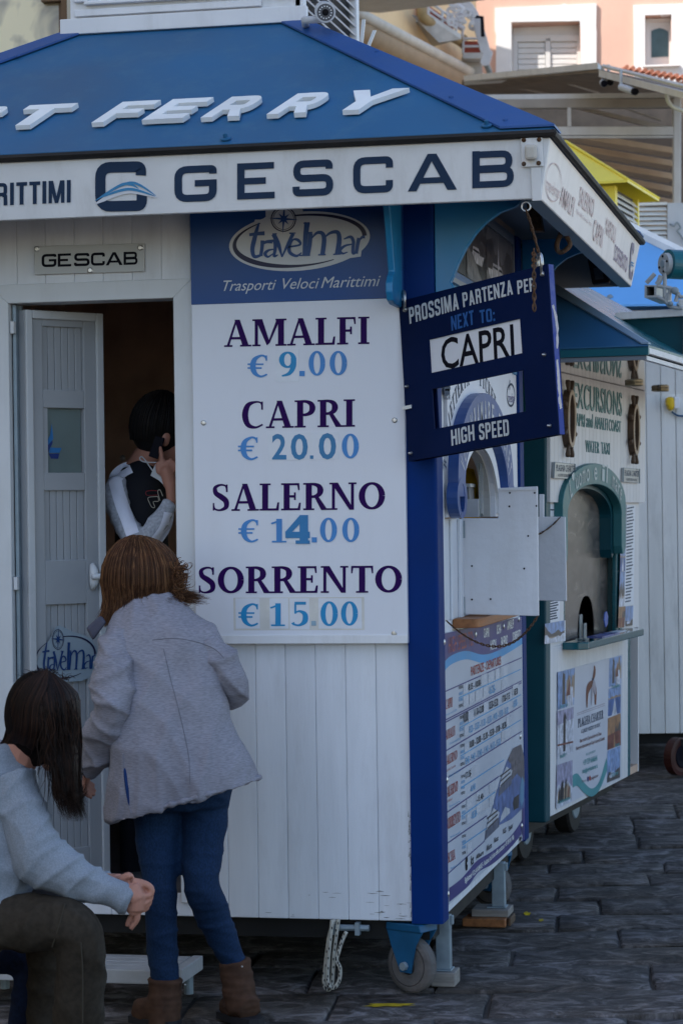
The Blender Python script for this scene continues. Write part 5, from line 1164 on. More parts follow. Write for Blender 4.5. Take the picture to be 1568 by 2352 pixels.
# teal arch
fo = [(ar[0], rb_[1]+.03)]; outA = earc(ca, ra, ap[1], al[1]); inA = earc(ci, ri, ia[1], il[1])
outA = [(outA[0][0], rb_[1]+.02)]+outA+[(ar[0], rb_[1]+.02)]; inA = [(il[0], rb_[1]+.01)]+inA+[(ir[0], rb_[1]+.02)]
outA = [(outA[0][0]+.03, rb_[1]-.03)]+outA+[(ar[0]-.04, rb_[1]-.02)]; inA = [(il[0]-.01, rb_[1]-.03)]+inA+[(ir[0]+.02, rb_[1]-.02)]
m_arch = mat('teal_arch', (.035, .155, .175), .4, .10, 8)
MB().band(S2, inA, outA, .0, .045).build('window_arch', m_arch, K2, bevel=.003, seg=1)
arctext(AR2, "L'uomo e il mare", ci, (ra+ri)/2*.98, il[1]-.02, (ap[1]+ia[1])/2-.028, .085, 150, 26, mat('arch_letter', (.40, .48, .50), .4), 'arch_lettering', K2, .002, wf=.8, bold=.008)
# deep reveal and slanted glass
kbox(MB(), -.14, -.001, g1_-.045, g1_, zc2+.002, ia[1]-.03).build('reveal', m_teal, K2, bevel=.003)
kbox(MB(), -.14, -.001, g0_-.03, g0_, zc2+.002, ia[1]-.06).build('reveal', m_teal, K2)
kbox(MB(), -.03, -.005, g1_-.10, g1_-.046, zc2+.002, ia[1]-.10).build('glazing_bar', m_teal, K2, bevel=.006)
MB().band(S2, inA, [(ci+(y-ci)*.94, z-.02) for y, z in inA], -.14, -.001).build('arch_soffit', m_teald, K2)
gl = S2.h(1345, 1368); hl, hr = S2.h(1325, 1448), S2.h(1364, 1448); hc = (hl[0]+hr[0])/2; hw_ = (hr[0]-hl[0])/2; hb = zc2+.002
G2 = Plane(B2-U2*.06, D2, UP2)
hl, hr, gt = G2.h(1325, 1449), G2.h(1364, 1449), G2.h(1347, 1368); hc = (hl[0]+hr[0])/2; hw_ = (hr[0]-hl[0])/2
hole = [(hc+hw_*(1-(i/12)**2.0)**.5*-1 if i < 12 else hc, hb+(gt[1]-hb)*i/12) for i in range(13)]
hole = [(hc-hw_*math.cos(t)**.8, hb+(gt[1]-hb)*math.sin(t)) for t in [i*math.pi/2/10 for i in range(10)]]+[(hc, gt[1])]+[(hc+hw_*math.cos(t)**.8, hb+(gt[1]-hb)*math.sin(t)) for t in [math.pi/2-i*math.pi/2/10 for i in range(1, 11)]]
ga, gb = g0_-.02, g1_-.05
def gout(p, i, n):
    t = i/(n-1)
    if t < .35: return (ga, hb+(t/.35)*(ia[1]-hb))
    if t > .65: return (gb, hb+((1-t)/.35)*(ia[1]-hb))
    return (ga+(gb-ga)*(t-.35)/.3, ia[1])
go_ = [gout(p, i, len(hole)) for i, p in enumerate(hole)]
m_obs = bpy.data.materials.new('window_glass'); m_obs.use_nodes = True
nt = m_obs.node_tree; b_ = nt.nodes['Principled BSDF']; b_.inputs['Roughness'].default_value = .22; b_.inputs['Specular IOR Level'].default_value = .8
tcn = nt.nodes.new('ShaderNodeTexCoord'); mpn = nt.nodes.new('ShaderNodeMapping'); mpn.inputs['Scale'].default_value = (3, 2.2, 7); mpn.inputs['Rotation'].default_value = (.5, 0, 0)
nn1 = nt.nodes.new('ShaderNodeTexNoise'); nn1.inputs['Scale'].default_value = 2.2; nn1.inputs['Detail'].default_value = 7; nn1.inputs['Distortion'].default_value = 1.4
cr = nt.nodes.new('ShaderNodeValToRGB'); cr.color_ramp.elements[0].position = .35; cr.color_ramp.elements[0].color = (.060, .056, .056, 1); cr.color_ramp.elements[1].position = .7; cr.color_ramp.elements[1].color = (.17, .15, .135, 1)  # reflection of the paving put into the glass colour as brown-grey noise
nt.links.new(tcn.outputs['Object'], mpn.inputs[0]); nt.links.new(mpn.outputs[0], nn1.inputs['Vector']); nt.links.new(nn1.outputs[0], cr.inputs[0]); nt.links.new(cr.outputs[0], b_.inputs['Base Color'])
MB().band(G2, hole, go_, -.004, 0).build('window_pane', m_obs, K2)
kbox(MB(), -1.0, -.14, .3, 1.9, .9, .95).build('inner_desk', m_inner, K2)
kbox(MB(), -.16, -.145, .03, 1.99, .3, 2.0).build('inner_blind', m_ink, K2)
# counter
CT = Plane(k2(0, 0, zc2-.045), D2, U2); cy0 = .318
ctop = [(cy0, .001), (cy0, .075), (cy0+.03, .115), (1.60, .115), (1.66, .10), (1.68, .001)]
def zprism(pts, z0, z1): 
    n = len(pts); vs = [k2(b, a, z0) for a, b in pts]+[k2(b, a, z1) for a, b in pts]
    return MB().add(vs, [list(range(n)), list(range(n, 2*n))]+[(i, (i+1) % n, n+(i+1) % n, n+i) for i in range(n)])
zprism(ctop, zc2-.022, zc2+.012).build('counter', mat('teal_gloss', (.004, .10, .125), .12, .05, coat=.6), K2, bevel=.005)
# acrylic brochure holder, pen float
AC = thing('brochure_holder', 'small clear acrylic holder standing on the teal counter', 'holder', k2(.05, .5, zc2+.012))
mb = MB(); kbox(mb, .02, .07, .50, .56, zc2+.013, zc2+.02); kbox(mb, .035, .04, .505, .555, zc2+.02, zc2+.13); kbox(mb, .055, .06, .505, .555, zc2+.02, zc2+.09); mb.build('acrylic', mat('acrylic', (.5, .58, .6), .08, .0, trans=.7), AC)
PA = thing('leaflet', 'white and blue leaflets lying flat on the teal counter', 'leaflet', k2(.05, 1.0, zc2+.013))
mb = MB(); kbox(mb, .015, .09, .75, 1.15, zc2+.0125, zc2+.016); mb.build('paper_stack', mat('leaflet_violet', (.12, .13, .35), .3), PA); mb = MB(); kbox(mb, .02, .07, 1.16, 1.4, zc2+.0125, zc2+.015); mb.build('paper_sheet', m_board, PA)
BD = thing('blue_fob', 'small blue printed fob hanging beside the ticket hole', 'tag', S2.hw(1403, 1440, .02))
z6 = Zm(1330, 1180, 290/1550); Q2 = Plane(B2+U2*.0, D2, UP2)
MB().prism(Q2, hp(Q2, [z6(965, 2080), z6(990, 2040), z6(998, 1930), z6(980, 1860), z6(955, 1880), z6(945, 1980)]), .0, .006).build('fob_body', mat('fob_blue', (.03, .10, .40), .3), BD, bevel=.002)
# raised letters
def raised(text, font, A, B, C, P, parent, m, h=.012, bold=.01, name='raised_letter', space=1.08):
    v, f = bf(text, bold, space); a = P.h(*A); b = P.h(*B); c = P.h(*C)
    import collections
    # split into single letters
    adj = collections.defaultdict(set)
    for q in f:
        for i in q: adj[i] |= set(q)
    seen = set(); comps = []
    for s in range(len(v)):
        if s in seen or s not in adj: continue
        st = [s]; comp = set()
        while st:
            i = st.pop()
            if i in comp: continue
            comp.add(i); st += list(adj[i]-comp)
        seen |= comp; comps.append(comp)
    for comp in comps:
        ix = sorted(comp); mp = {i: k for k, i in enumerate(ix)}; n = len(ix)
        uv = [(a[0]+(b[0]-a[0])*v[i][0]+(c[0]-a[0])*v[i][1], a[1]+(b[1]-a[1])*v[i][0]+(c[1]-a[1])*v[i][1]) for i in ix]
        fs = [[mp[i] for i in q] for q in f if q[0] in comp]; cnt = {}
        for q in fs:
            for i in range(len(q)): e = tuple(sorted((q[i], q[(i+1) % len(q)]))); cnt[e] = cnt.get(e, 0)+1
        out = [list(q) for q in fs]+[[n+i for i in q] for q in fs]+[[e[0], e[1], n+e[1], n+e[0]] for e, k in cnt.items() if k == 1]
        MB().add([P.w(*p, .0005) for p in uv]+[P.w(*p, h) for p in uv], out).build(name, m, parent)
UB = Plane(B2+U2*.022, D2, UP2); z3 = Zm(1340, 860, 280/1497)
m_lt = mat('teal_letter', (.055, .185, .20), .4, .06)
raised('EXCURSIONS', None, z3(490, 848), z3(1132, 965), z3(490, 513), UB, K2, m_lt, .005, .004)
raised('CAPRI', None, z3(487, 1088), z3(640, 1112), z3(487, 918), UB, K2, m_lt, .004, .0)
raised('and', None, z3(662, 1112), z3(748, 1125), z3(662, 925), UB, K2, m_lt, .004, .0)
raised('AMALFI', None, z3(772, 1132), z3(945, 1158), z3(772, 970), UB, K2, m_lt, .004, .0)
raised('COAST', None, z3(962, 1160), z3(1122, 1185), z3(962, 1005), UB, K2, m_lt, .004, .0)
raised('WATER', None, z3(652, 1442), z3(832, 1465), z3(652, 1285), UB, K2, m_lt, .004, .0)
raised('TAXI', None, z3(860, 1468), z3(972, 1482), z3(860, 1312), UB, K2, m_lt, .004, .0)
# ship's wheel mirrors
m_wood = mat('wheel_wood', (.085, .055, .038), .5, .25, 12); m_woodf = mat('wheel_face', (.34, .24, .16), .45, .2, 20); m_mir = mat('mirror', (.30, .30, .36), .2, .35, 9)
def shipwheel(c, R, label):
    t = thing('ship_wheel', label, 'ship wheel', UB.w(c[0], c[1], .0))
    EX = .62; oc = arcpts(c[0], c[1], R*EX, R, 0, 360, 36)[:-1]; ic = arcpts(c[0], c[1], R*.66*EX, R*.82, 0, 360, 36)[:-1]
    MB().band(UB, ic, oc, .001, .030, closed=True).build('wheel_ring', m_wood, t); MB().band(UB, [(c[0]+(y-c[0])*1.01, c[1]+(z-c[1])*1.01) for y, z in ic], [(c[0]+(y-c[0])*.99, c[1]+(z-c[1])*.99) for y, z in oc], .0302, .034, closed=True).build('ring_face', m_woodf, t)
    MB().prism(UB, ic, .002, .012).build('mirror_glass', m_mir, t)
    for k in range(8):
        a = math.radians(22.5+45*k); d = (math.cos(a)*EX, math.sin(a)); r0, r1 = R*.98, R*1.42
        p0 = UB.w(c[0]+d[0]*r0, c[1]+d[1]*r0, .022); p1 = UB.w(c[0]+d[0]*r1, c[1]+d[1]*r1, .022)
        MB().tube([p0, p0.lerp(p1, .3), p0.lerp(p1, .75), p1], [.010, .008, .012, .010], 8).build('handle', m_wood, t, smooth=True)
    return t
w2c = UB.h(*z3(1258, 1148)); w1c = UB.h(*z3(385, 1000))
R2_ = (UB.h(*z3(1258, 790))[1]-UB.h(*z3(1258, 1510))[1])/2*.96
shipwheel(w2c, R2_, 'ship wheel mirror on the right end of the EXCURSIONS board'); shipwheel(w1c, R2_, 'ship wheel mirror half hidden by the hanging navy sign')
# plaques
def plaque(q, label):
    t = thing('charter_plaque', label, 'plaque', UB.hw(*q[0])); P_ = hp(UB, q)
    MB().prism(UB, P_, .001, .012).build('plate', mat('plaque_silver', (.40, .42, .43), .3, .1, metal=.3), t, bevel=.002)
    cx = sum(p[0] for p in P_)/4; MB().band(UB, [(cx+(y-cx)*.98, z) for y, z in P_], P_, .0122, .016, closed=True).build('plate_rim', m_galv, t)
    mb = MB().use(m_slate_ink)
    A, B, C_, D_ = q
    ip = lambda s, u: (A[0]+(B[0]-A[0])*s+(D_[0]-A[0])*u, A[1]+(B[1]-A[1])*s+(D_[1]-A[1])*u)
    put(mb, UB, bf('PLAGHIA CHARTER', .01), ip(.1, .45), ip(.95, .45), ip(.1, .85), .0125); put(mb, UB, bf('A LUXURY HOLIDAY ON BOAT', .01), ip(.2, .12), ip(.85, .12), ip(.2, .3), .0125)
    mb.build('lettering', None, t)
plaque([z3(190, 1795), z3(488, 1812), z3(478, 1605), z3(203, 1578)], 'silvery charter plaque left of the teal window arch'); plaque([z3(1122, 1845), z3(1345, 1862), z3(1345, 1672), z3(1128, 1655)], 'silvery charter plaque right of the teal window arch')
# poster on the lower wall
CP = thing('charter_poster', 'white charter poster with photo columns and a ribbon figure on the lower teal kiosk wall', 'poster', S2.hw(1283, 1857))
z4 = Zm(1340, 1560, 280/1317)
q = [z4(228, 2180), z4(988, 1802), z4(1003, 362), z4(245, 565)]
MB().prism(S2, hp(S2, q), .001, .005).build('sheet', mat('poster_pale', (.55, .57, .64), .35, .03), CP)
PP = Plane(B2+U2*.005, D2, UP2)
for nm, qq, kd in (('tour', [(250, 1012), (440, 950), (452, 517), (250, 570)], 'tour'), ('c', [(246, 1585), (428, 1510), (436, 975), (246, 1030)], 'couple'), ('d', [(230, 2170), (415, 2085), (424, 1600), (244, 1660)], 'crowd'),
                   ('e', [(850, 745), (992, 705), (998, 372), (856, 410)], 'tour'), ('f', [(840, 1090), (986, 1045), (992, 715), (846, 765)], 'sea'), ('g', [(832, 1485), (990, 1425), (988, 1050), (838, 1110)], 'dusk'), ('h', [(828, 1870), (980, 1805), (984, 1435), (832, 1495)], 'mast')):
    photo(PP, [z4(*p) for p in qq], 'poster_photo', kd, CP, off=.0006, seed=hash(nm) % 97 if False else ord(nm[0]))
mb = MB()
m_tm = mat('ink_teal', (.06, .27, .30), .4); m_mr = mat('ink_maroon', (.10, .018, .02), .4)
mb.use(m_slate_ink); PC = {**SERIF}
put(mb, PP, word('PLAGHIA', SERIF, .02), z4(487, 1222), z4(632, 1168), z4(487, 1118), .001)
put(mb, PP, word('CHARTER', SERIF, .02), z4(640, 1165), z4(785, 1110), z4(640, 1065), .001)
put(mb, PP, bf('A LUXURY HOLIDAY ON BOAT', .01), z4(523, 1290), z4(748, 1205), z4(523, 1245), .001)
mb.use(m_mr); put(mb, PP, bf('Boat rental to Capri and along the Coast', .02), z4(510, 1395), z4(760, 1305), z4(510, 1355), .001); put(mb, PP, bf('Noleggio imbarcazioni per Capri e lungo la Costiera', .02), z4(465, 1485), z4(800, 1360), z4(465, 1445), .001)
mb.use(m_tm); put(mb, PP, bf('Info e prenotazioni'), z4(578, 1550), z4(690, 1505), z4(578, 1515), .001); put(mb, PP, bf('+39 339 6646646', .02), z4(548, 1665), z4(715, 1605), z4(548, 1600), .001)
put(mb, PP, bf('info@plaghiacharter.it', .02), z4(538, 1760), z4(718, 1690), z4(538, 1710), .001)
mb.use(m_mr); put(mb, PP, bf('follow us:'), z4(528, 1870), z4(582, 1850), z4(528, 1840), .001); put(mb, PP, bf('#plaghiacharter', .01), z4(640, 1835), z4(725, 1795), z4(640, 1800), .001)
for cxy, m_ in (((603, 1825), m_viol), ((626, 1815), m_red)):
    mb.use(m_); mb.flat(PP, hp(PP, [z4(cxy[0]+10*math.cos(t), cxy[1]+32*math.sin(t)) for t in [i*math.pi/8 for i in range(16)]]), .001)
mb.use(m_tm)
for A, B, s_ in (('Group Tour', (270, 990), (370, 965)), ('Wedding', (272, 1590), (345, 1545)), ('Transfer', (880, 765), (975, 735)), ('Sunset', (918, 1450), (972, 1425)), ('Celebrations', (250, 2120), (390, 2060)), ('Charter', (880, 1800), (960, 1760))):
    put(mb, PP, bf(A, .02), z4(*B), z4(*s_), z4(B[0], B[1]-42), .0025)
mb.build('poster_text', None, CP, kind='stuff')
mb = MB().use(mat('ink_ribbon_brown', (.14, .035, .02), .4))
def sw(pts, ws, m_, o_=.001):
    mb.use(m_); p = smoothpath([(*z4(a, b), w) for (a, b), w in zip(pts, ws)], 6); mb.strip(PP, hp(PP, [(q[0], q[1]) for q in p]), [max(.002, q[2]) for q in p], o_)
br = mat('ink_ribbon_brown', (.14, .035, .02), .4); pk = mat('ink_ribbon_pink', (.36, .33, .38), .4)
sw([(675, 495), (682, 560), (660, 660)], [.01, .045, .02], br); sw([(650, 650), (668, 668), (675, 650)], [.01, .02, .01], m_slate_ink); sw([(665, 680), (600, 780), (592, 985)], [.02, .05, .02], br)
sw([(665, 680), (650, 800), (640, 960)], [.02, .035, .01], pk, .002); sw([(668, 690), (690, 800), (690, 950)], [.03, .05, .03], br); sw([(660, 680), (676, 740), (685, 830)], [.03, .05, .02], pk, .0024)
for k, (dy, w) in enumerate(((-30, .030), (15, .014), (50, .020))):
    sw([(425, 1850+dy), (480, 1830+dy), (560, 1930+dy*.7), (650, 1985+dy*.4), (740, 1900+dy*.3), (825, 1640+dy*1.2)], [w, w, w, w, w*1.2, w], m_tm, .0012+.0003*k)
mb.use(pk); mb.strip(PP, hp(PP, [z4(475, 1055), z4(800, 935)]), .004, .001); mb.strip(PP, hp(PP, [z4(475, 1075), z4(800, 958)]), .003, .001)
mb.build('poster_marks', None, CP)
# notices either side of the window
def notice(q, name, label, lines=16, kind='text', head=None):
    t = thing(name, label, 'notice', S2.hw(*q[0]))
    MB().prism(S2, hp(S2, q), .001, .004).build('sheet', m_board, t)
    mb = MB().use(m_slate_ink); A, B, C_, D_ = q; R_ = random.Random(len(label))
    for i in range(lines):
        u = 1-(i+1.2)/(lines+1.5); x1 = R_.uniform(.7, .93)
        a = (A[0]+(B[0]-A[0])*.1+(D_[0]-A[0])*u, A[1]+(B[1]-A[1])*.1+(D_[1]-A[1])*u); b = (A[0]+(B[0]-A[0])*x1+(D_[0]-A[0])*u, A[1]+(B[1]-A[1])*x1+(D_[1]-A[1])*u)
        mb.strip(PP, hp(PP, [a, b]), .006, .0002)
    mb.build('text_lines', None, t)
notice([z6(1222, 1795), z6(1340, 1770), z6(1365, 440), z6(1250, 440)], 'notice_sheet', 'long narrow white notice right of the teal window arch', 30)
notice([z6(172, 2030), z6(350, 1990), z6(358, 1715), z6(185, 1700)], 'notice_sheet', 'white typed notice left of the teal counter above a rock photograph', 8)
notice([z6(187, 590), z6(370, 595), z6(372, 430), z6(187, 425)], 'notice_sheet', 'small white notice above the second shutter on the teal kiosk', 1)
def pic(q, label, kd, seed):
    t = thing('wall_photo', label, 'photo', S2.hw(*q[0])); MB().prism(S2, hp(S2, q), .0045, .006).build('print', m_board, t); photo(Plane(B2+U2*.0062, D2, UP2), q, 'picture', kd, t, seed=seed)
pic([z6(160, 2300), z6(425, 2260), z6(425, 1985), z6(165, 2030)], 'photo of pale coastal rocks left of the teal counter', 'rocks', 4)
pic([z6(1140, 2085), z6(1225, 2075), z6(1240, 1795), z6(1150, 1810)], 'dark evening photo just right of the teal window frame', 'dusk', 5)
pic([z6(1238, 2065), z6(1335, 2050), z6(1345, 1785), z6(1240, 1800)], 'photo of harbour masts against blue sky under the long notice', 'mast', 6)
pic([z6(1152, 1805), z6(1222, 1795), z6(1236, 1330), z6(1168, 1330)], 'photo of coast cliffs beside the long notice, lower one', 'rocks', 7)
pic([z6(1168, 1325), z6(1236, 1325), z6(1240, 1030), z6(1172, 1020)], 'photo of green water beside the long notice, upper one', 'sea', 8)
# soffit, fascia, roof
e2, zso = .56, zs2
kbox(MB(), -2.3, e2-.02, -e2+.02, 2.5, zso, zso+.015).build('soffit', mat('gloss_soffit', (.42, .43, .47), .06, .04, 3, coat=1.0, spec=1.0), K2)
SOF = Plane(k2(0, 0, zso), U2, D2)
mb = MB(); mb.hexa([k2(-2.4, -e2, zso-.005), k2(e2, -e2, zso-.005), k2(e2, -e2+.02, zso-.005), k2(-2.4, -e2+.02, zso-.005)], [k2(-2.4, -e2, zso+.012), k2(e2, -e2, zso+.012), k2(e2, -e2+.02, zso+.012), k2(-2.4, -e2+.02, zso+.012)])
mb.build('eave_moulding', m_soffit, K2)
kbox(MB(), -2.4, e2+.012, -e2-.012, -e2+.01, zso+.013, zso+.052).build('eave_board', m_teal, K2, bevel=.002)
kbox(MB(), e2-.02, e2, -e2+.021, 2.55, zso-.005, zso+.012).build('eave_moulding', m_white2, K2)
kbox(MB(), e2-.01, e2+.012, -e2+.011, 2.55, zso+.020, zso+.052).build('eave_board', m_white2, K2, bevel=.002)
hip = atdepth(*((1274), (681)), 11.0)
tcx = .95
er, zr0 = e2+.012, zso+.054
sl2 = .60   # roof rise per metre
zr1 = zr0+sl2*(1.05)
Rv = lambda x, y, z: k2(x, y, z)
cn = [(-2.45, -er), (er, -er), (er, 2.6), (-2.45, 2.6)]; tp2 = [(-1.4, -er+1.05), (er-1.05, -er+1.05), (er-1.05, 1.5), (-1.4, 1.5)]
m_r2 = mat('steel_blue_sheet', (.045, .155, .30), .4, .08, 4)
for i in range(4):
    j = (i+1) % 4; q = [Rv(*cn[i], zr0), Rv(*cn[j], zr0), Rv(*tp2[j], zr1), Rv(*tp2[i], zr1)]
    MB().hexa([p-V((0, 0, .01)) for p in q], q).build('roof_sheet', m_r2 if i == 0 else m_teal, K2)
a, b = Rv(er, -er, zr0+.002), Rv(*tp2[1], zr1+.002)
for run, w0_ in ((-U2, .10), (D2, .14)):
    q = [a+V((0, 0, .003)), a+run*w0_*.3+V((0, 0, .003)), b+run*w0_+V((0, 0, .003)), b+V((0, 0, .003))]; MB().hexa(q, [x+V((0, 0, .006)) for x in q]).build('hip_flashing', mat('pale_flashing', (.26, .36, .46), .35, .08), K2)
kbox(MB(), -1.38, er-1.07, -er+1.07, 1.48, zr1-.03, zr1+.35).build('turret_wall', m_white2, K2)
q = [Rv(x, y, zr1+.35) for x, y in ((-1.5, .4), (-.38, .4), (-.38, 1.6), (-1.5, 1.6))]; MB().loft([q, [Rv(x, y, zr1+.75) for x, y in ((-.96, .98), (-.94, .98), (-.94, 1.0), (-.96, 1.0))]]).build('turret_roof', m_r2, K2)
# round downlights in the soffit
for px, py in ((1455, 879), (1515, 892)):
    c = SOF.hw(px, py, 0); MB().lathe(c-UP2*.001, -UP2, [(0, .045), (.012, .045), (.016, .036), (.016, .001)], 20).build('downlight', mat('brass_dull', (.25, .22, .15), .3, .2, metal=.6), K2)
# teal side sheet with white frame on the roof, carrying the awning roller
zw = Zm(1500, 560, 207/902)
FP = Plane(k2(0, .35, 0), U2, UP2)
AW = thing('roof_side_screen', 'teal triangular screen in a peeling white steel frame standing on the teal kiosk roof', 'screen', FP.hw(1394, 735))
MB().prism(FP, hp(FP, [(1394, 736), (1552, 731), (1552, 824)]), -.012, 0).build('screen_sheet', m_teald, AW)
MB().prism(FP, hp(FP, [(1394, 738), (1560, 731), (1560, 714), (1397, 721)]), .001, .03).build('top_rail', m_white2, AW, bevel=.002)
MB().prism(FP, hp(FP, [(1553, 830), (1563, 832), (1562, 729), (1552, 730)]), .001, .03).build('side_post', m_white2, AW, bevel=.002)
MB().prism(FP, hp(FP, [(1540, 714), (1562, 714), (1562, 693), (1540, 693)]), .001, .03).build('upright', m_white2, AW, bevel=.002)
RL = thing('awning_roller', 'rolled teal awning with cast white gear bracket at the right edge', 'awning', FP.hw(1525, 660))
rc = FP.hw(*zw(640, 470), .06); axr = (CR*1.0-CF*-.35).normalized()
m_cast = mat('cast_aluminium', (.38, .40, .41), .4, .15, 12, dirt=.3, dirtcol=(.12, .11, .1))
axr = (CR*.92+CF*.40).normalized()
MB().lathe(rc+axr*.01, axr, [(0, .040), (0, .066), (.9, .066), (.9, .001)], 28).build('canvas_roll', m_teal, RL)
MB().lathe(rc-axr*.012, axr, [(0, .001), (0, .048), (.02, .050), (.022, .001)], 24).build('end_cap', m_cast, RL)
MB().lathe(rc-axr*.018, axr, [(0, .001), (0, .016), (.005, .018), (.006, .001)], 14).build('cap_bolt', m_galv, RL)
for t in (.8, 2.2, 3.9, 5.2):
    ca_ = axr.orthogonal().normalized(); cb_ = axr.cross(ca_); MB().lathe(rc-axr*.016+(ca_*math.cos(t)+cb_*math.sin(t))*.034, axr, [(0, .001), (0, .0055), (.004, .0055), (.005, .001)], 8).build('cap_screw', m_ink, RL)
AP2 = Plane(FP.hw(1525, 660, .075), U2, UP2)
def ws(pts, w, nm, th=.02, m=m_cast):
    h = hp(AP2, [zw(*p) for p in pts]); mb = MB(); mb.tube([AP2.w(*p, 0) for p in h], w, 8); return mb.build(nm, m, RL)
ws([(590, 540), (500, 640)], .010, 'bracket_arm'); ws([(660, 560), (640, 620), (615, 660)], .012, 'bracket_arm'); ws([(700, 540), (700, 800)], .009, 'gear_rod')
MB().pbox(AP2, AP2.h(*zw(690, 480))[0], AP2.h(*zw(755, 480))[0], AP2.h(*zw(0, 545))[1], AP2.h(*zw(0, 418))[1], -.03, .01).build('gear_box', m_cast, RL, bevel=.004)
sq0 = [zw(485, 800), zw(615, 800), zw(615, 665), zw(485, 665)]; sq1 = [zw(505, 778), zw(592, 778), zw(592, 680), zw(505, 680)]
MB().band(AP2, hp(AP2, sq1), hp(AP2, sq0), -.35, .01, closed=True).build('square_tube', m_cast, RL)
MB().prism(AP2, hp(AP2, sq1), -.20, -.19).build('tube_dark', m_ink, RL)
for pts in (((615, 670), (760, 700), (850, 740)), ((615, 790), (700, 830), (760, 900), (840, 920), (902, 920)), ((740, 760), (700, 830)), ((760, 700), (740, 830)), ((850, 740), (820, 850)), ((810, 740), (880, 800), (902, 790))):
    ws(pts, .009, 'cast_web')
for p, r in (((815, 730), .017), ((770, 870), .011), ((855, 880), .007)):
    MB().lathe(AP2.hw(*zw(*p), .0), AP2.n, [(0, r), (.016, r), (.02, r*.6), (.021, .001)], 14).build('pivot_bolt', m_galv, RL)
MB().lathe(AP2.hw(*zw(870, 1060), -.25), (CR+CF*.3).normalized(), [(0, .03), (.5, .03), (.5, .001)], 12).build('second_roll', mat('rusty_white', (.36, .30, .28), .6, .3), RL)
# dark wheel arch shade under kiosk 2: its wheels
for y in (.45, 1.45):
    c = k2(-.28, y, 0); t = thing('trailer_wheel', 'dark rubber wheel under the %s part of the teal kiosk' % ('near' if y < 1 else 'far'), 'wheel', (c.x, c.y, 0))
    MB().lathe(V((c.x, c.y, .16)), U2, [(0, .001), (0, .10), (.0, .15), (.012, .16), (.07, .16), (.082, .15), (.082, .001)], 28).build('tyre', m_black, t)
    MB().lathe(V((c.x, c.y, .16))+U2*.0825, U2, [(0, .09), (.006, .085), (.007, .001)], 20).build('hub', m_galv, t)
kbox(MB(), -1.85, -.12, .1, 1.95, .16, .249).build('chassis', mat('dark_steel', (.03, .03, .032), .6, .3), K2)
# ================================================================== third kiosk: white boards, light blue roof
def ugx(px, depth, z=0): p = atdepth(px, 1190, depth); return V((p.x, p.y, z))
K3o = ugx(1655, 15.0); u3 = CR.copy(); u3.z = 0; u3.normalize(); d3 = V((-u3.y, u3.x, 0))
W3 = Plane(K3o, u3)
K3 = thing('boarded_kiosk', 'plain white boarded kiosk with bright light blue roof behind the teal one', 'kiosk', (K3o.x-1.2, K3o.y+1, 0))
m_p3 = [mat('grey_plank_%d' % i, tuple(c*k for c in (.68, .69, .68)), .5, .06, 4, .3, 26, dirt=.5, dirtcol=(.25, .25, .25), streak=1, stretch=(4, 4, .5), bdist=.003) for i, k in enumerate((1, .96, 1.03))]
z3b, z3t = W3.h(1500, 1685)[1], 2.85
ux = W3.h(1487.5, 1300)[0]; e3 = [ux+.0917*k for k in range(-22, 8)]; e3 = [q for q in e3 if -2.4 < q < .02]
plank_wall(W3, e3, z3b, z3t, .02, K3, mats=m_p3, bev=.003, gap=.0015)
def k3(x, y, z): return K3o+u3*x+d3*y+V((0, 0, z))
def k3box(x0, x1, y0, y1, z0, z1, mb=None): return (mb or MB()).hexa([k3(x, y, z0) for x, y in ((x0, y0), (x1, y0), (x1, y1), (x0, y1))], [k3(x, y, z1) for x, y in ((x0, y0), (x1, y0), (x1, y1), (x0, y1))])
k3box(-2.4, -2.38, .021, 2.0, z3b, z3t).build('far_wall', m_p3[0], K3); k3box(0, .02, .021, 2.0, z3b, z3t).build('far_wall', m_p3[0], K3); k3box(-2.4, 0, 2.0, 2.02, z3b, z3t).build('far_wall', m_p3[0], K3); k3box(-2.37, -.01, .03, 1.98, z3b, z3b+.04).build('floor', m_inner, K3)
m_r3 = mat('bright_blue_roof', (.14, .40, .80), .4, .05, 3)
er3 = .30; c3 = [(-2.7, -er3), (er3, -er3), (er3, 2.3), (-2.7, 2.3)]; t3 = [(-1.6, .8), (-.8, .8), (-.8, 1.2), (-1.6, 1.2)]; h0_, h1_ = 2.86, 3.62
for i in range(4):
    j = (i+1) % 4; q = [k3(*c3[i], h0_), k3(*c3[j], h0_), k3(*t3[j], h1_), k3(*t3[i], h1_)]; MB().hexa([p-V((0, 0, .012)) for p in q], q).build('roof_sheet', m_r3, K3)
    a, b = q[1], q[2]; MB().tube([a+V((0, 0, .015)), b+V((0, 0, .015))], .04, 6).build('hip_flashing', m_letter, K3)
RP3 = Plane(k3(0, -er3, h0_), u3, (t3[0][1]+er3)*d3+V((0, 0, h1_-h0_)))
MB().lathe(RP3.hw(1442, 602, .003), RP3.n, [(0, .05), (.01, .045), (.02, .02), (.02, .001)], 12).build('roof_vent', m_galv, K3)
MB().lathe(RP3.hw(1400, 682, .003), RP3.n, [(0, .02), (.01, .01), (.012, .001)], 8).build('roof_bolt', m_galv, K3)
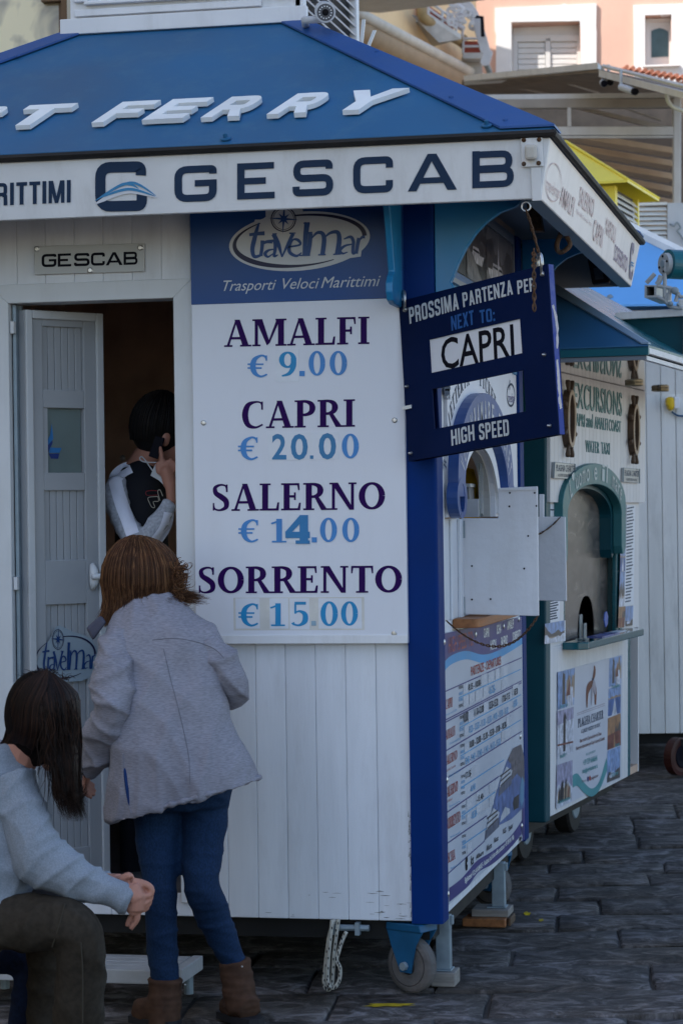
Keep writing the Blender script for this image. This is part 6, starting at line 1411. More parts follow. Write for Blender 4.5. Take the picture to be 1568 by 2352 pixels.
# yellow lifebuoy light on its wall
FLT = thing('yellow_float', 'small yellow float hung by a cable on the white boarded wall', 'float', W3.hw(1532, 930))
MB().prism(W3, hp(W3, [(1533, 947), (1526, 930), (1525, 913), (1543, 912), (1545, 940)]), .001, .09).build('float_body', mat('float_yellow', (.55, .36, .01), .4, .2), FLT, bevel=.02)
MB().prism(W3, hp(W3, [(1544, 940), (1556, 938), (1556, 914), (1544, 912)]), .001, .07).build('float_back', m_board, FLT, bevel=.004)
MB().tube(smoothpath([tuple(W3.hw(*p, .03)) for p in ((1540, 946), (1550, 953), (1562, 956), (1590, 954), (1640, 940))], 5), .006, 6).build('cable', mat('cable_blue', (.02, .08, .18), .5), FLT)
# its caster at the right edge
zg = Zm(1400, 1800, 307/950); dp_ = 1.6*FPX/(1778-1188)
wc = onground(1556, 1781); t = thing('caster_wheel', 'red and black caster wheel under the boarded kiosk at the right edge', 'wheel', (wc.x, wc.y, 0)); ax = (u3*.75-d3*.66).normalized()
Rw = .115; C_ = V((wc.x, wc.y, Rw))
MB().lathe(C_-ax*.03, ax, [(0, .001), (0, Rw*.8), (.004, Rw), (.056, Rw), (.06, Rw*.8), (.06, .001)], 28).build('tyre', mat('wheel_red', (.05, .012, .010), .5, .3), t)
MB().lathe(C_+ax*.031, ax, [(0, Rw*.6), (.006, Rw*.55), (.007, .001)], 20).build('hub', m_ink, t)
MB().hexa([C_+ax*.04+V((0, 0, -.02))+V((-.02, 0, 0)), C_+ax*.045+V((.02, 0, -.02)), C_+ax*.05+V((.02, 0, -.02)), C_+ax*.045+V((-.02, 0, -.02))], [p+V((0, 0, z3b-Rw+.0)) for p in (C_+ax*.04+V((-.06, 0, 0)), C_+ax*.045+V((.05, 0, 0)), C_+ax*.05+V((.05, 0, 0)), C_+ax*.045+V((-.06, 0, 0)))]).build('fork', m_black, t)
k3box(-2.3, -.05, .1, 1.9, z3b-.07, z3b-.001).build('chassis', mat('dark_steel', (.03, .03, .032), .6, .3), K3)
# ================================================================== yellow kiosk behind
dY = 18.5
YP = Plane(atdepth(1400, 700, dY), u3)
YK = thing('yellow_kiosk', 'kiosk with bright yellow pyramid lantern roof showing behind the near kiosk eave', 'kiosk', (ugx(1345, dY+1)))
m_yel = mat('yellow_sheet', (.84, .68, .085), .45, .06, 4, dirt=.1, dirtcol=(.4, .3, .05))
YP = Plane(atdepth(1440, 412, dY), U2)
p1 = YP.hw(1440, 413); p0 = p1-U2*1.25; q1 = p1+D2*1.25; q0 = p0+D2*1.25
apx = (p0+q1)/2; apx.z = p0.z+.41
ring_ = [p0, p1, q1, q0]
for i in range(4):
    a, b = ring_[i], ring_[(i+1) % 4]; dn = V((0, 0, -.018))
    MB().add([a, b, apx, a+dn, b+dn, apx+dn], [(0, 1, 2), (5, 4, 3), (0, 3, 4, 1), (1, 4, 5, 2), (2, 5, 3, 0)]).build('lantern_roof', m_yel, YK)
    MB().tube([b+V((0, 0, .005)), apx+V((0, 0, .012))], .012, 6).build('hip_cap', m_yel, YK)
BY = Plane(p1+D2*.14, U2)
bc = BY.hw(1411, 440); bl_ = BY.hw(1374, 440); zt_y = p1.z-.02; zb_y = 3.2
bx = lambda a, x, y, z: V((a.x, a.y, 0))+U2*x+D2*y+V((0, 0, z))
def ybox(a, x0, x1, y0, y1, z0, z1, name, m): MB().hexa([bx(a, x, y, z0) for x, y in ((x0, y0), (x1, y0), (x1, y1), (x0, y1))], [bx(a, x, y, z1) for x, y in ((x0, y0), (x1, y0), (x1, y1), (x0, y1))]).build(name, m, YK)
pw = (bc-bl_).length
LL = .93
ybox(bc, -pw, 0, 0, .09, zb_y, zt_y, 'lantern_post', m_yel); ybox(bc, -.03, 0, LL-.05, LL, zb_y, zt_y, 'lantern_post', m_yel); ybox(bc, -LL, -LL+.1, 0, .09, zb_y, zt_y, 'lantern_post', m_yel); ybox(bc, -LL, -LL+.1, LL-.05, LL, zb_y, zt_y, 'lantern_post', m_yel)
ybox(bc, -LL+.12, -.04, .10, LL-.06, zb_y, zt_y, 'lantern_core', mat('louvre_back', (.10, .10, .11), .6))
z_ = zb_y
while z_ < zt_y-.02:
    MB().hexa([bx(bc, -.035, .092, z_+.03), bx(bc, -.03, .092, z_+.036), bx(bc, -.03, LL-.052, z_+.036), bx(bc, -.035, LL-.052, z_+.03)], [bx(bc, -.004, .092, z_-.006), bx(bc, .0, .092, z_), bx(bc, .0, LL-.052, z_), bx(bc, -.004, LL-.052, z_-.006)]).build('louvre_slat', m_white2, YK)
    MB().hexa([bx(bc, -LL+.101, .03, z_+.03), bx(bc, -pw-.001, .03, z_+.03), bx(bc, -pw-.001, .035, z_+.036), bx(bc, -LL+.101, .035, z_+.036)], [bx(bc, -LL+.101, .0, z_-.006), bx(bc, -pw-.001, .0, z_-.006), bx(bc, -pw-.001, .004, z_), bx(bc, -LL+.101, .004, z_)]).build('louvre_slat', m_white2, YK)
    z_ += .045
# its hidden body and main roof
b0 = V((bc.x, bc.y, 0))
yq = [b0+U2*x+D2*y for x, y in ((-1.5, -.6), (.55, -.6), (.55, 1.5), (-1.5, 1.5))]
MB().hexa([q+V((0, 0, .25)) for q in yq], [q+V((0, 0, 2.7)) for q in yq]).build('body', m_p3[0], YK)
yr = [b0+U2*x+D2*y for x, y in ((-1.9, -1.0), (.95, -1.0), (.95, 1.9), (-1.9, 1.9))]; yt = [b0+U2*x+D2*y for x, y in ((-LL, 0), (0, 0), (0, LL), (-LL, LL))]
MB().hexa([q+V((0, 0, 2.7)) for q in yr], [q+V((0, 0, 3.25)) for q in yt]).build('main_roof', m_yel, YK)
# ================================================================== terrace pergola of the restaurant above
dP = 24.0
PG = Plane(atdepth(1400, 300, dP), u3)
PGB = Plane(atdepth(1400, 300, dP+4.5), u3)
PR = thing('pergola', 'white steel restaurant pergola with brown striped awning above the yellow and blue kiosks', 'pergola', ugx(1552, dP, 4.1))
m_pg = mat('pergola_white', (.62, .61, .60), .5, .08, 4, dirt=.35, dirtcol=(.32, .28, .24), streak=1); m_taupe = mat('pergola_taupe', (.34, .30, .26), .55, .1)
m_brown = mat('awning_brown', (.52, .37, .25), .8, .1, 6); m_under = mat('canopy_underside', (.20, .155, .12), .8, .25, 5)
def bar(A, B, h, P=PG, th=.09, name='beam', m=m_pg, par=PR):
    a, b = P.h(*A), P.h(*B); k = h*dP/FPX
    MB().prism(P, [(a[0], a[1]-k), (b[0], b[1]-k), b, a], -th, 0).build(name, m, par)
bar((1545, 212), (1545.1, 213), 1, name='rafter_tip')
MB().prism(PG, hp(PG, [(1545, 585), (1563, 585), (1563, 214), (1545, 214)]), -.08, 0).build('post', m_pg, PR, bevel=.01)
bar((1060, 218), (1545, 213), 11); bar((1060, 228), (1545, 226), 20, m=m_taupe, th=.12); bar((1100, 291), (1545, 291), 19); bar((1100, 313), (1545, 312), 4, th=.05)
bar((1250, 250), (1250.1, 250), 1, name='strut')
MB().prism(PG, hp(PG, [(1303, 290), (1311, 290), (1310, 247), (1302, 247)]), -.05, 0).build('strut', m_pg, PR)
MB().prism(Plane(atdepth(1400, 300, dP+1.5), u3), hp(Plane(atdepth(1400, 300, dP+1.5), u3), [(1325, 249), (1355, 249), (1530, 289), (1490, 291)]), -.06, 0).build('strut', m_taupe, PR)
MB().prism(Plane(atdepth(1400, 300, dP+1.5), u3), hp(Plane(atdepth(1400, 300, dP+1.5), u3), [(1436, 250), (1439, 250), (1520, 275), (1517, 278)]), -.03, 0).build('strut', m_taupe, PR)
# top rails and canopy
def seg3(A, dA, B, dB, r, name, m, n=6): MB().tube([atdepth(*A, dA), atdepth(*B, dB)], r, n).build(name, m, PR)
MB().hexa([atdepth(1065, 186, 27), atdepth(1372, 158, dP-1), atdepth(1390, 176, dP-.2), atdepth(1065, 196, 27.3)], [p+V((0, 0, .06)) for p in (atdepth(1065, 186, 27), atdepth(1372, 158, dP-1), atdepth(1390, 176, dP-.2), atdepth(1065, 196, 27.3))]).build('eave_rail', m_pg, PR)
MB().hexa([atdepth(1374, 176, dP-1), atdepth(1575, 228, 19.5), atdepth(1575, 213, 19.5), atdepth(1374, 160, dP-1)], [atdepth(1378, 172, dP-.9), atdepth(1580, 226, 19.6), atdepth(1580, 212, 19.6), atdepth(1378, 160, dP-.9)]).build('eave_rail', m_pg, PR)
seg3((1385, 152), dP-1, (1590, 203), 19.2, .022, 'gutter_pipe', m_pg)
can = [atdepth(1060, 190, 27.2), atdepth(1375, 166, dP-1), atdepth(1590, 222, 19.5), atdepth(1600, 212, 27), atdepth(1060, 217, 29)]
can_t = [p+V((0, 0, .03)) for p in can]
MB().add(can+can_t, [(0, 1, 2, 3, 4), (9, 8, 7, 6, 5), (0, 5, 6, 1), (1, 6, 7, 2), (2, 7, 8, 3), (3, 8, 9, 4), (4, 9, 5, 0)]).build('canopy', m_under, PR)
for A, dA, B, dB in (((1110, 187), 26.6, (1260, 216), 27.5), ((1240, 172), 25, (1375, 214), 26.5), ((1200, 176), 25.4, (1290, 163), 24)): seg3(A, dA, B, dB, .012, 'canopy_wire', m_taupe)
# wall in the dark behind, and the striped awning sheets
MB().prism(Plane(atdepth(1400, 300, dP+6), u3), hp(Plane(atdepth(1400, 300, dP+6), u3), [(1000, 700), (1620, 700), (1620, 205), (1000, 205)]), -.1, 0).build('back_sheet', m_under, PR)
# striped roll-down awning: pleats
for k in range(9):
    y0 = 316+k*27; x0 = 1040
    P = Plane(atdepth(1400, 300, dP+.8+k*.42), u3)
    pts = [(1120+k*6, y0-46), (1544, y0+22+k*3), (1544, y0+36+k*3), (1120+k*6, y0-30)]
    MB().prism(P, hp(P, pts), -.30, 0).build('awning_pleat', m_brown, PR, bevel=.01)
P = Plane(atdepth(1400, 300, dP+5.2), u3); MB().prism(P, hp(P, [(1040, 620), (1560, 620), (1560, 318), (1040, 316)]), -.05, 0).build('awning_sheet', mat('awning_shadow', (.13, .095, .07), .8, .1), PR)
# small cameras under the eave
def smallcam(A, B, dep, label):
    t = thing('surveillance_camera', label, 'camera', atdepth(*A, dep)); a, b = atdepth(*A, dep), atdepth(*B, dep-.25); d_ = (b-a).normalized()
    MB().lathe(a, d_, [(0, .015), (.0, .032), ((b-a).length, .036), ((b-a).length, .001)], 14).build('housing', m_cam, t)
    MB().lathe(b+d_*.001, d_, [(0, .001), (0, .032), (.03, .032), (.03, .001)], 14).build('lens_hood', m_ink, t)
    MB().tube([a+V((0, 0, .16)), a], .015, 8).build('mount', m_cam, t)
smallcam((1425, 200), (1455, 210), 21.8, 'white bullet camera hanging under the sloping pergola rail'); smallcam((1383, 189), (1386, 192), 23.0, 'small round white camera at the bend of the pergola rail'); smallcam((1397, 187), (1400, 189), 23.0, 'second small round camera beside the one at the pergola bend')
CB = thing('white_cable', 'white cable drooping from the pergola rail to its post', 'cable', atdepth(1530, 214, 21)); MB().tube(smoothpath([tuple(atdepth(*p, 21)) for p in ((1530, 214), (1533, 232), (1545, 246), (1570, 254), (1600, 255))], 5), .018, 8).build('cable_run', m_letter, CB, smooth=True)
# white louvred terrace screen and the red trim
dL = 22.0; LP = Plane(atdepth(1500, 520, dL), u3)
LS = thing('louvred_screen', 'white louvred terrace screen under the pergola post', 'screen', ugx(1500, dL, 3.9))
MB().prism(LP, hp(LP, [(1380, 592), (1452, 592), (1452, 470), (1380, 470)]), -.05, -.0).build('screen_panel', m_letter, LS)
MB().prism(LP, hp(LP, [(1532, 596), (1600, 596), (1600, 466), (1532, 466)]), -.05, 0).build('screen_panel', mat('screen_white', (.56, .60, .66), .45, .04), LS)
MB().prism(LP, hp(LP, [(1452, 472), (1531, 470), (1531, 464), (1452, 466)]), -.05, 0).build('screen_rail', m_letter, LS); MB().prism(LP, hp(LP, [(1452, 596), (1531, 596), (1531, 582), (1452, 581)]), -.05, 0).build('screen_rail', m_letter, LS)
for k in range(10):
    y0 = 474+k*11.0; a = LP.h(1453, y0+10.3); b = LP.h(1530, y0)
    MB().hexa([LP.w(a[0], a[1], -.002), LP.w(b[0], a[1], -.002), LP.w(b[0], a[1]+.006, -.002), LP.w(a[0], a[1]+.006, -.002)], [LP.w(a[0], b[1]-.004, -.05), LP.w(b[0], b[1]-.004, -.05), LP.w(b[0], b[1], -.05), LP.w(a[0], b[1], -.05)]).build('louvre_slat', m_letter, LS)
WR = thing('wire_twist', 'twisted grey wire tied to the white louvred screen', 'wire', LP.hw(1556, 540, .05)); MB().tube(smoothpath([tuple(LP.hw(*p, .04)) for p in ((1535, 515), (1545, 520), (1552, 512), (1560, 524), (1553, 530), (1558, 538), (1570, 555), (1580, 570))], 5), .008, 6).build('wire_strand', m_galv, WR)
m_redr = mat('red_trim', (.20, .035, .03), .6, .2)
RT = thing('red_awning', 'dark red scalloped awning edge below the louvred screen at the right edge', 'awning', ugx(1530, 21.5, 3.8))
P = Plane(atdepth(1500, 590, 21.3), u3); sc_pts = [(1488, 590)]+[(1488+i*8, 590-(i % 2)*2) for i in range(1, 14)]+[(1600, 592), (1600, 640), (1530, 612)]
MB().prism(P, hp(P, sc_pts), -.4, 0).build('awning_sheet', m_redr, RT)
# terrace body: a pale retaining building under the pergola
TBo = atdepth(1400, 800, 23.5); P = Plane((TBo.x, TBo.y, 0), u3); TB = thing('terrace_building', 'pale lower storey carrying the restaurant terrace, mostly behind the kiosks', 'building', ugx(1300, 26))
a = P.h(1000, 600); b = P.h(1700, 600); MB().prism(P, [(a[0]-3, 0), (b[0]+6, 0), (b[0]+6, a[1]), (a[0]-3, a[1])], -9, -.0).build('wall', mat('terrace_wall', (.42, .38, .33), .8, .1), TB)
# ================================================================== cream building along the left
ac = math.radians(10.7); DC = V((math.sin(ac), math.cos(ac), 0)); UC = V((DC.y, -DC.x, 0))
PC0 = atdepth(1095, 190, 36.0); CW = Plane(V((PC0.x, PC0.y, 0)), -DC)   # normal faces the square
if CW.n.dot(UC) < 0: CW = Plane(V((PC0.x, PC0.y, 0)), DC)
m_cream = mat('cream_plaster', (.86, .64, .38), .85, .10, .6, .15, 8, dirt=.4, dirtcol=(.50, .37, .24), streak=1, bdist=.02)
CBd = thing('cream_building', 'tall cream plastered house running along the left, with a gutter pipe and planter balconies', 'building', (PC0.x-3, PC0.y-15, 0))
def cbox(y0, y1, x0, x1, z0, z1, mb=None):   # y along the wall (0 at the far end, negative towards us), x into the house (negative)
    o_ = V((PC0.x, PC0.y, 0)); f = lambda x, y, z: o_+UC*x+DC*y+V((0, 0, z))
    return (mb or MB()).hexa([f(x, y, z0) for x, y in ((x0, y0), (x1, y0), (x1, y1), (x0, y1))], [f(x, y, z1) for x, y in ((x0, y0), (x1, y0), (x1, y1), (x0, y1))])
HLOW, HTALL = 10.9, 21.0
cbox(-16, 0, -7, 0, 0, HLOW).build('wall', m_cream, CBd); cbox(-60, -16.01, -9, 0, 0, HTALL).build('wall', m_cream, CBd)
cbox(-60, -15.8, -9.2, .25, HTALL, HTALL+.3).build('roof', mat('roof_terracotta', (.35, .15, .08), .8, .2), CBd)
for fl in range(1, 6):
    for k in range(9):
        y = -20-k*4.4; z = fl*3.3+.2
        if z+2 < HTALL: f_ = cbox(y, y+1.1, .0, .05, z, z+1.8).build('window', m_letter, CBd); cbox(y+.12, y+.98, .051, .06, z+.12, z+1.68).build('pane', mat('dark_glass', (.03, .035, .04), .1), f_)
# gutter pipe, roller and balconies found on the real wall plane
def cpipe(A, B, r, off, name, m):
    MB().tube([CW.hw(*A, off*1.0), CW.hw(*B, off*1.0)], r, 12).build(name, m, CBd, smooth=True)
sgn = 1 if CW.n.dot(UC) > 0 else -1
m_pipe = mat('gutter_grey', (.62, .57, .50), .6, .1); m_roll = mat('roller_brown', (.40, .29, .19), .7, .1)
cpipe((740, 18), (1064, 184), .075, sgn*.30, 'gutter_pipe', m_pipe); cpipe((740, 45), (1040, 192), .16, sgn*.16, 'awning_box', m_roll)
cpipe((1064, 184), (1060, 215), .06, sgn*.3, 'downpipe', m_pipe)
MB().tube(smoothpath([tuple(CW.hw(*p, sgn*.25)) for p in ((929, 22), (932, 42), (960, 62), (1006, 92), (1022, 97), (1026, 90))], 4), .07, 10).build('waste_pipe', mat('ochre_pipe', (.36, .26, .13), .6, .2), CBd, smooth=True)
MB().tube([CW.hw(1020, 98, sgn*.22), CW.hw(1066, 133, sgn*.22)], .06, 8).build('waste_pipe', m_pipe, CBd); MB().tube(smoothpath([tuple(CW.hw(*p, sgn*.22)) for p in ((1066, 133), (1080, 145), (1090, 165), (1093, 182))], 4), .045, 8).build('waste_pipe', m_galv, CBd)
# big slab of the upper balcony
SLb = atdepth(784, 30, 30)
P = Plane(V((0, 0, atdepth(900, 20, 29).z)), (1, 0, 0), (0, 1, 0))
q = [atdepth(760, 22, 26), atdepth(870, 30, 30), atdepth(1112, 0, 31), atdepth(1118, -6, 31), atdepth(900, -60, 26), atdepth(740, -40, 24)]; zz_ = atdepth(870, 30, 30).z
q = [onground(px_, py_, zz_) for px_, py_ in ((760, 20), (870, 30), (1112, 0), (1118, -6), (900, -60), (740, -40))]; MB().add(q+[p+V((0, 0, .25)) for p in q], [tuple(range(6)), tuple(range(6, 12))]+[(i, (i+1) % 6, 6+(i+1) % 6, 6+i) for i in range(6)]).build('balcony_slab', mat('slab_grey', (.50, .48, .46), .7, .1), CBd)
# planter balconies (real boxes placed at depth ~34)
m_terra = mat('terracotta', (.38, .085, .055), .7, .15); m_rail = mat('rail_white', (.60, .60, .62), .5, .05)
def planter(P, q_slab, box_, label, nb=2, under=1.0):
    t = thing('planter_balcony', label, 'balcony', P.hw(*q_slab[0])); 
    MB().prism(P, hp(P, q_slab), -.9, 0).build('slab', mat('slab_pale', (.55, .54, .53), .7, .1), t)
    x0, y0, x1, y1, dy = box_
    for k in range(nb):
        a, b = x0+(x1-x0)*k/nb+1, x0+(x1-x0)*(k+1)/nb-1; f = lambda x: dy*(x-x0)/(x1-x0)
        MB().prism(P, hp(P, [(a, y0+f(a)), (b, y0+f(b)), (b, y1+f(b)), (a, y1+f(a))]), -.35, -.08).build('planter_box', m_terra, t)
    for k in range(nb+1):
        x = x0+(x1-x0)*k/nb; f = dy*(x-x0)/(x1-x0); MB().tube([P.hw(x, y0+f+2, -.03), P.hw(x, y1+f-5, -.03)], .02, 6).build('rail_post', m_rail, t)
    for yy in (y1-4, (y0+y1)/2): MB().tube([P.hw(x0, yy, -.02), P.hw(x1, yy+dy, -.02)], .018, 6).build('rail', m_rail, t)
    return t
SPn = Plane(atdepth(1000, 60, 33.5), (DC*.85+UC*.52))
planter(SPn, [(986, 31), (1058, 79), (1058, 90), (986, 42)], (986, 33, 1050, 6, 46), 'upper planter balcony with red brown boxes and white rail on the cream house', 2)
MB().add([V(p) for p in (SPn.hw(944, 34, -.0), SPn.hw(986, 42, 0), SPn.hw(1058, 90, 0), SPn.hw(1008, 98, 0))], [(0, 1, 2, 3)]).build('balcony_underside', mat('under_grey', (.40, .37, .34), .8, .2), CBd)
PPn = Plane(atdepth(1090, 110, 34.5), u3)
planter(PPn, [(1063, 134), (1112, 134), (1112, 121), (1063, 121)], (1063, 120, 1112, 92, 0), 'lower small planter balcony with one red brown box by the pink wall', 1)
MB().prism(PPn, hp(PPn, [(1064, 180), (1111, 180), (1109, 134), (1066, 134)]), -.9, -.3).build('pier', mat('pier_tile', (.45, .41, .37), .7, .08), CBd)
# curling white wire ornaments
WO = thing('wire_ornament', 'tangle of curling white wire and a coiled white hose hanging beside the balconies', 'ornament', atdepth(1090, 70, 34)); R_ = random.Random(11)
for k in range(16):
    cx, cy, r0 = R_.uniform(1030, 1085), R_.uniform(8, 60)+0, R_.uniform(5, 12); dd = R_.uniform(33, 35)
    MB().tube([atdepth(cx+math.cos(t*.7)*r0*(1-t/26), cy+math.sin(t*.7)*r0*(1-t/26), dd) for t in range(18)], .012, 5).build('curl', m_rail, WO)
MB().tube([atdepth(1089+28*math.cos(t), 78+28*math.sin(t), 34.6) for t in [i*math.pi/10+.3 for i in range(12)]], .02, 6).build('hoop', m_rail, WO); MB().tube([atdepth(*p, 34) for p in ((1080, 38), (1106, 40), (1108, 84))], .03, 5).build('lamp_arm', m_ink, WO)
coil = []
for i in range(420):
    t = i/420; x = 1062+52*min(1, t*1.15)**.8 if t < .87 else 1120-(t-.87)*60; cy = 6+ (t**1.5)*140
    coil.append(atdepth(x+11*math.cos(i*.95), cy+4.5*math.sin(i*.95), 34.2))
MB().tube(coil, .014, 5).build('hose_coil', m_rail, WO)
MB().tube([atdepth(*p, 34) for p in ((1032, 0), (1060, 20), (1050, 60), (1064, 66))], .05, 8).build('white_frame', m_rail, WO)
# ================================================================== pink building
b6 = math.radians(3.6); UPk = V((math.cos(b6), math.sin(b6), 0)); PKP = Plane(atdepth(1200, 100, 37.5), UPk)
m_pink = mat('pink_plaster', (.64, .41, .32), .85, .10, .8, .1, 10, dirt=.25, dirtcol=(.45, .30, .24), streak=1, bdist=.02); m_wh = mat('plaster_white', (.74, .73, .72), .8, .04)
PK = thing('pink_building', 'sunlit salmon pink house with white window surrounds at the upper right', 'building', ugx(1400, 40))
def surround(out, inn, name='surround'):
    o_, i_ = hp(PKP, out), hp(PKP, inn); MB().band(PKP, i_, o_, -.15, .05, closed=True).build(name, m_wh, PK)
win = [hp(PKP, w) for w in ([(1174, 230), (1333, 226), (1331, 49), (1174, 52)], [(1480, 155), (1541, 153), (1541, 34), (1480, 36)])]
# wall as pieces round the two openings
L_, R__ = PKP.h(1040, 200)[0], PKP.h(1900, 200)[0]; z0_, z1_ = -9.5, 5.5
(wx0, wz0), (wx1, _), (_, wz1), _ = win[0]; (vx0, vz0), (vx1, _), (_, vz1), _ = win[1]
mb = MB()
for a, b, c, d in ((L_, wx0, z0_, z1_), (wx0, wx1, z0_, wz0-.3), (wx0, wx1, wz1, z1_), (wx1, vx0, z0_, z1_), (vx0, vx1, z0_, vz0), (vx0, vx1, vz1, z1_), (vx1, R__, z0_, z1_)): mb.pbox(PKP, a, b, c, d, -.35, 0)
mb.build('wall', m_pink, PK); MB().pbox(PKP, L_, R__, z0_, z1_, -6, -.36).build('core', mat('dark_core', (.06, .05, .05), .9), PK)
surround([(1138, 240), (1369, 232), (1369, 76), (1368, 62), (1369, 9), (1303, 12), (1296, 10), (1285, 13), (1136, 19), (1136, 72), (1139, 82)], [(1174, 230), (1333, 226), (1333, 76), (1332, 62), (1331, 49), (1303, 50), (1296, 50), (1285, 50), (1174, 52), (1174, 72), (1174, 82)])
surround([(1455, 190), (1700, 186), (1700, 5), (1620, 8), (1453, 13), (1454, 60)], [(1480, 155), (1541, 153), (1541, 34), (1520, 35), (1480, 36), (1480, 60)])
def pkbox(q, d0, d1, name, m, par=None): return MB().prism(PKP, hp(PKP, q), d0, d1).build(name, m, par or PK)
m_sh = mat('shutter_white', (.66, .64, .62), .55, .03)
wf = pkbox([(1174, 226), (1333, 222), (1331, 74), (1174, 76)], -.33, -.25, 'window', m_sh)
for x0, x1 in ((1186, 1249), (1262, 1322)):
    for k in range(10):
        y0 = 92+k*12.6; P_ = hp(PKP, [(x0, y0+11.6), (x1, y0+11.2), (x1, y0), (x0, y0+.4)])
        MB().prism(PKP, P_, -.249, -.225).build('shutter_slat', m_sh, wf, bevel=.006, seg=1)
for q in ([(1174, 226), (1185, 226), (1185, 76), (1174, 76)], [(1250, 226), (1261, 226), (1261, 82), (1250, 82)], [(1323, 226), (1333, 226), (1331, 76), (1322, 76)], [(1185, 90), (1322, 88), (1322, 74), (1185, 76)]): pkbox(q, -.249, -.20, 'shutter_frame', m_sh, wf)
pkbox([(1174, 78), (1333, 76), (1331, 49), (1174, 52)], -.33, -.27, 'lintel', m_wh)
w2 = pkbox([(1480, 155), (1541, 153), (1541, 34), (1480, 36)], -.30, -.22, 'window', m_sh)
pkbox([(1494, 126), (1533, 124), (1533, 66), (1524, 61), (1513, 58), (1502, 61), (1494, 65)], -.219, -.21, 'pane', mat('green_glass', (.05, .09, .10), .1, .2), w2)
for q in ([(1480, 155), (1490, 155), (1490, 45), (1480, 45)], [(1535, 150), (1541, 150), (1541, 45), (1535, 45)], [(1480, 45), (1541, 43), (1541, 36), (1480, 38)]): pkbox(q, -.219, -.17, 'window_frame', m_sh, w2)
pkbox([(1475, 157), (1560, 154), (1560, 150), (1475, 153)], .0505, .13, 'sill', m_wh)
for k in range(12):
    x = 1430+k*14; MB().tube([PKP.hw(x, 172+k*2.4, .4), PKP.hw(x+13, 178+k*2.4, .9)], .035, 6).build('roof_tile', mat('tile_red', (.42, .16, .10), .8, .2), PK)
# railing whose shadow falls on the wall
RG = thing('upper_railing', 'curly iron railing of a balcony above the shuttered window, just out of view', 'railing', PKP.hw(1230, -60, .9)); P9 = Plane(PKP.hw(1200, -60, 1.0), UPk)
for k in range(5):
    x = 1170+k*12; MB().tube([P9.hw(x+6*math.sin(t*.9), -90+t*8, 0) for t in range(9)], .012, 5).build('scroll', m_ink, RG)
MB().tube([P9.hw(1100, -92, 0), P9.hw(1232, -95, 0)], .03, 6).build('rail', m_ink, RG); MB().tube([P9.hw(1100, -20, 0), P9.hw(1232, -22, 0)], .03, 6).build('rail', m_ink, RG)
# ================================================================== yellow house front with big window, upper left
HLo = atdepth(100, 60, 13.0); HL = Plane((HLo.x, HLo.y, 0), V((math.cos(b6), math.sin(b6), 0)))
YH = thing('shop_front', 'pale yellow house with a large brown framed window with painted reflections, upper left corner', 'building', ugx(60, 14))
c_ = lambda x: HL.h(x, 60)[0]
MB().pbox(HL, c_(-900), c_(175), .0, 9, -3, -.1).build('wall', m_cream, YH)
MB().pbox(HL, c_(166), c_(182), .0, 8.5, -.1, .10).build('pilaster', mat('pale_stone', (.50, .45, .36), .7, .05), YH)
m_bf = mat('brown_frame', (.17, .10, .055), .5, .1); MB().pbox(HL, c_(146), c_(165), 3.2, 8.2, -.1, .04).build('window_frame', m_bf, YH); MB().pbox(HL, c_(100), c_(146), HL.h(120, 6)[1], HL.h(120, -5)[1], -.1, .04).build('window_frame', m_bf, YH)
m_rf = bpy.data.materials.new('painted_reflection_pane'); m_rf.use_nodes = True; nt = m_rf.node_tree; b_ = nt.nodes['Principled BSDF']; b_.inputs['Roughness'].default_value = .12
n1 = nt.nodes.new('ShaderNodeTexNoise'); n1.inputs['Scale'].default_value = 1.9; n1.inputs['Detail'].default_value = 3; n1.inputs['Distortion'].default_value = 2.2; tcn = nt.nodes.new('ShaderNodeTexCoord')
cr = nt.nodes.new('ShaderNodeValToRGB'); e_ = cr.color_ramp.elements; e_[0].position = .40; e_[0].color = (.30, .25, .20, 1); e_[1].position = .52; e_[1].color = (.88, .74, .46, 1)  # blotchy noise paints the window's reflections into the pane colour
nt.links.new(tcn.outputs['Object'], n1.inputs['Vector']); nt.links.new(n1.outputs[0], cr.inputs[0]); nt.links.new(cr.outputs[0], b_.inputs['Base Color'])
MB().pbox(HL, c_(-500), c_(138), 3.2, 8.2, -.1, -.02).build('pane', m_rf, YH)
MB().pbox(HL, c_(136), c_(145), 3.2, 8.2, -.1, .0).build('window_frame', m_bf, YH)
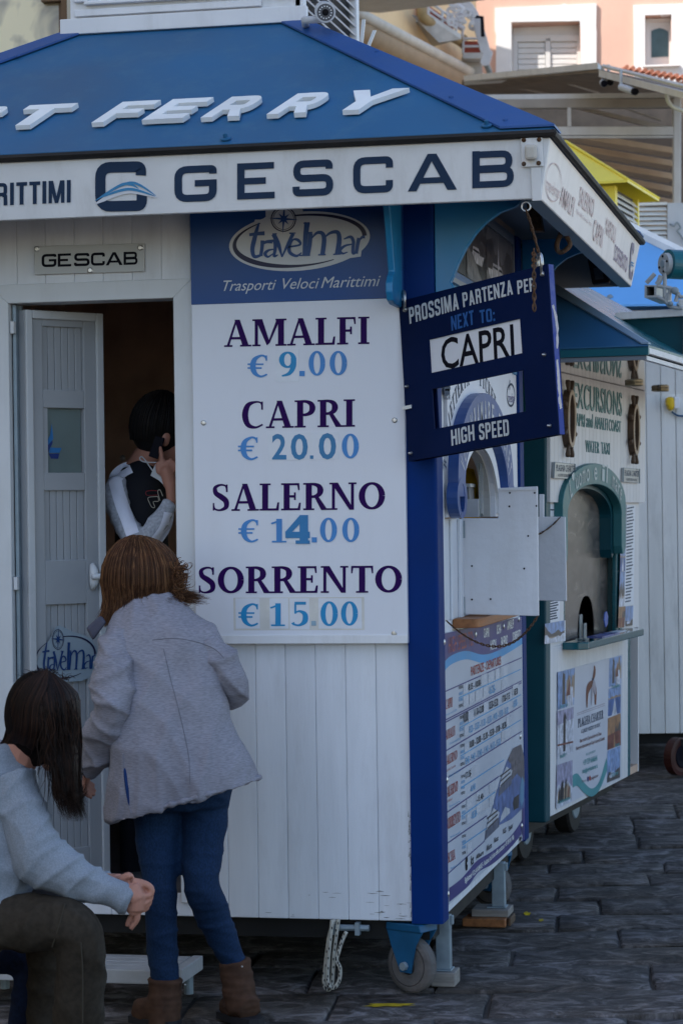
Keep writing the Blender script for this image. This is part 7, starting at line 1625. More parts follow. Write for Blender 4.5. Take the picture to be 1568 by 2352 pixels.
# ================================================================== people
CB_ = -CF                      # towards the camera
def at(x, y, d): return atdepth(x, y, d)
def ering(l, r, dep, thick, n=28, bulge=0.0, dl=0.0, dr=0.0):
    a, b = at(l[0], l[1], dep+dl), at(r[0], r[1], dep+dr); c = (a+b)/2; ax = (b-a)/2; f = V((CF.x, CF.y, 0)).normalized()
    f = (f-ax.normalized()*f.dot(ax.normalized())).normalized()
    out = []
    for i in range(n):
        t = 2*math.pi*i/n; cx, sy = math.cos(t), math.sin(t)
        cx = math.copysign(abs(cx)**.85, cx); sy = math.copysign(abs(sy)**.85, sy); out.append(c+ax*cx+f*(thick/2*sy))
    return out
def sculpt(mb, name, m, parent, voxel=.008, smooth=5, disp=None, kind=None):
    o = mb.build('tmp_shape', None, None)
    r = o.modifiers.new('r', 'REMESH'); r.mode = 'VOXEL'; r.voxel_size = voxel
    s = o.modifiers.new('s', 'SMOOTH'); s.factor = .6; s.iterations = smooth
    bpy.context.view_layer.update()
    me = bpy.data.meshes.new_from_object(o.evaluated_get(bpy.context.evaluated_depsgraph_get()))
    bpy.data.objects.remove(o)
    org = V((0, 0, 0)); p = parent
    while p is not None: org += V(p.location); p = p.parent
    nr = [v.normal.copy() for v in me.vertices]
    for v, n in zip(me.vertices, nr):
        c = v.co.copy()
        if disp: c = c+n*disp(c, n)
        v.co = c-org
    me.materials.clear(); me.materials.append(m); me.polygons.foreach_set('use_smooth', [True]*len(me.polygons)); me.name = name
    q = bpy.data.objects.new(name, me); sc.collection.objects.link(q); q.parent = parent
    if kind: q['kind'] = kind
    return q
def nz(p, s, seed=0): return noise.noise(V((p.x*s[0]+seed, p.y*s[1], p.z*s[2])))
def fold(p, k, seed, amp, sharp=1.0):    # ridged folds
    n = 1-abs(noise.noise(V((p.x*k[0]+seed, p.y*k[1]+seed, p.z*k[2]))))*2.2
    return amp*(max(0, n)**sharp)
def slant(p, a):   # rotate in x-z
    return V((p.x*math.cos(a)-p.z*math.sin(a), p.y, p.x*math.sin(a)+p.z*math.cos(a)))
m_skin = mat('skin', (.42, .20, .145), .5, .08, 12, .15, 120, bdist=.001)
def melange(name, c1, c2, rough=.85, sc_=(14, 14, 90), wave=None, bump=.25):
    m = bpy.data.materials.new(name); m.use_nodes = True; nt = m.node_tree; N = nt.nodes; L = nt.links; b = N['Principled BSDF']
    tc = N.new('ShaderNodeTexCoord'); mp = N.new('ShaderNodeMapping'); mp.inputs['Scale'].default_value = sc_; L.new(tc.outputs['Object'], mp.inputs[0])
    n = N.new('ShaderNodeTexNoise'); n.inputs['Scale'].default_value = 2.2; n.inputs['Detail'].default_value = 4; L.new(mp.outputs[0], n.inputs['Vector'])
    n2 = N.new('ShaderNodeTexNoise'); n2.inputs['Scale'].default_value = 3.5; n2.inputs['Detail'].default_value = 3; L.new(tc.outputs['Object'], n2.inputs['Vector'])
    cr = N.new('ShaderNodeValToRGB'); e = cr.color_ramp.elements; e[0].position = .36; e[0].color = (*c1, 1); e[1].position = .66; e[1].color = (*c2, 1); L.new(n.outputs[0], cr.inputs[0])
    r = N.new('ShaderNodeMapRange'); r.inputs[1].default_value = .3; r.inputs[2].default_value = .7; r.inputs[3].default_value = .85; r.inputs[4].default_value = 1.12; L.new(n2.outputs[0], r.inputs[0])
    mx = N.new('ShaderNodeMix'); mx.data_type = 'RGBA'; mx.blend_type = 'MULTIPLY'; mx.inputs[0].default_value = 1; L.new(cr.outputs[0], mx.inputs[6]); L.new(r.outputs[0], mx.inputs[7]); L.new(mx.outputs[2], b.inputs['Base Color'])
    b.inputs['Roughness'].default_value = rough; b.inputs['Specular IOR Level'].default_value = .25
    bp = N.new('ShaderNodeBump'); bp.inputs['Strength'].default_value = bump; bp.inputs['Distance'].default_value = .0015; L.new(n.outputs[0], bp.inputs['Height']); L.new(bp.outputs[0], b.inputs['Normal'])
    return m
m_jacket = melange('grey_violet_melange', (.205, .202, .238), (.285, .280, .325), .6, (30, 30, 160), bump=.12)
m_denim = melange('blue_denim', (.004, .019, .054), (.009, .032, .088), .85, (90, 90, 60))
m_boot = melange('brown_suede', (.050, .024, .014), (.085, .042, .025), .85, (12, 12, 12))
m_sweat = melange('pale_blue_melange', (.205, .230, .27), (.27, .30, .345), .9, (120, 120, 120), bump=.4)
m_trous = melange('dark_olive_twill', (.026, .020, .014), (.040, .031, .022), .85, (30, 30, 30))
m_navyj = melange('dark_navy_denim', (.004, .009, .030), (.008, .018, .055), .85, (30, 30, 30))
def hairmats(n, cols):
    return [mat('%s_%d' % (n, i), c, .55, .25, 30, spec=.18) for i, c in enumerate(cols)]
def strands(paths, mats, parent, name, r=.0016, tip=.35, sides=3):
    """paths: list of point lists; one mesh of hair, several tints"""
    mb = MB(); R_ = random.Random(4)
    for p in paths:
        mb.use(R_.choice(mats)); k = len(p); rr = r*R_.uniform(.7, 1.3)
        mb.tube(p, [rr*(1-(1-tip)*(i/(k-1))**2) for i in range(k)], sides, cap=False)
    return mb.build(name, None, parent, smooth=True, kind='stuff')
def headmesh(mb, c, up, face, s=1.0):
    """skull, jaw, nose, ears; face is the direction looked in"""
    up = up.normalized(); face = (face-up*face.dot(up)).normalized(); side = up.cross(face)
    R = Matrix((side, face, up)).transposed()
    mb.ell(c+up*.02*s, (.074*s, .092*s, .098*s), 20, 14, R); mb.ell(c-up*.045*s+face*.022*s, (.055*s, .062*s, .068*s), 18, 12, R)
    mb.ell(c-up*.10*s+face*.06*s, (.022*s, .02*s, .02*s), 10, 8, R)
    mb.tube([c+face*.088*s+up*.01*s, c+face*.108*s-up*.028*s, c+face*.095*s-up*.04*s], [.010*s, .016*s, .012*s], 8)
    mb.tube([c+face*.078*s-up*.065*s-side*.02*s, c+face*.092*s-up*.064*s, c+face*.078*s-up*.065*s+side*.02*s], .007*s, 6)
    for sg in (-1, 1): mb.ell(c+side*sg*.076*s-face*.005*s-up*.015*s, (.010*s, .018*s, .032*s), 10, 8, R)
    return side, face, up
def eyes(c, side, face, up, parent, s=1.0):
    for sg in (-1, 1):
        MB().ell(c+face*.080*s+side*sg*.032*s+up*.0*s, (.013*s, .011*s, .009*s), 10, 8, Matrix((side, face, up)).transposed()).build('eye', mat('eye_white', (.6, .58, .55), .2), parent, smooth=True)
def handmesh(mb, w, d, n, s=1.0, curl=.5, spread=.10):
    """palm from the wrist w along d, palm normal n; four unequal bent fingers and a thumb from the side"""
    d = d.normalized(); n = (n-d*n.dot(d)).normalized(); t = d.cross(n)
    mb.loft([[w+d*x+t*(a*math.cos(q))+n*(b*math.sin(q)) for q in [i*math.pi/6 for i in range(12)]] for x, a, b in ((0, .026*s, .018*s), (.03*s, .036*s, .016*s), (.075*s, .040*s, .013*s), (.088*s, .036*s, .010*s))])
    for k, (off, L) in enumerate(((-.030, .068), (-.010, .078), (.010, .072), (.029, .056))):
        p = w+d*.082*s+t*off*s; dd = (d+t*(off*spread*30*.1)).normalized(); pts = [p]; a = 0
        for j, f in enumerate((.45, .32, .23)):
            a += curl*(.6 if j == 0 else 1.0); v = dd*math.cos(a)+n*math.sin(a); pts.append(pts[-1]+v*L*s*f)
        mb.tube(pts, [.0095*s, .009*s, .008*s, .0065*s], 8)
    p = w+d*.03*s-t*.030*s; v = (d*.7-t*.7+n*.25).normalized(); q = p+v*.035*s; mb.tube([p, q, q+(d*.9-t*.15+n*.4).normalized()*.032*s], [.012*s, .0105*s, .008*s], 8)
# ------------------------------------------------ woman in the grey jacket
PW = thing('person', 'auburn haired woman seen from behind in grey jacket, jeans and brown boots', 'person', onground(450, 2350))
dW = 7.62
JD = lambda c, n: (fold(slant(c, .35), (8, 3, 3.0), 3, .010, 1.5)+fold(slant(c, -.45), (9, 4, 3.5), 11, .010, 1.5)+.010*nz(slant(c, .4), (9, 4, 4), 31)+.006*nz(c, (7, 7, 7), 2)+fold(slant(c, .1), (22, 6, 5), 7, .005, 2)*max(0, min(1, (1.0-c.z)*4))-.012)
JA = lambda c, n: (fold(slant(c, -.35), (4, 4, 13), 5, .015, 2.5)+fold(slant(c, .6), (6, 4, 11), 14, .010, 2.5)-.008)
jk = MB()
rings = [ering((296, 1362), (404, 1360), dW+.12, .15), ering((262, 1410), (452, 1404), dW+.07, .19), ering((240, 1452), (497, 1432), dW+.05, .24), ering((240, 1520), (517, 1490), dW+.03, .27), ering((250, 1600), (520, 1570), dW, .27),
         ering((256, 1680), (530, 1650), dW-.03, .26), ering((256, 1745), (555, 1700), dW-.04, .28), ering((250, 1825), (580, 1745), dW-.03, .33), ering((247, 1889), (596, 1790), dW-.02, .36)]
jk.loft(rings)
al_ = MB(); al_.tube(smoothpath([tuple(at(*p)) for p in ((280, 1455, dW+.0), (262, 1530, dW-.06), (262, 1612, dW-.11), (243, 1690, dW-.03), (205, 1762, dW+.10))], 4), [.056]*2+[.066]*3+[.068]*4+[.066]*4+[.062, .057, .052, .048], 14)
ar2 = MB(); ar2.tube(smoothpath([tuple(at(*p)) for p in ((448, 1478, dW+.04), (500, 1518, dW-.01), (540, 1575, dW-.02), (530, 1592, dW+.09), (480, 1588, dW+.24))], 4), [.048, .054, .058, .059, .058, .056, .055, .054, .053, .05, .048, .046, .045, .044, .042, .04, .04], 14)
jacket = sculpt(jk, 'jacket', m_jacket, PW, .0085, 3, JD); sculpt(al_, 'sleeve', m_jacket, jacket, .0075, 2, JA); sculpt(ar2, 'sleeve', m_jacket, jacket, .0075, 2, JA)
# gathered hem, seams, collar flap, pocket
hem = []
for i in range(61):
    t = i/60; x = 247+(596-247)*t; y = 1889-(1889-1790)*t+6*math.sin(math.pi*t); hem.append(at(x, y-5, dW-.02-.178*math.sin(math.pi*t)**.75+.003*math.sin(i*1.9)))
MB().tube(hem, [.0085+.0025*math.sin(i*1.3) for i in range(61)], 8).build('hem', m_jacket, jacket, smooth=True)
def onmesh(x, y, off=.001):
    dg_ = bpy.context.evaluated_depsgraph_get(); d = ray(x, y).normalized(); h = sc.ray_cast(dg_, CAM+d*1.0, d); return h[1]-d*off if h[0] else CAM+d*7.5
bpy.context.view_layer.update()
def seam(pts, nm='seam', d0=.155, r=.0010):
    MB().tube([onmesh(x, y) for x, y, dd in smoothpath(pts, 5)], r, 5).build(nm, mat('seam_dark', (.16, .158, .19), .8), jacket)
seam([(350, 1470, .118), (400, 1466, .126), (450, 1474, .118), (492, 1490, .085), (515, 1512, .045)]); seam([(376, 1490, .128), (395, 1570, .138), (418, 1660, .148), (434, 1740, .166), (436, 1800, .180)])
MB().prism(Plane(at(222, 1450, dW-.0), CR, CU), [(-.012, -.03), (.03, .028), (.012, .05), (-.034, .010)], -.03, -.0).build('collar', mat('collar_dark', (.075, .075, .105), .8, .2), jacket, bevel=.008)
MB().tube([onmesh(x, y, -.001) for x, y in smoothpath([(287, 1765), (291, 1800), (297, 1850)], 4)], [.003, .005, .006, .006, .006, .006, .005, .004, .002], 8).build('pocket_lining', mat('lining_blue', (.006, .03, .12), .8), jacket)
MB().tube([onmesh(x, y) for x, y in smoothpath([(283, 1730), (284, 1780), (290, 1830), (302, 1868)], 4)], .0022, 6).build('pocket_zip', m_jacket, jacket)
# jeans
jn = MB()
jn.loft([ering((262, 1790), (540, 1760), dW, .24), ering((280, 1850), (535, 1820), dW, .25), ering((300, 1868), (526, 1845), dW, .22)])
def limbw(mb, L, n=14):   # (x, y, depth, width in picture units)
    P_ = smoothpath([(x, y, d, w) for x, y, d, w in L], 4); mb.tube([at(q[0], q[1], q[2]) for q in P_], [q[3]/2*q[2]/FPX for q in P_], n)
limbw(jn, [(362, 1840, dW, 114), (360, 1900, dW, 106), (365, 1990, dW-.02, 90), (368, 2060, dW-.03, 80), (372, 2150, dW-.01, 76), (378, 2225, dW, 66), (380, 2262, dW, 64)])
limbw(jn, [(468, 1820, dW, 114), (471, 1890, dW, 106), (464, 1960, dW-.02, 94), (464, 2035, dW-.04, 86), (488, 2100, dW+.00, 82), (512, 2155, dW+.03, 74), (533, 2200, dW+.05, 60), (538, 2222, dW+.05, 66), (541, 2236, dW+.05, 62)])
DD = lambda c, n: fold(V((c.x, c.y, c.z)), (3, 3, 16), 5, .0045, 3)+fold(slant(c, .3), (4, 4, 13), 9, .004, 3)-.003
sculpt(jn, 'jeans', m_denim, PW, .0075, 4, DD)
# boots
def boot(L, heel, toe, nm):
    mb = MB(); limbw(mb, L); 
    hz = at(*heel); tz = at(*toe); hz.z = .045; tz.z = .04
    mb.tube([hz, hz.lerp(tz, .3)+V((0, 0, .012)), hz.lerp(tz, .65), tz], [.042, .044, .042, .032], 14)
    b = sculpt(mb, 'boot', m_boot, PW, .006, 4, lambda c, n: fold(c, (2, 2, 26), nm, .004, 3)+.002*nz(c, (30, 30, 30), 1))
    m_s = mat('boot_sole', (.018, .018, .022), .6, .2); d_ = (tz-hz); d_.z = 0; L_ = d_.length; d_.normalize(); sd = V((-d_.y, d_.x, 0)); base_ = V((hz.x, hz.y, .002))-d_*.035
    pts = [(0, -.03), (.03, -.038), (L_*.6, -.042), (L_+.05, -.03), (L_+.068, 0), (L_+.05, .03), (L_*.6, .042), (.03, .038), (0, .03), (-.008, 0)]
    mb = MB(); q = [base_+d_*a+sd*c for a, c in pts]; n = len(q); mb.add(q+[p+V((0, 0, .022)) for p in q], [tuple(range(n)), tuple(range(n, 2*n))]+[(i, (i+1) % n, n+(i+1) % n, n+i) for i in range(n)]).build('sole', m_s, b)
    return b
b1 = boot([(380, 2246, dW, 78), (379, 2290, dW, 76), (379, 2335, dW-.01, 74), (380, 2365, dW-.01, 76)], (384, 2372, dW-.02), (318, 2366, dW+.06), 3)
b2 = boot([(538, 2206, dW+.05, 72), (545, 2245, dW+.05, 74), (551, 2290, dW+.04, 76), (560, 2322, dW+.03, 80)], (575, 2330, dW+.0), (520, 2350, dW+.10), 8)
MB().tube([at(588, 2296, dW+.03), at(597, 2300, dW+.03)], .007, 8).build('boot_tab', m_boot, b2)
for p in ((426/1*1.0, 0),): pass
MB().ell(at(425-0, 2262, dW-.06), (.003, .003, .003), 6, 4).build('rivet', m_steel, b1); MB().ell(at(556, 2220, dW-.02), (.003, .003, .003), 6, 4).build('rivet', m_steel, b2)
# body under the clothes, head turned into the kiosk
hW = at(322, 1330, dW+.17)
bd = MB(); upW = (CU*.92+V((CF.x, CF.y, 0))*.35).normalized(); fcW = (V((CF.x, CF.y, 0))*.9-CR*.35-V((0, 0, .25)))
sd_, fc_, up_ = headmesh(bd, hW, upW, fcW)
bd.tube([hW-up_*.06, at(345, 1400, dW+.08), at(360, 1450, dW+.05)], [.052, .056, .07], 12)
bd.loft([ering((290, 1450), (470, 1440), dW+.05, .16), ering((290, 1600), (480, 1580), dW, .18), ering((310, 1740), (500, 1720), dW, .17), ering((330, 1810), (495, 1800), dW, .14)])
limbw(bd, [(364, 1800, dW, 70), (365, 1990, dW-.02, 60), (372, 2150, dW, 48), (380, 2300, dW, 34)]); limbw(bd, [(466, 1800, dW, 70), (468, 1920, dW-.01, 64), (464, 2035, dW-.04, 56), (490, 2100, dW, 50), (512, 2155, dW+.03, 44), (545, 2270, dW+.05, 30)])
bd.tube([at(292, 1465, dW+.02), at(262, 1610, dW-.10), at(205, 1760, dW+.11)], [.040, .036, .028], 10); bd.tube([at(462, 1460, dW+.03), at(535, 1575, dW-.01), at(480, 1588, dW+.24)], [.045, .038, .028], 10)
handmesh(bd, at(203, 1766, dW+.12), at(196, 1800, dW+.18)-at(203, 1766, dW+.12), CR, .95, .5); handmesh(bd, at(478, 1588, dW+.245), CF-CR*.3, V((0, 0, -1)), .95, .6)
sculpt(bd, 'body', m_skin, PW, .006, 3); eyes(hW, sd_, fc_, up_, PW)
hm = hairmats('auburn_hair', ((.080, .034, .016), (.115, .050, .023), (.19, .092, .042), (.050, .021, .011)))
MB().ell(hW+up_*.005-fc_*.012, (.098, .104, .125), 24, 16).build('hair_base', mat('auburn_base', (.045, .018, .008), .7, .3, 30, spec=.05), PW, smooth=True)
R_ = random.Random(9); paths = []
Hc = at(322, 1332, dW+.16); ru_, rr_, rb_ = CU, CR, CB_
for i in range(3600):
    ph = R_.uniform(-2.6, 2.6); a0 = R_.uniform(.04, .55); pts = []; k = R_.uniform(.93, 1.05); sx, cx = math.sin(ph), math.cos(ph)
    rx = .122 if sx < 0 else .132
    def srf(th): return Hc+rr_*(rx*k*sx*math.sin(th)-.012*(1-math.sin(th)))+rb_*(.118*k*cx*math.sin(th))+ru_*(.138*k*math.cos(th))
    side_ = (sx+1)/2; drop = (.128-.062*side_+R_.uniform(-.018, .02))*(1 if cx > -.2 else .8)
    curl = R_.uniform(.0, .034)*(.4+1.5*max(0, sx)); w0 = R_.uniform(-.010, .010)
    for j in range(5): pts.append(srf(a0+(1.62-a0)*j/4))
    e = pts[-1]; out = rr_*sx+rb_*cx
    ph2 = R_.uniform(0, 6.28); ca_ = R_.uniform(.002, .011)*(1 if sx > -.3 else .4)
    for j in range(1, 7):
        t = j/6; pts.append(e-ru_*(drop*t*(1-.15*t*(curl > .02)))+out*(-.014*math.sin(math.pi*t*.7)+curl*t*t*t*1.6)+rr_*(w0*t+ca_*math.sin(ph2+t*5.5)*t)+rb_*(ca_*math.cos(ph2+t*5)*t))
    paths.append(pts)
for i in range(260):    # flicked-out curls on the right
    x0, y0 = R_.uniform(395, 420), R_.uniform(1290, 1380); dd = dW+.10+R_.uniform(-.04, .06); ex = R_.uniform(6, 22)
    c = at(x0, y0, dd); rad = R_.uniform(.008, .020); p0_ = R_.uniform(0, 6.3); paths.append([c+CR*(rad*math.cos(p0_+t*.55)+ex*.00075*t*.25)+CU*(rad*math.sin(p0_+t*.55)-.003*t)+CB_*.004*math.sin(t) for t in range(9)])
strands(paths, hm, PW, 'hair', .0014, .15)
# ------------------------------------------------ seated person in front
PS = thing('person', 'seated person with long dark hair and clasped hands in a pale blue grey sweatshirt', 'person', at(-40, 2400, 6.3)*1.0)
PS.location.z = 0
dS = 6.3
sw = MB()
sw.loft([ering((-60, 1706), (38, 1708), dS+.02, .13), ering((-150, 1730), (58, 1738), dS+.02, .19), ering((-195, 1775), (74, 1778), dS+.02, .24), ering((-205, 1850), (90, 1850), dS+.02, .27), ering((-200, 1930), (100, 1930), dS+.02, .28), ering((-195, 2010), (80, 2010), dS+.02, .30), ering((-190, 2095), (60, 2090), dS+.02, .32)])
sr = MB(); limbw(sr, [(25, 1790, dS-.03, 120), (52, 1870, dS-.06, 124), (88, 1965, dS-.08, 128), (142, 1998, dS-.08, 120), (200, 2028, dS-.07, 92), (262, 2052, dS-.06, 76), (293, 2066, dS-.05, 68)])
limbw(sw, [(-150, 1790, dS+.1, 110), (-60, 1950, dS+.28, 110), (120, 2020, dS+.20, 90), (250, 2035, dS+.08, 70)])
SD_ = lambda c, n: fold(slant(c, -.7), (5, 4, 17), 2, .009, 2.5)+fold(slant(c, .9), (7, 5, 12), 12, .005, 2)+.003*nz(c, (12, 12, 12))-.006
sculpt(sw, 'sweatshirt', m_sweat, PS, .0075, 4, SD_); sculpt(sr, 'sleeve', m_sweat, PS, .0065, 3, SD_)
cf = [at(*p) for p in ((286, 2063, dS-.05), (300, 2068, dS-.05))]; MB().tube([cf[0], cf[0].lerp(cf[1], .5), cf[1]], [.040, .0415, .039], 18).build('cuff', m_sweat, PS, smooth=True, bevel=.003)
tr = MB()
limbw(tr, [(-170, 2110, dS+.02, 150), (-60, 2115, dS-.03, 140), (60, 2116, dS-.08, 132), (150, 2122, dS-.11, 126), (182, 2150, dS-.11, 122), (184, 2210, dS-.10, 118), (182, 2290, dS-.08, 118), (178, 2380, dS-.05, 112), (172, 2500, dS-.02, 100)])
tr.loft([ering((-195, 2080), (30, 2080), dS+.03, .30), ering((-200, 2150), (20, 2150), dS+.03, .30), ering((-190, 2190), (0, 2190), dS+.03, .26)])
limbw(tr, [(-140, 2120, dS+.15, 130), (0, 2125, dS+.28, 120), (90, 2135, dS+.38, 112), (110, 2200, dS+.40, 100), (105, 2380, dS+.42, 90)])
sculpt(tr, 'trousers', m_trous, PS, .0085, 4, lambda c, n: fold(slant(c, .5), (5, 5, 9), 4, .008, 2.5)+fold(slant(c, -.8), (6, 4, 8), 8, .006, 2.5)-.005)
seam_m = mat('trouser_seam', (.05, .042, .03), .9)
MB().tube([at(x, y, d) for x, y, d in smoothpath([(150, 2075, dS-.16), (135, 2130, dS-.175), (120, 2175, dS-.16)], 4)], .002, 5).build('seam', seam_m, PS); MB().tube([at(x, y, d) for x, y, d in smoothpath([(186, 2165, dS-.175), (190, 2230, dS-.172), (190, 2350, dS-.15)], 4)], .002, 5).build('seam', seam_m, PS)
for px, dd in ((168, -.02), (105, .42)):
    c = onground(px, 2500); c = at(px, 2500, dS+dd); c.z = .05; f = (CR*.9+CF*.2).normalized(); mb = MB(); mb.tube([c-f*.04, c+f*.03, c+f*.12, c+f*.17], [.045, .046, .040, .028], 12); mb.tube([c, c+V((0, 0, .09))], [.045, .05], 12)
    sculpt(mb, 'shoe', mat('dark_shoe', (.02, .02, .022), .6, .2), PS, .007, 3)
# hands and body
zh = lambda X, Y: (238.8+.09373*X, 1965.7+.09373*Y)
hb = MB(); dH = dS-.05
def F_(pts, r0, r1, n=9):
    P_ = smoothpath([(*zh(x, y), dH+d) for x, y, d in pts], 4); k = len(P_); q_ = .88 if r0 < .014 else 1; hb.tube([at(*q) for q in P_], [q_*(r0+(r1-r0)*i/(k-1)) for i in range(k)], n)
F_([(520, 900, 0), (650, 940, 0), (760, 980, -.005), (810, 1060, -.005)], .030, .026, 14)       # near wrist into palm
F_([(700, 740, -.004), (780, 900, -.008), (800, 1100, -.008), (790, 1320, -.004)], .020, .021, 12)   # back of near hand
F_([(640, 1150, .0), (740, 1300, .0), (800, 1420, .0)], .022, .016, 12)
F_([(800, 1330, .0), (815, 1480, .0), (790, 1600, .003), (650, 1790, .008)], .0125, .0078)            # near finger pointing down
F_([(740, 1420, .018), (640, 1560, .02), (570, 1730, .022)], .0115, .0075)
F_([(420, 620, .02), (520, 520, .012), (620, 480, .008), (680, 540, .004)], .013, .0088)              # far thumb on top
F_([(450, 700, .03), (600, 720, .03), (800, 800, .028), (950, 950, .028)], .026, .020, 12)            # far palm
F_([(720, 640, .004), (900, 660, .002), (1100, 740, .0), (1170, 850, .0), (1130, 960, -.002), (960, 990, -.010)], .0125, .0082)
F_([(960, 800, .012), (1120, 900, .010), (1130, 1050, .004), (1040, 1140, -.002), (930, 1210, -.008)], .0115, .0078)
F_([(980, 950, .016), (1110, 1080, .012), (1080, 1200, .006), (950, 1260, -.002)], .0105, .0072)
F_([(980, 1100, .018), (1060, 1230, .012), (1020, 1310, .008), (920, 1350, .0)], .0095, .0066)
F_([(860, 900, -.012), (930, 1020, -.014), (950, 1100, -.010)], .0100, .0085); F_([(850, 1080, -.010), (930, 1130, -.012), (940, 1160, -.010)], .0095, .008)
hS = at(94, 1656, dS+.01); upS = (CU*.9+CR*.32).normalized(); fcS = (CR*.85+V((CF.x, CF.y, 0))*.35-V((0, 0, .45)))
s_, f_, u_2 = headmesh(hb, hS, upS, fcS)
hb.tube([hS-u_2*.05-f_*.02, at(45, 1735, dS+.02), at(-10, 1790, dS+.02)], [.05, .055, .07], 12)
hb.loft([ering((-140, 1800), (30, 1800), dS+.02, .16), ering((-150, 1950), (40, 1950), dS+.02, .18), ering((-160, 2120), (0, 2120), dS+.02, .2)])
limbw(hb, [(20, 1800, dS-.02, 80), (80, 1970, dS-.07, 74), (200, 2030, dS-.06, 56), (290, 2060, dS-.05, 50)]); limbw(hb, [(-150, 1790, dS+.1, 80), (-60, 1950, dS+.28, 70), (120, 2020, dS+.20, 56), (275, 2030, dS+.0, 46)])
limbw(hb, [(-120, 2120, dS, 110), (150, 2120, dS-.09, 90), (180, 2200, dS-.09, 80), (172, 2500, dS-.02, 50)]); limbw(hb, [(-130, 2120, dS+.15, 100), (90, 2135, dS+.38, 80), (105, 2480, dS+.42, 50)])
sculpt(hb, 'body', m_skin, PS, .003, 1); eyes(hS, s_, f_, u_2, PS)
hm2 = hairmats('dark_hair', ((.012, .006, .005), (.020, .010, .007), (.036, .016, .010), (.007, .004, .004)))
cut = MB(); cut.ell(hS+u_2*.012-f_*.012, (.088, .092, .118), 24, 16)
cut.tube([at(70, 1650, dS-.0), at(80, 1705, dS+.0), at(100, 1752, dS+.01)], [.055, .05, .03], 14); cut.ell(at(122, 1640, dS-.0), (.066, .07, .10), 20, 12)
cut.loft([ering((85, 1640), (184, 1640), dS-.02, .14), ering((110, 1700), (184, 1700), dS-.02, .10), ering((128, 1750), (180, 1750), dS-.01, .05), ering((138, 1800), (172, 1800), dS-.0, .02)])
sculpt(cut, 'hair_base', mat('dark_hair_base', (.008, .006, .006), .7, .3, 30, spec=.05), PS, .007, 4)
R_ = random.Random(12); paths = []
def onhead(x, y, k=1.0):
    t = 1-((x-103)/88)**2-((y-1645)/112)**2; return dS-.012-.092*k*math.sqrt(max(0, t))
for i in range(2200):
    a = R_.random(); kk = R_.uniform(.98, 1.12); L_ = R_.uniform(-75, 16); tip = R_.uniform(-2, 20)
    P_ = [(92+34*a, 1540+14*abs(a-.4)), (72+105*a+R_.uniform(-3, 3), 1592), (80+106*a, 1650), (97+91*a+R_.uniform(-2, 2), 1712), (118+69*a, 1772), (124+64*a+R_.uniform(-4, 4), 1828), (134+52*a+tip, 1872+L_)]
    if a < .35 and R_.random() < .6: P_ = P_[:4]+[(112+45*a, 1748), (125+30*a+R_.uniform(-5, 10), 1772+R_.uniform(-15, 10))]
    pts = [at(x, y, onhead(x, min(y, 1700), kk)-(.02 if j > 3 else 0)*0+(.0 if j < 4 else .005*R_.uniform(-4, 4))) for j, (x, y) in enumerate(P_)]
    paths.append([V(p) for p in smoothpath([tuple(p) for p in pts], 3)])
for i in range(900):
    a = R_.random(); kk = R_.uniform(1.0, 1.14)
    P_ = [(98+14*a, 1541), (50+60*a, 1568+8*a), (22+70*a, 1622), (14+72*a, 1678+22*a), (-2+62*a, 1710+32*a), (-50+46*a, 1722+36*a+R_.uniform(-8, 8))]
    pts = [at(x, y, onhead(x, y, kk)) for x, y in P_]; paths.append([V(p) for p in smoothpath([tuple(p) for p in pts], 3)])
for i in range(130):  # loose strands beside the curtain of hair
    x0 = R_.uniform(96, 186); y0 = R_.uniform(1600, 1740); ex = R_.uniform(-26, 20); L_ = R_.uniform(60, 150); sw_ = R_.uniform(-10, 10)
    pts = [(x0, y0), (x0+ex*.3+sw_, y0+L_*.35), (x0+ex*.7-sw_*.4, y0+L_*.7), (x0+ex+R_.uniform(-8, 12), min(1888, y0+L_))]; d0_ = onhead(x0, y0, 1.12)-.004
    paths.append([V(p) for p in smoothpath([tuple(at(*q, d0_+R_.uniform(-.004, .004))) for q in pts], 4)])
for i in range(45):   # flyaway strands
    x = R_.uniform(60, 160); y = 1548+.006*(x-105)**2; pts = [(x, y), (x+R_.uniform(-12, 12), y-R_.uniform(4, 13)), (x+R_.uniform(-30, 30), y-R_.uniform(2, 20))]; dd = dS+R_.uniform(-.05, .03)
    paths.append([V(p) for p in smoothpath([tuple(at(*q, dd)) for q in pts], 4)])
strands(paths, hm2, PS, 'hair', .0012, .1)
# timber seat they sit on, mostly out of frame
BN = thing('bench', 'low brown timber bench under the seated person at the left edge', 'bench', (at(-60, 2250, dS+.1).x, at(-60, 2250, dS+.1).y, 0))
c = at(-110, 2230, dS+.15); zt_s = at(0, 2192, dS).z-.005; ub_ = V((CR.x, CR.y, 0)).normalized(); vb_ = V((-ub_.y, ub_.x, 0))
def bbox(x0, x1, y0, y1, z0, z1, nm): 
    f = lambda x, y, z: V((c.x, c.y, z))+ub_*x+vb_*y; return MB().hexa([f(x, y, z0) for x, y in ((x0, y0), (x1, y0), (x1, y1), (x0, y1))], [f(x, y, z1) for x, y in ((x0, y0), (x1, y0), (x1, y1), (x0, y1))]).build(nm, m_pine, BN, bevel=.004)
for k in range(4): bbox(-.75, .115, -.18+k*.10, -.09+k*.10, zt_s-.035, zt_s, 'seat_slat')
for x in (-.72, .04): bbox(x, x+.05, -.15, -.10, 0, zt_s-.036, 'leg'); bbox(x, x+.05, .12, .17, 0, zt_s-.036, 'leg')
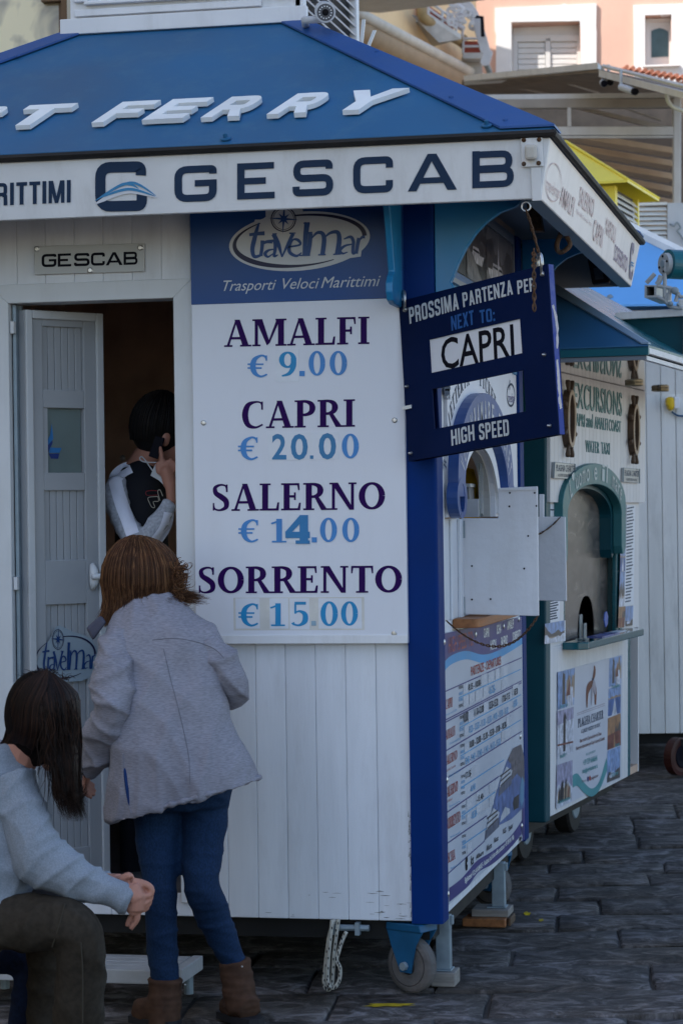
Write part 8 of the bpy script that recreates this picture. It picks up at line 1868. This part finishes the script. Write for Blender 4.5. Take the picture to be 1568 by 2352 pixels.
# ------------------------------------------------ companion, only a shin in view
PQ = thing('person', 'person in dark navy jeans, only one shin visible behind the seated person', 'person', (at(-60, 2400, 6.75).x, at(-60, 2400, 6.75).y, 0))
dQ = 6.85
jq = MB(); limbw(jq, [(-230, 2160, dQ, 140), (-80, 2170, dQ, 130), (60, 2180, dQ, 120), (88, 2225, dQ, 112), (80, 2290, dQ, 106), (62, 2370, dQ, 96), (50, 2440, dQ, 88)]); jq.ell(at(-240, 2150, dQ+.02), (.17, .15, .13))
sculpt(jq, 'jeans', m_navyj, PQ, .009, 4, lambda c, n: fold(slant(c, .6), (6, 5, 11), 4, .008, 2)-.004)
tq = MB(); tq.loft([ering((-330, 2140), (-160, 2140), dQ+.05, .26), ering((-340, 1950), (-150, 1950), dQ+.05, .27), ering((-350, 1780), (-130, 1780), dQ+.05, .26), ering((-280, 1735), (-200, 1735), dQ+.05, .14)]); limbw(tq, [(-150, 1800, dQ+.05, 90), (-110, 1980, dQ, 84), (-20, 2120, dQ-.05, 66)])
sculpt(tq, 'pullover', mat('orange_knit', (.45, .10, .02), .9, .2, 40), PQ, .011, 4, lambda c, n: fold(slant(c, .5), (5, 5, 8), 4, .008, 2)-.004)
bq = MB(); hq = at(-240, 1670, dQ+.05); s3, f3, u3_ = headmesh(bq, hq, CU, (CR+CF*.2)); bq.tube([hq-u3_*.05, at(-240, 1760, dQ+.05)], .052, 12); bq.loft([ering((-300, 1800), (-180, 1800), dQ+.05, .14), ering((-300, 2150), (-190, 2150), dQ+.05, .16)]); limbw(bq, [(-150, 1810, dQ+.05, 60), (-110, 1980, dQ, 56), (-20, 2120, dQ-.05, 44)]); limbw(bq, [(-230, 2160, dQ, 90), (60, 2185, dQ, 80), (50, 2440, dQ, 50)]); handmesh(bq, at(-20, 2120, dQ-.05), CR, V((0, 0, -1)), .95, .4)
sculpt(bq, 'body', m_skin, PQ, .007, 3); eyes(hq, s3, f3, u3_, PQ); MB().ell(hq+u3_*.02-f3*.012, (.085, .095, .11), 20, 14).build('hair', mat('brown_hair', (.03, .018, .012), .6, .3, 60), PQ, smooth=True)
c = at(48, 2450, dQ); c.z = .05; f = (CR*.9+CF*.2).normalized(); mb = MB(); mb.tube([c-f*.04, c+f*.05, c+f*.14, c+f*.19], [.045, .046, .040, .028], 12); sculpt(mb, 'shoe', mat('dark_shoe', (.02, .02, .022), .6, .2), PQ, .008, 3)
# ------------------------------------------------ clerk inside the kiosk
PI_ = thing('person', 'dark haired clerk inside the kiosk in black, grey and white sweater, phone at ear', 'person', at(370, 2060, 8.75)*1.0); PI_.location.z = SILL
dI = 8.78; z9 = lambda X, Y: (202.1+.17182*X, 881.8+.17182*Y)
k9 = lambda X, Y, d: at(*z9(X, Y), d)
def limb9(mb, L, n=14):
    P_ = smoothpath([(*z9(x, y), d, w) for x, y, d, w in L], 4); mb.tube([at(q[0], q[1], q[2]) for q in P_], [q[3]*.17182/2*q[2]/FPX for q in P_], n)
m_bk = mat('black_cotton', (.008, .009, .014), .85, .2, 30); m_gs = melange('grey_sleeve', (.34, .36, .42), (.50, .53, .60), .85, (50, 50, 50), bump=.3); m_ws = mat('white_stripe', (.80, .82, .95), .75, .06, 20)
ts = MB(); e9 = lambda l, r, d, th: ering(z9(*l), z9(*r), d, th)
ts.loft([e9((640, 1010), (900, 1080), dI+.06, .13), e9((480, 1110), (1000, 1190), dI+.06, .18), e9((380, 1230), (1060, 1330), dI+.06, .23), e9((360, 1420), (1080, 1500), dI+.06, .25), e9((360, 1700), (1080, 1700), dI+.06, .25), e9((360, 2100), (1080, 2100), dI+.06, .25), e9((370, 2700), (1060, 2700), dI+.06, .26)])
sculpt(ts, 'sweater', m_bk, PI_, .008, 4, lambda c, n: fold(slant(c, .5), (6, 5, 9), 4, .005, 2)-.002)
ar_ = MB(); limb9(ar_, [(400, 1290, dI-.02, 290), (370, 1500, dI-.05, 330), (450, 1760, dI-.08, 330), (600, 2010, dI-.10, 320), (760, 2080, dI-.12, 290), (900, 1900, dI-.13, 270), (1040, 1700, dI-.12, 230), (1110, 1590, dI-.11, 200)])
sculpt(ar_, 'sleeve', m_gs, PI_, .007, 4, lambda c, n: fold(slant(c, -.6), (7, 6, 16), 4, .007, 2)-.003)
def stripe(L, name):
    bpy.context.view_layer.update(); dg_ = bpy.context.evaluated_depsgraph_get(); rows = []; P_ = smoothpath([(*z9(x, y), d, w*1.5) for x, y, d, w in L], 6)
    for i, q in enumerate(P_):
        a, b = P_[max(0, i-1)], P_[min(len(P_)-1, i+1)]; dx, dy = b[0]-a[0], b[1]-a[1]; l = math.hypot(dx, dy) or 1; w = q[3]*.17182/2; row = []
        for k in range(7):
            t = -1+k/3; X, Y = q[0]-dy/l*w*t, q[1]+dx/l*w*t; d = ray(X, Y).normalized(); h = sc.ray_cast(dg_, CAM+d*8.0, d)
            dist = min((h[1]-CAM).length if h[0] else 99, (at(X, Y, q[2]+.12)-CAM).length); row.append(CAM+d*(dist-.004))
        rows.append(row)
    vs = [p for r in rows for p in r]; MB().add(vs, [(i*7+k, i*7+k+1, (i+1)*7+k+1, (i+1)*7+k) for i in range(len(rows)-1) for k in range(6)]).build(name, m_ws, PI_, smooth=True)
stripe([(570, 1110, dI-.065, 110), (450, 1170, dI-.085, 120), (370, 1270, dI-.115, 120), (390, 1400, dI-.150, 115), (450, 1600, dI-.185, 120), (530, 1810, dI-.205, 120), (600, 2010, dI-.215, 120)], 'shoulder_stripe')
stripe([(1085, 1720, dI-.165, 90), (1060, 1850, dI-.185, 100), (1000, 1980, dI-.20, 100), (900, 2110, dI-.20, 100)], 'forearm_stripe')
# outlined chest letters
LG = Plane(k9(900, 1500, dI-.085), (CR*.9+CU*.1), CU)
mb = MB().use(mat('stitch_red', (.22, .015, .02), .6)); mb.tube([k9(x, y, dI-.10) for x, y in smoothpath([(930, 1430), (850, 1425), (780, 1440), (785, 1485), (850, 1490), (930, 1485)], 3)], .0013, 5)
mb.use(mat('stitch_cream', (.45, .42, .36), .6)); mb.tube([k9(x, y, dI-.105) for x, y in smoothpath([(935, 1505), (840, 1510), (805, 1525), (810, 1560), (850, 1640), (880, 1655), (895, 1640), (875, 1575), (940, 1570), (945, 1540), (935, 1505)], 3)], .0013, 5)
mb.tube([k9(x, y, dI-.105) for x, y in smoothpath([(965, 1560), (935, 1450), (945, 1420), (970, 1422), (1000, 1500)], 3)], .0013, 5); mb.build('chest_lettering', None, PI_)
bi = MB(); hI = k9(1012, 668, dI+.03); up9 = (CU*.95+CR*.15); fc9 = (CR*.92+V((CF.x, CF.y, 0))*.25-V((0, 0, .25)))
s9, f9, u9 = headmesh(bi, hI, up9, fc9, 1.08)
bi.tube([hI-u9*.05-f9*.02, k9(780, 1010, dI+.05), k9(720, 1150, dI+.06)], [.055, .056, .065], 12)
bi.loft([e9((500, 1200), (950, 1250), dI+.06, .14), e9((460, 1700), (960, 1700), dI+.06, .17), e9((460, 2500), (960, 2500), dI+.06, .18)])
limb9(bi, [(420, 1300, dI-.02, 180), (450, 1760, dI-.08, 200), (680, 2060, dI-.11, 180), (1080, 1620, dI-.11, 140), (1110, 1480, dI-.11, 135), (1100, 1350, dI-.11, 150)])
for L, r0, r1 in ((((1100, 1350), (1060, 1200), (1020, 1120)), .026, .024), (((1020, 1140), (990, 1000), (975, 900), (970, 825)), .0105, .0075), (((1060, 1100), (1090, 1030), (1140, 1010)), .0105, .008), (((1090, 1130), (1150, 1080), (1200, 1060)), .0105, .008), (((1080, 1180), (1150, 1150), (1200, 1130)), .010, .008), (((960, 1200), (930, 1120), (940, 1040)), .011, .008)):
    P_ = smoothpath([tuple(k9(x, y, dI-.10)) for x, y in L], 4); bi.tube(P_, [r0+(r1-r0)*i/(len(P_)-1) for i in range(len(P_))], 9)
limb9(bi, [(560, 2400, dI+.06, 330), (560, 3500, dI+.06, 240), (560, 6800, dI+.06, 160)]); limb9(bi, [(860, 2400, dI+.06, 330), (880, 3500, dI+.06, 240), (880, 6800, dI+.06, 160)])
sculpt(bi, 'body', m_skin, PI_, .006, 3); eyes(hI, s9, f9, u9, PI_)
tb = MB(); limb9(tb, [(590, 2500, dI+.06, 460), (570, 3500, dI+.06, 370), (560, 6850, dI+.06, 260)]); limb9(tb, [(860, 2500, dI+.06, 460), (880, 3500, dI+.06, 370), (880, 6850, dI+.06, 260)]); sculpt(tb, 'trousers', mat('dark_trousers', (.012, .014, .022), .85, .2), PI_, .012, 4)
R_ = random.Random(3); hc9 = k9(1010, 560, dI+.03)
MB().ell(hI+u9*.030-f9*.020, (.094, .108, .120), 24, 16, Matrix((s9, f9, u9)).transposed()).build('hair_base', mat('black_hair_base', (.004, .004, .005), .6, .3), PI_, smooth=True)
paths = []
for i in range(700):
    ph = R_.uniform(-3.1, 3.1); out = s9*math.sin(ph)-f9*math.cos(ph); k = R_.uniform(.98, 1.06); a0 = R_.uniform(.03, .5); pts = []
    for j in range(6):
        th = a0+(1.75-a0)*j/5; c0 = hI+u9*.028-f9*.015; pts.append(c0+(s9*math.sin(ph)*.098-f9*math.cos(ph)*.110)*(k*math.sin(th))+u9*(.124*k*math.cos(th)))
    if math.cos(ph) > .1: pts.append(pts[-1]-u9*.045-out*.012)
    if math.cos(ph) > -.55: paths.append(pts)
strands(paths, hairmats('black_hair', ((.006, .006, .008), (.010, .009, .010), (.015, .011, .009))), PI_, 'hair', .0018)
TL = thing('phone', 'black phone held against the ear by the clerk inside the kiosk', 'phone', k9(900, 850, dI-.10)); Pp = Plane(k9(900, 860, dI-.085), CR*.9-CU*.3, CU*.9+CR*.3)
MB().pbox(Pp, -.014, .022, -.035, .045, -.006, .004).build('phone_body', m_ink, TL, bevel=.004)
MK = thing('face_mask', 'white folded face mask hanging below the chin of the clerk with its ear loop', 'mask', k9(930, 1220, dI-.08))
q = [k9(*p, dI-.09) for p in ((905, 1070), (870, 1140), (838, 1225), (950, 1290), (1035, 1375), (960, 1200))]; MB().add(q+[p-CB_*.006 for p in q], [tuple(range(6)), tuple(range(6, 12))]+[(i, (i+1) % 6, 6+(i+1) % 6, 6+i) for i in range(6)]).build('mask_cloth', mat('mask_white', (.50, .52, .55), .8), MK)
MB().tube([k9(x, y, dI-.085) for x, y in smoothpath([(920, 1050), (800, 1048), (730, 1035), (695, 1000), (715, 972), (760, 1010), (810, 1080), (865, 1160)], 4)], .0022, 6).build('ear_loop', mat('mask_white', (.5, .52, .55), .8), MK)
# ================================================================== paving
ms = bpy.data.materials.new('dark_slate'); ms.use_nodes = True; nt = ms.node_tree; N = nt.nodes; L = nt.links; b_ = N['Principled BSDF']
tc = N.new('ShaderNodeTexCoord'); gm = N.new('ShaderNodeNewGeometry'); mp = N.new('ShaderNodeMapping'); mp.inputs['Scale'].default_value = (2.4, 2.6, 1); mp.inputs['Rotation'].default_value = (0, 0, -math.radians(12.5))
L.new(gm.outputs['Position'], mp.inputs[0])
na = N.new('ShaderNodeTexNoise'); na.inputs['Scale'].default_value = 3.4; na.inputs['Detail'].default_value = 12; na.inputs['Roughness'].default_value = .68; na.inputs['Distortion'].default_value = 1.3; L.new(mp.outputs[0], na.inputs['Vector'])
nb = N.new('ShaderNodeTexNoise'); nb.inputs['Scale'].default_value = 1.7; nb.inputs['Detail'].default_value = 4; L.new(gm.outputs['Position'], nb.inputs['Vector'])
nc = N.new('ShaderNodeTexNoise'); nc.inputs['Scale'].default_value = 90; nc.inputs['Detail'].default_value = 3; L.new(gm.outputs['Position'], nc.inputs['Vector'])
cr = N.new('ShaderNodeValToRGB'); e_ = cr.color_ramp.elements; e_[0].position = .36; e_[0].color = (.026, .024, .023, 1); e_[1].position = .66; e_[1].color = (.24, .235, .245, 1); e2_ = e_.new(.50); e2_.color = (.085, .080, .078, 1); L.new(na.outputs[0], cr.inputs[0])
c2_ = N.new('ShaderNodeValToRGB'); c2_.color_ramp.elements[0].position = .35; c2_.color_ramp.elements[0].color = (.74, .62, .50, 1); c2_.color_ramp.elements[1].position = .65; c2_.color_ramp.elements[1].color = (1.05, 1.0, 1.0, 1); L.new(nb.outputs[0], c2_.inputs[0])
mx = N.new('ShaderNodeMix'); mx.data_type = 'RGBA'; mx.blend_type = 'MULTIPLY'; mx.inputs[0].default_value = 1; L.new(cr.outputs[0], mx.inputs[6]); L.new(c2_.outputs[0], mx.inputs[7])
sp_ = N.new('ShaderNodeMapRange'); sp_.inputs[1].default_value = .70; sp_.inputs[2].default_value = .78; sp_.inputs[3].default_value = 0; sp_.inputs[4].default_value = .5; L.new(nc.outputs[0], sp_.inputs[0])
m3 = N.new('ShaderNodeMix'); m3.data_type = 'RGBA'; m3.inputs[7].default_value = (.25, .24, .22, 1); L.new(sp_.outputs[0], m3.inputs[0]); L.new(mx.outputs[2], m3.inputs[6]); L.new(m3.outputs[2], b_.inputs['Base Color'])
b_.inputs['Roughness'].default_value = .72; b_.inputs['Specular IOR Level'].default_value = .3
bp1 = N.new('ShaderNodeBump'); bp1.inputs['Strength'].default_value = 1.0; bp1.inputs['Distance'].default_value = .022; L.new(na.outputs[0], bp1.inputs['Height'])
bp2 = N.new('ShaderNodeBump'); bp2.inputs['Strength'].default_value = .5; bp2.inputs['Distance'].default_value = .004; L.new(nc.outputs[0], bp2.inputs['Height']); L.new(bp1.outputs[0], bp2.inputs['Normal']); L.new(bp2.outputs[0], b_.inputs['Normal'])
GR = MB().box(-80, 80, -40, 110, -.30, -.020).build('ground', mat('joint_grit', (.055, .048, .042), .95, .4, 12, .5, 60), None, kind='structure')
gu = V((math.cos(math.radians(12.1-1.0)), math.sin(math.radians(12.1-1.0)), 0)); gv = V((math.sin(math.radians(-6.5)), math.cos(math.radians(-6.5)), 0)); MB().box(6.5, 70, -40, 100, -.0195, -.008).build('bounce_sheet', mat('bounce_sand', (.50, .43, .34), .95, .2, 3, .5, 60), None, kind='structure')  # unseen sunlit sheet added to throw warm bounce light from the right
rows = [4.3, 4.75, 5.2, 5.62, 6.0, 6.45, 6.85, 7.28, 7.72, 8.15, 8.62, 8.98, 9.35, 9.72, 10.1, 10.45, 10.78, 11.15, 11.6, 12.1, 12.75, 13.35, 14.2, 15.0, 15.9, 16.8, 17.9, 19.0]
R_ = random.Random(21); cnt = 0
base = V((CAM.x, CAM.y, 0))
for ri in range(len(rows)-1):
    d0, d1 = rows[ri], rows[ri+1]; x = -.26*d0-.5-R_.random()*.6
    xmax = .24*d0+.9
    while x < xmax:
        Ln = R_.uniform(.38, 1.05); x1 = x+Ln
        nx, ny = 8, 4; vs = []; fs = []; h0 = R_.uniform(-.005, .003); tl1, tl2 = R_.uniform(-.006, .006), R_.uniform(-.006, .006); sd = R_.random()*50
        for j in range(ny+1):
            for i in range(nx+1):
                u = (0, .012, .14, .3, .5, .7, .86, .988, 1)[i]; v = (0, .03, .5, .97, 1)[j]; g_ = .004
                px = x+g_+(Ln-2*g_)*u; py = d0+g_+(d1-d0-2*g_)*v
                if j in (0, ny): py += .040*noise.noise(V((px*1.7, d0*3 if j == 0 else d1*3, 5)))+.014*noise.noise(V((px*6, d0 if j == 0 else d1, 2)))
                if i in (0, nx): px += .022*noise.noise(V((sd if i == 0 else sd+7, py*3, 1)))
                e = min(u, 1-u)*Ln; f = min(v, 1-v)*(d1-d0); ed = min(e, f)
                z = h0+tl1*(u-.5)+tl2*(v-.5)+.009*noise.noise(V((px*1.1, py*5, sd)))+.005*noise.noise(V((px*3, py*9, sd)))
                if ed < .003: z -= .009
                vs.append(base+gu*px+gv*py+V((0, 0, z-.006)))
        n0 = len(vs)
        for j in range(ny):
            for i in range(nx): a = j*(nx+1)+i; fs.append((a, a+1, a+nx+2, a+nx+1))
        rim = [i for i in range(nx+1)]+[j*(nx+1)+nx for j in range(1, ny+1)]+[ny*(nx+1)+i for i in range(nx-1, -1, -1)]+[j*(nx+1) for j in range(ny-1, 0, -1)]
        for k in rim: vs.append(vs[k]-V((0, 0, .07)))
        m_ = len(rim)
        for k in range(m_): fs.append((rim[k], n0+k, n0+(k+1) % m_, rim[(k+1) % m_]))
        mb = MB(); mb.add(vs, fs); o = mb.build('paving_stone', ms, GR, smooth=True); cnt += 1
        x = x1
print('stones', cnt)
# worn mortar patch and yellow paint dabs
m_yp = mat('yellow_road_paint', (.42, .30, .01), .8, .3, 30)
def dab(px, py, w, h, label, seed):
    R2 = random.Random(seed); c = onground(px, py, .012); pts = []
    for i in range(18):
        t = 2*math.pi*i/18; r = R2.uniform(.6, 1.2); pts.append(c+gu*(math.cos(t)*w*r)+gv*(math.sin(t)*h*r)+V((0, 0, .004)))
    dg_ = bpy.context.evaluated_depsgraph_get(); out = []
    for q in [c]+pts:
        hit = sc.ray_cast(dg_, q+V((0, 0, .10)), V((0, 0, -1))); out.append(V((q.x, q.y, (hit[1].z if hit[0] else 0)+.0025)))
    n = len(pts); MBo = MB().add(out, [(0, i+1, (i+1) % n+1) for i in range(n)]).build('paint_mark', m_yp, None); tag(MBo, label, 'paint mark', kind=None)
dab(892, 2296, .085, .030, 'long yellow paint smear on the paving in front of the near caster wheel', 1); dab(1209, 2088, .014, .03, 'small yellow paint dab on the paving right of the second jack leg', 2); dab(1242, 2103, .010, .035, 'tiny bright yellow paint fleck further right on the paving', 3)
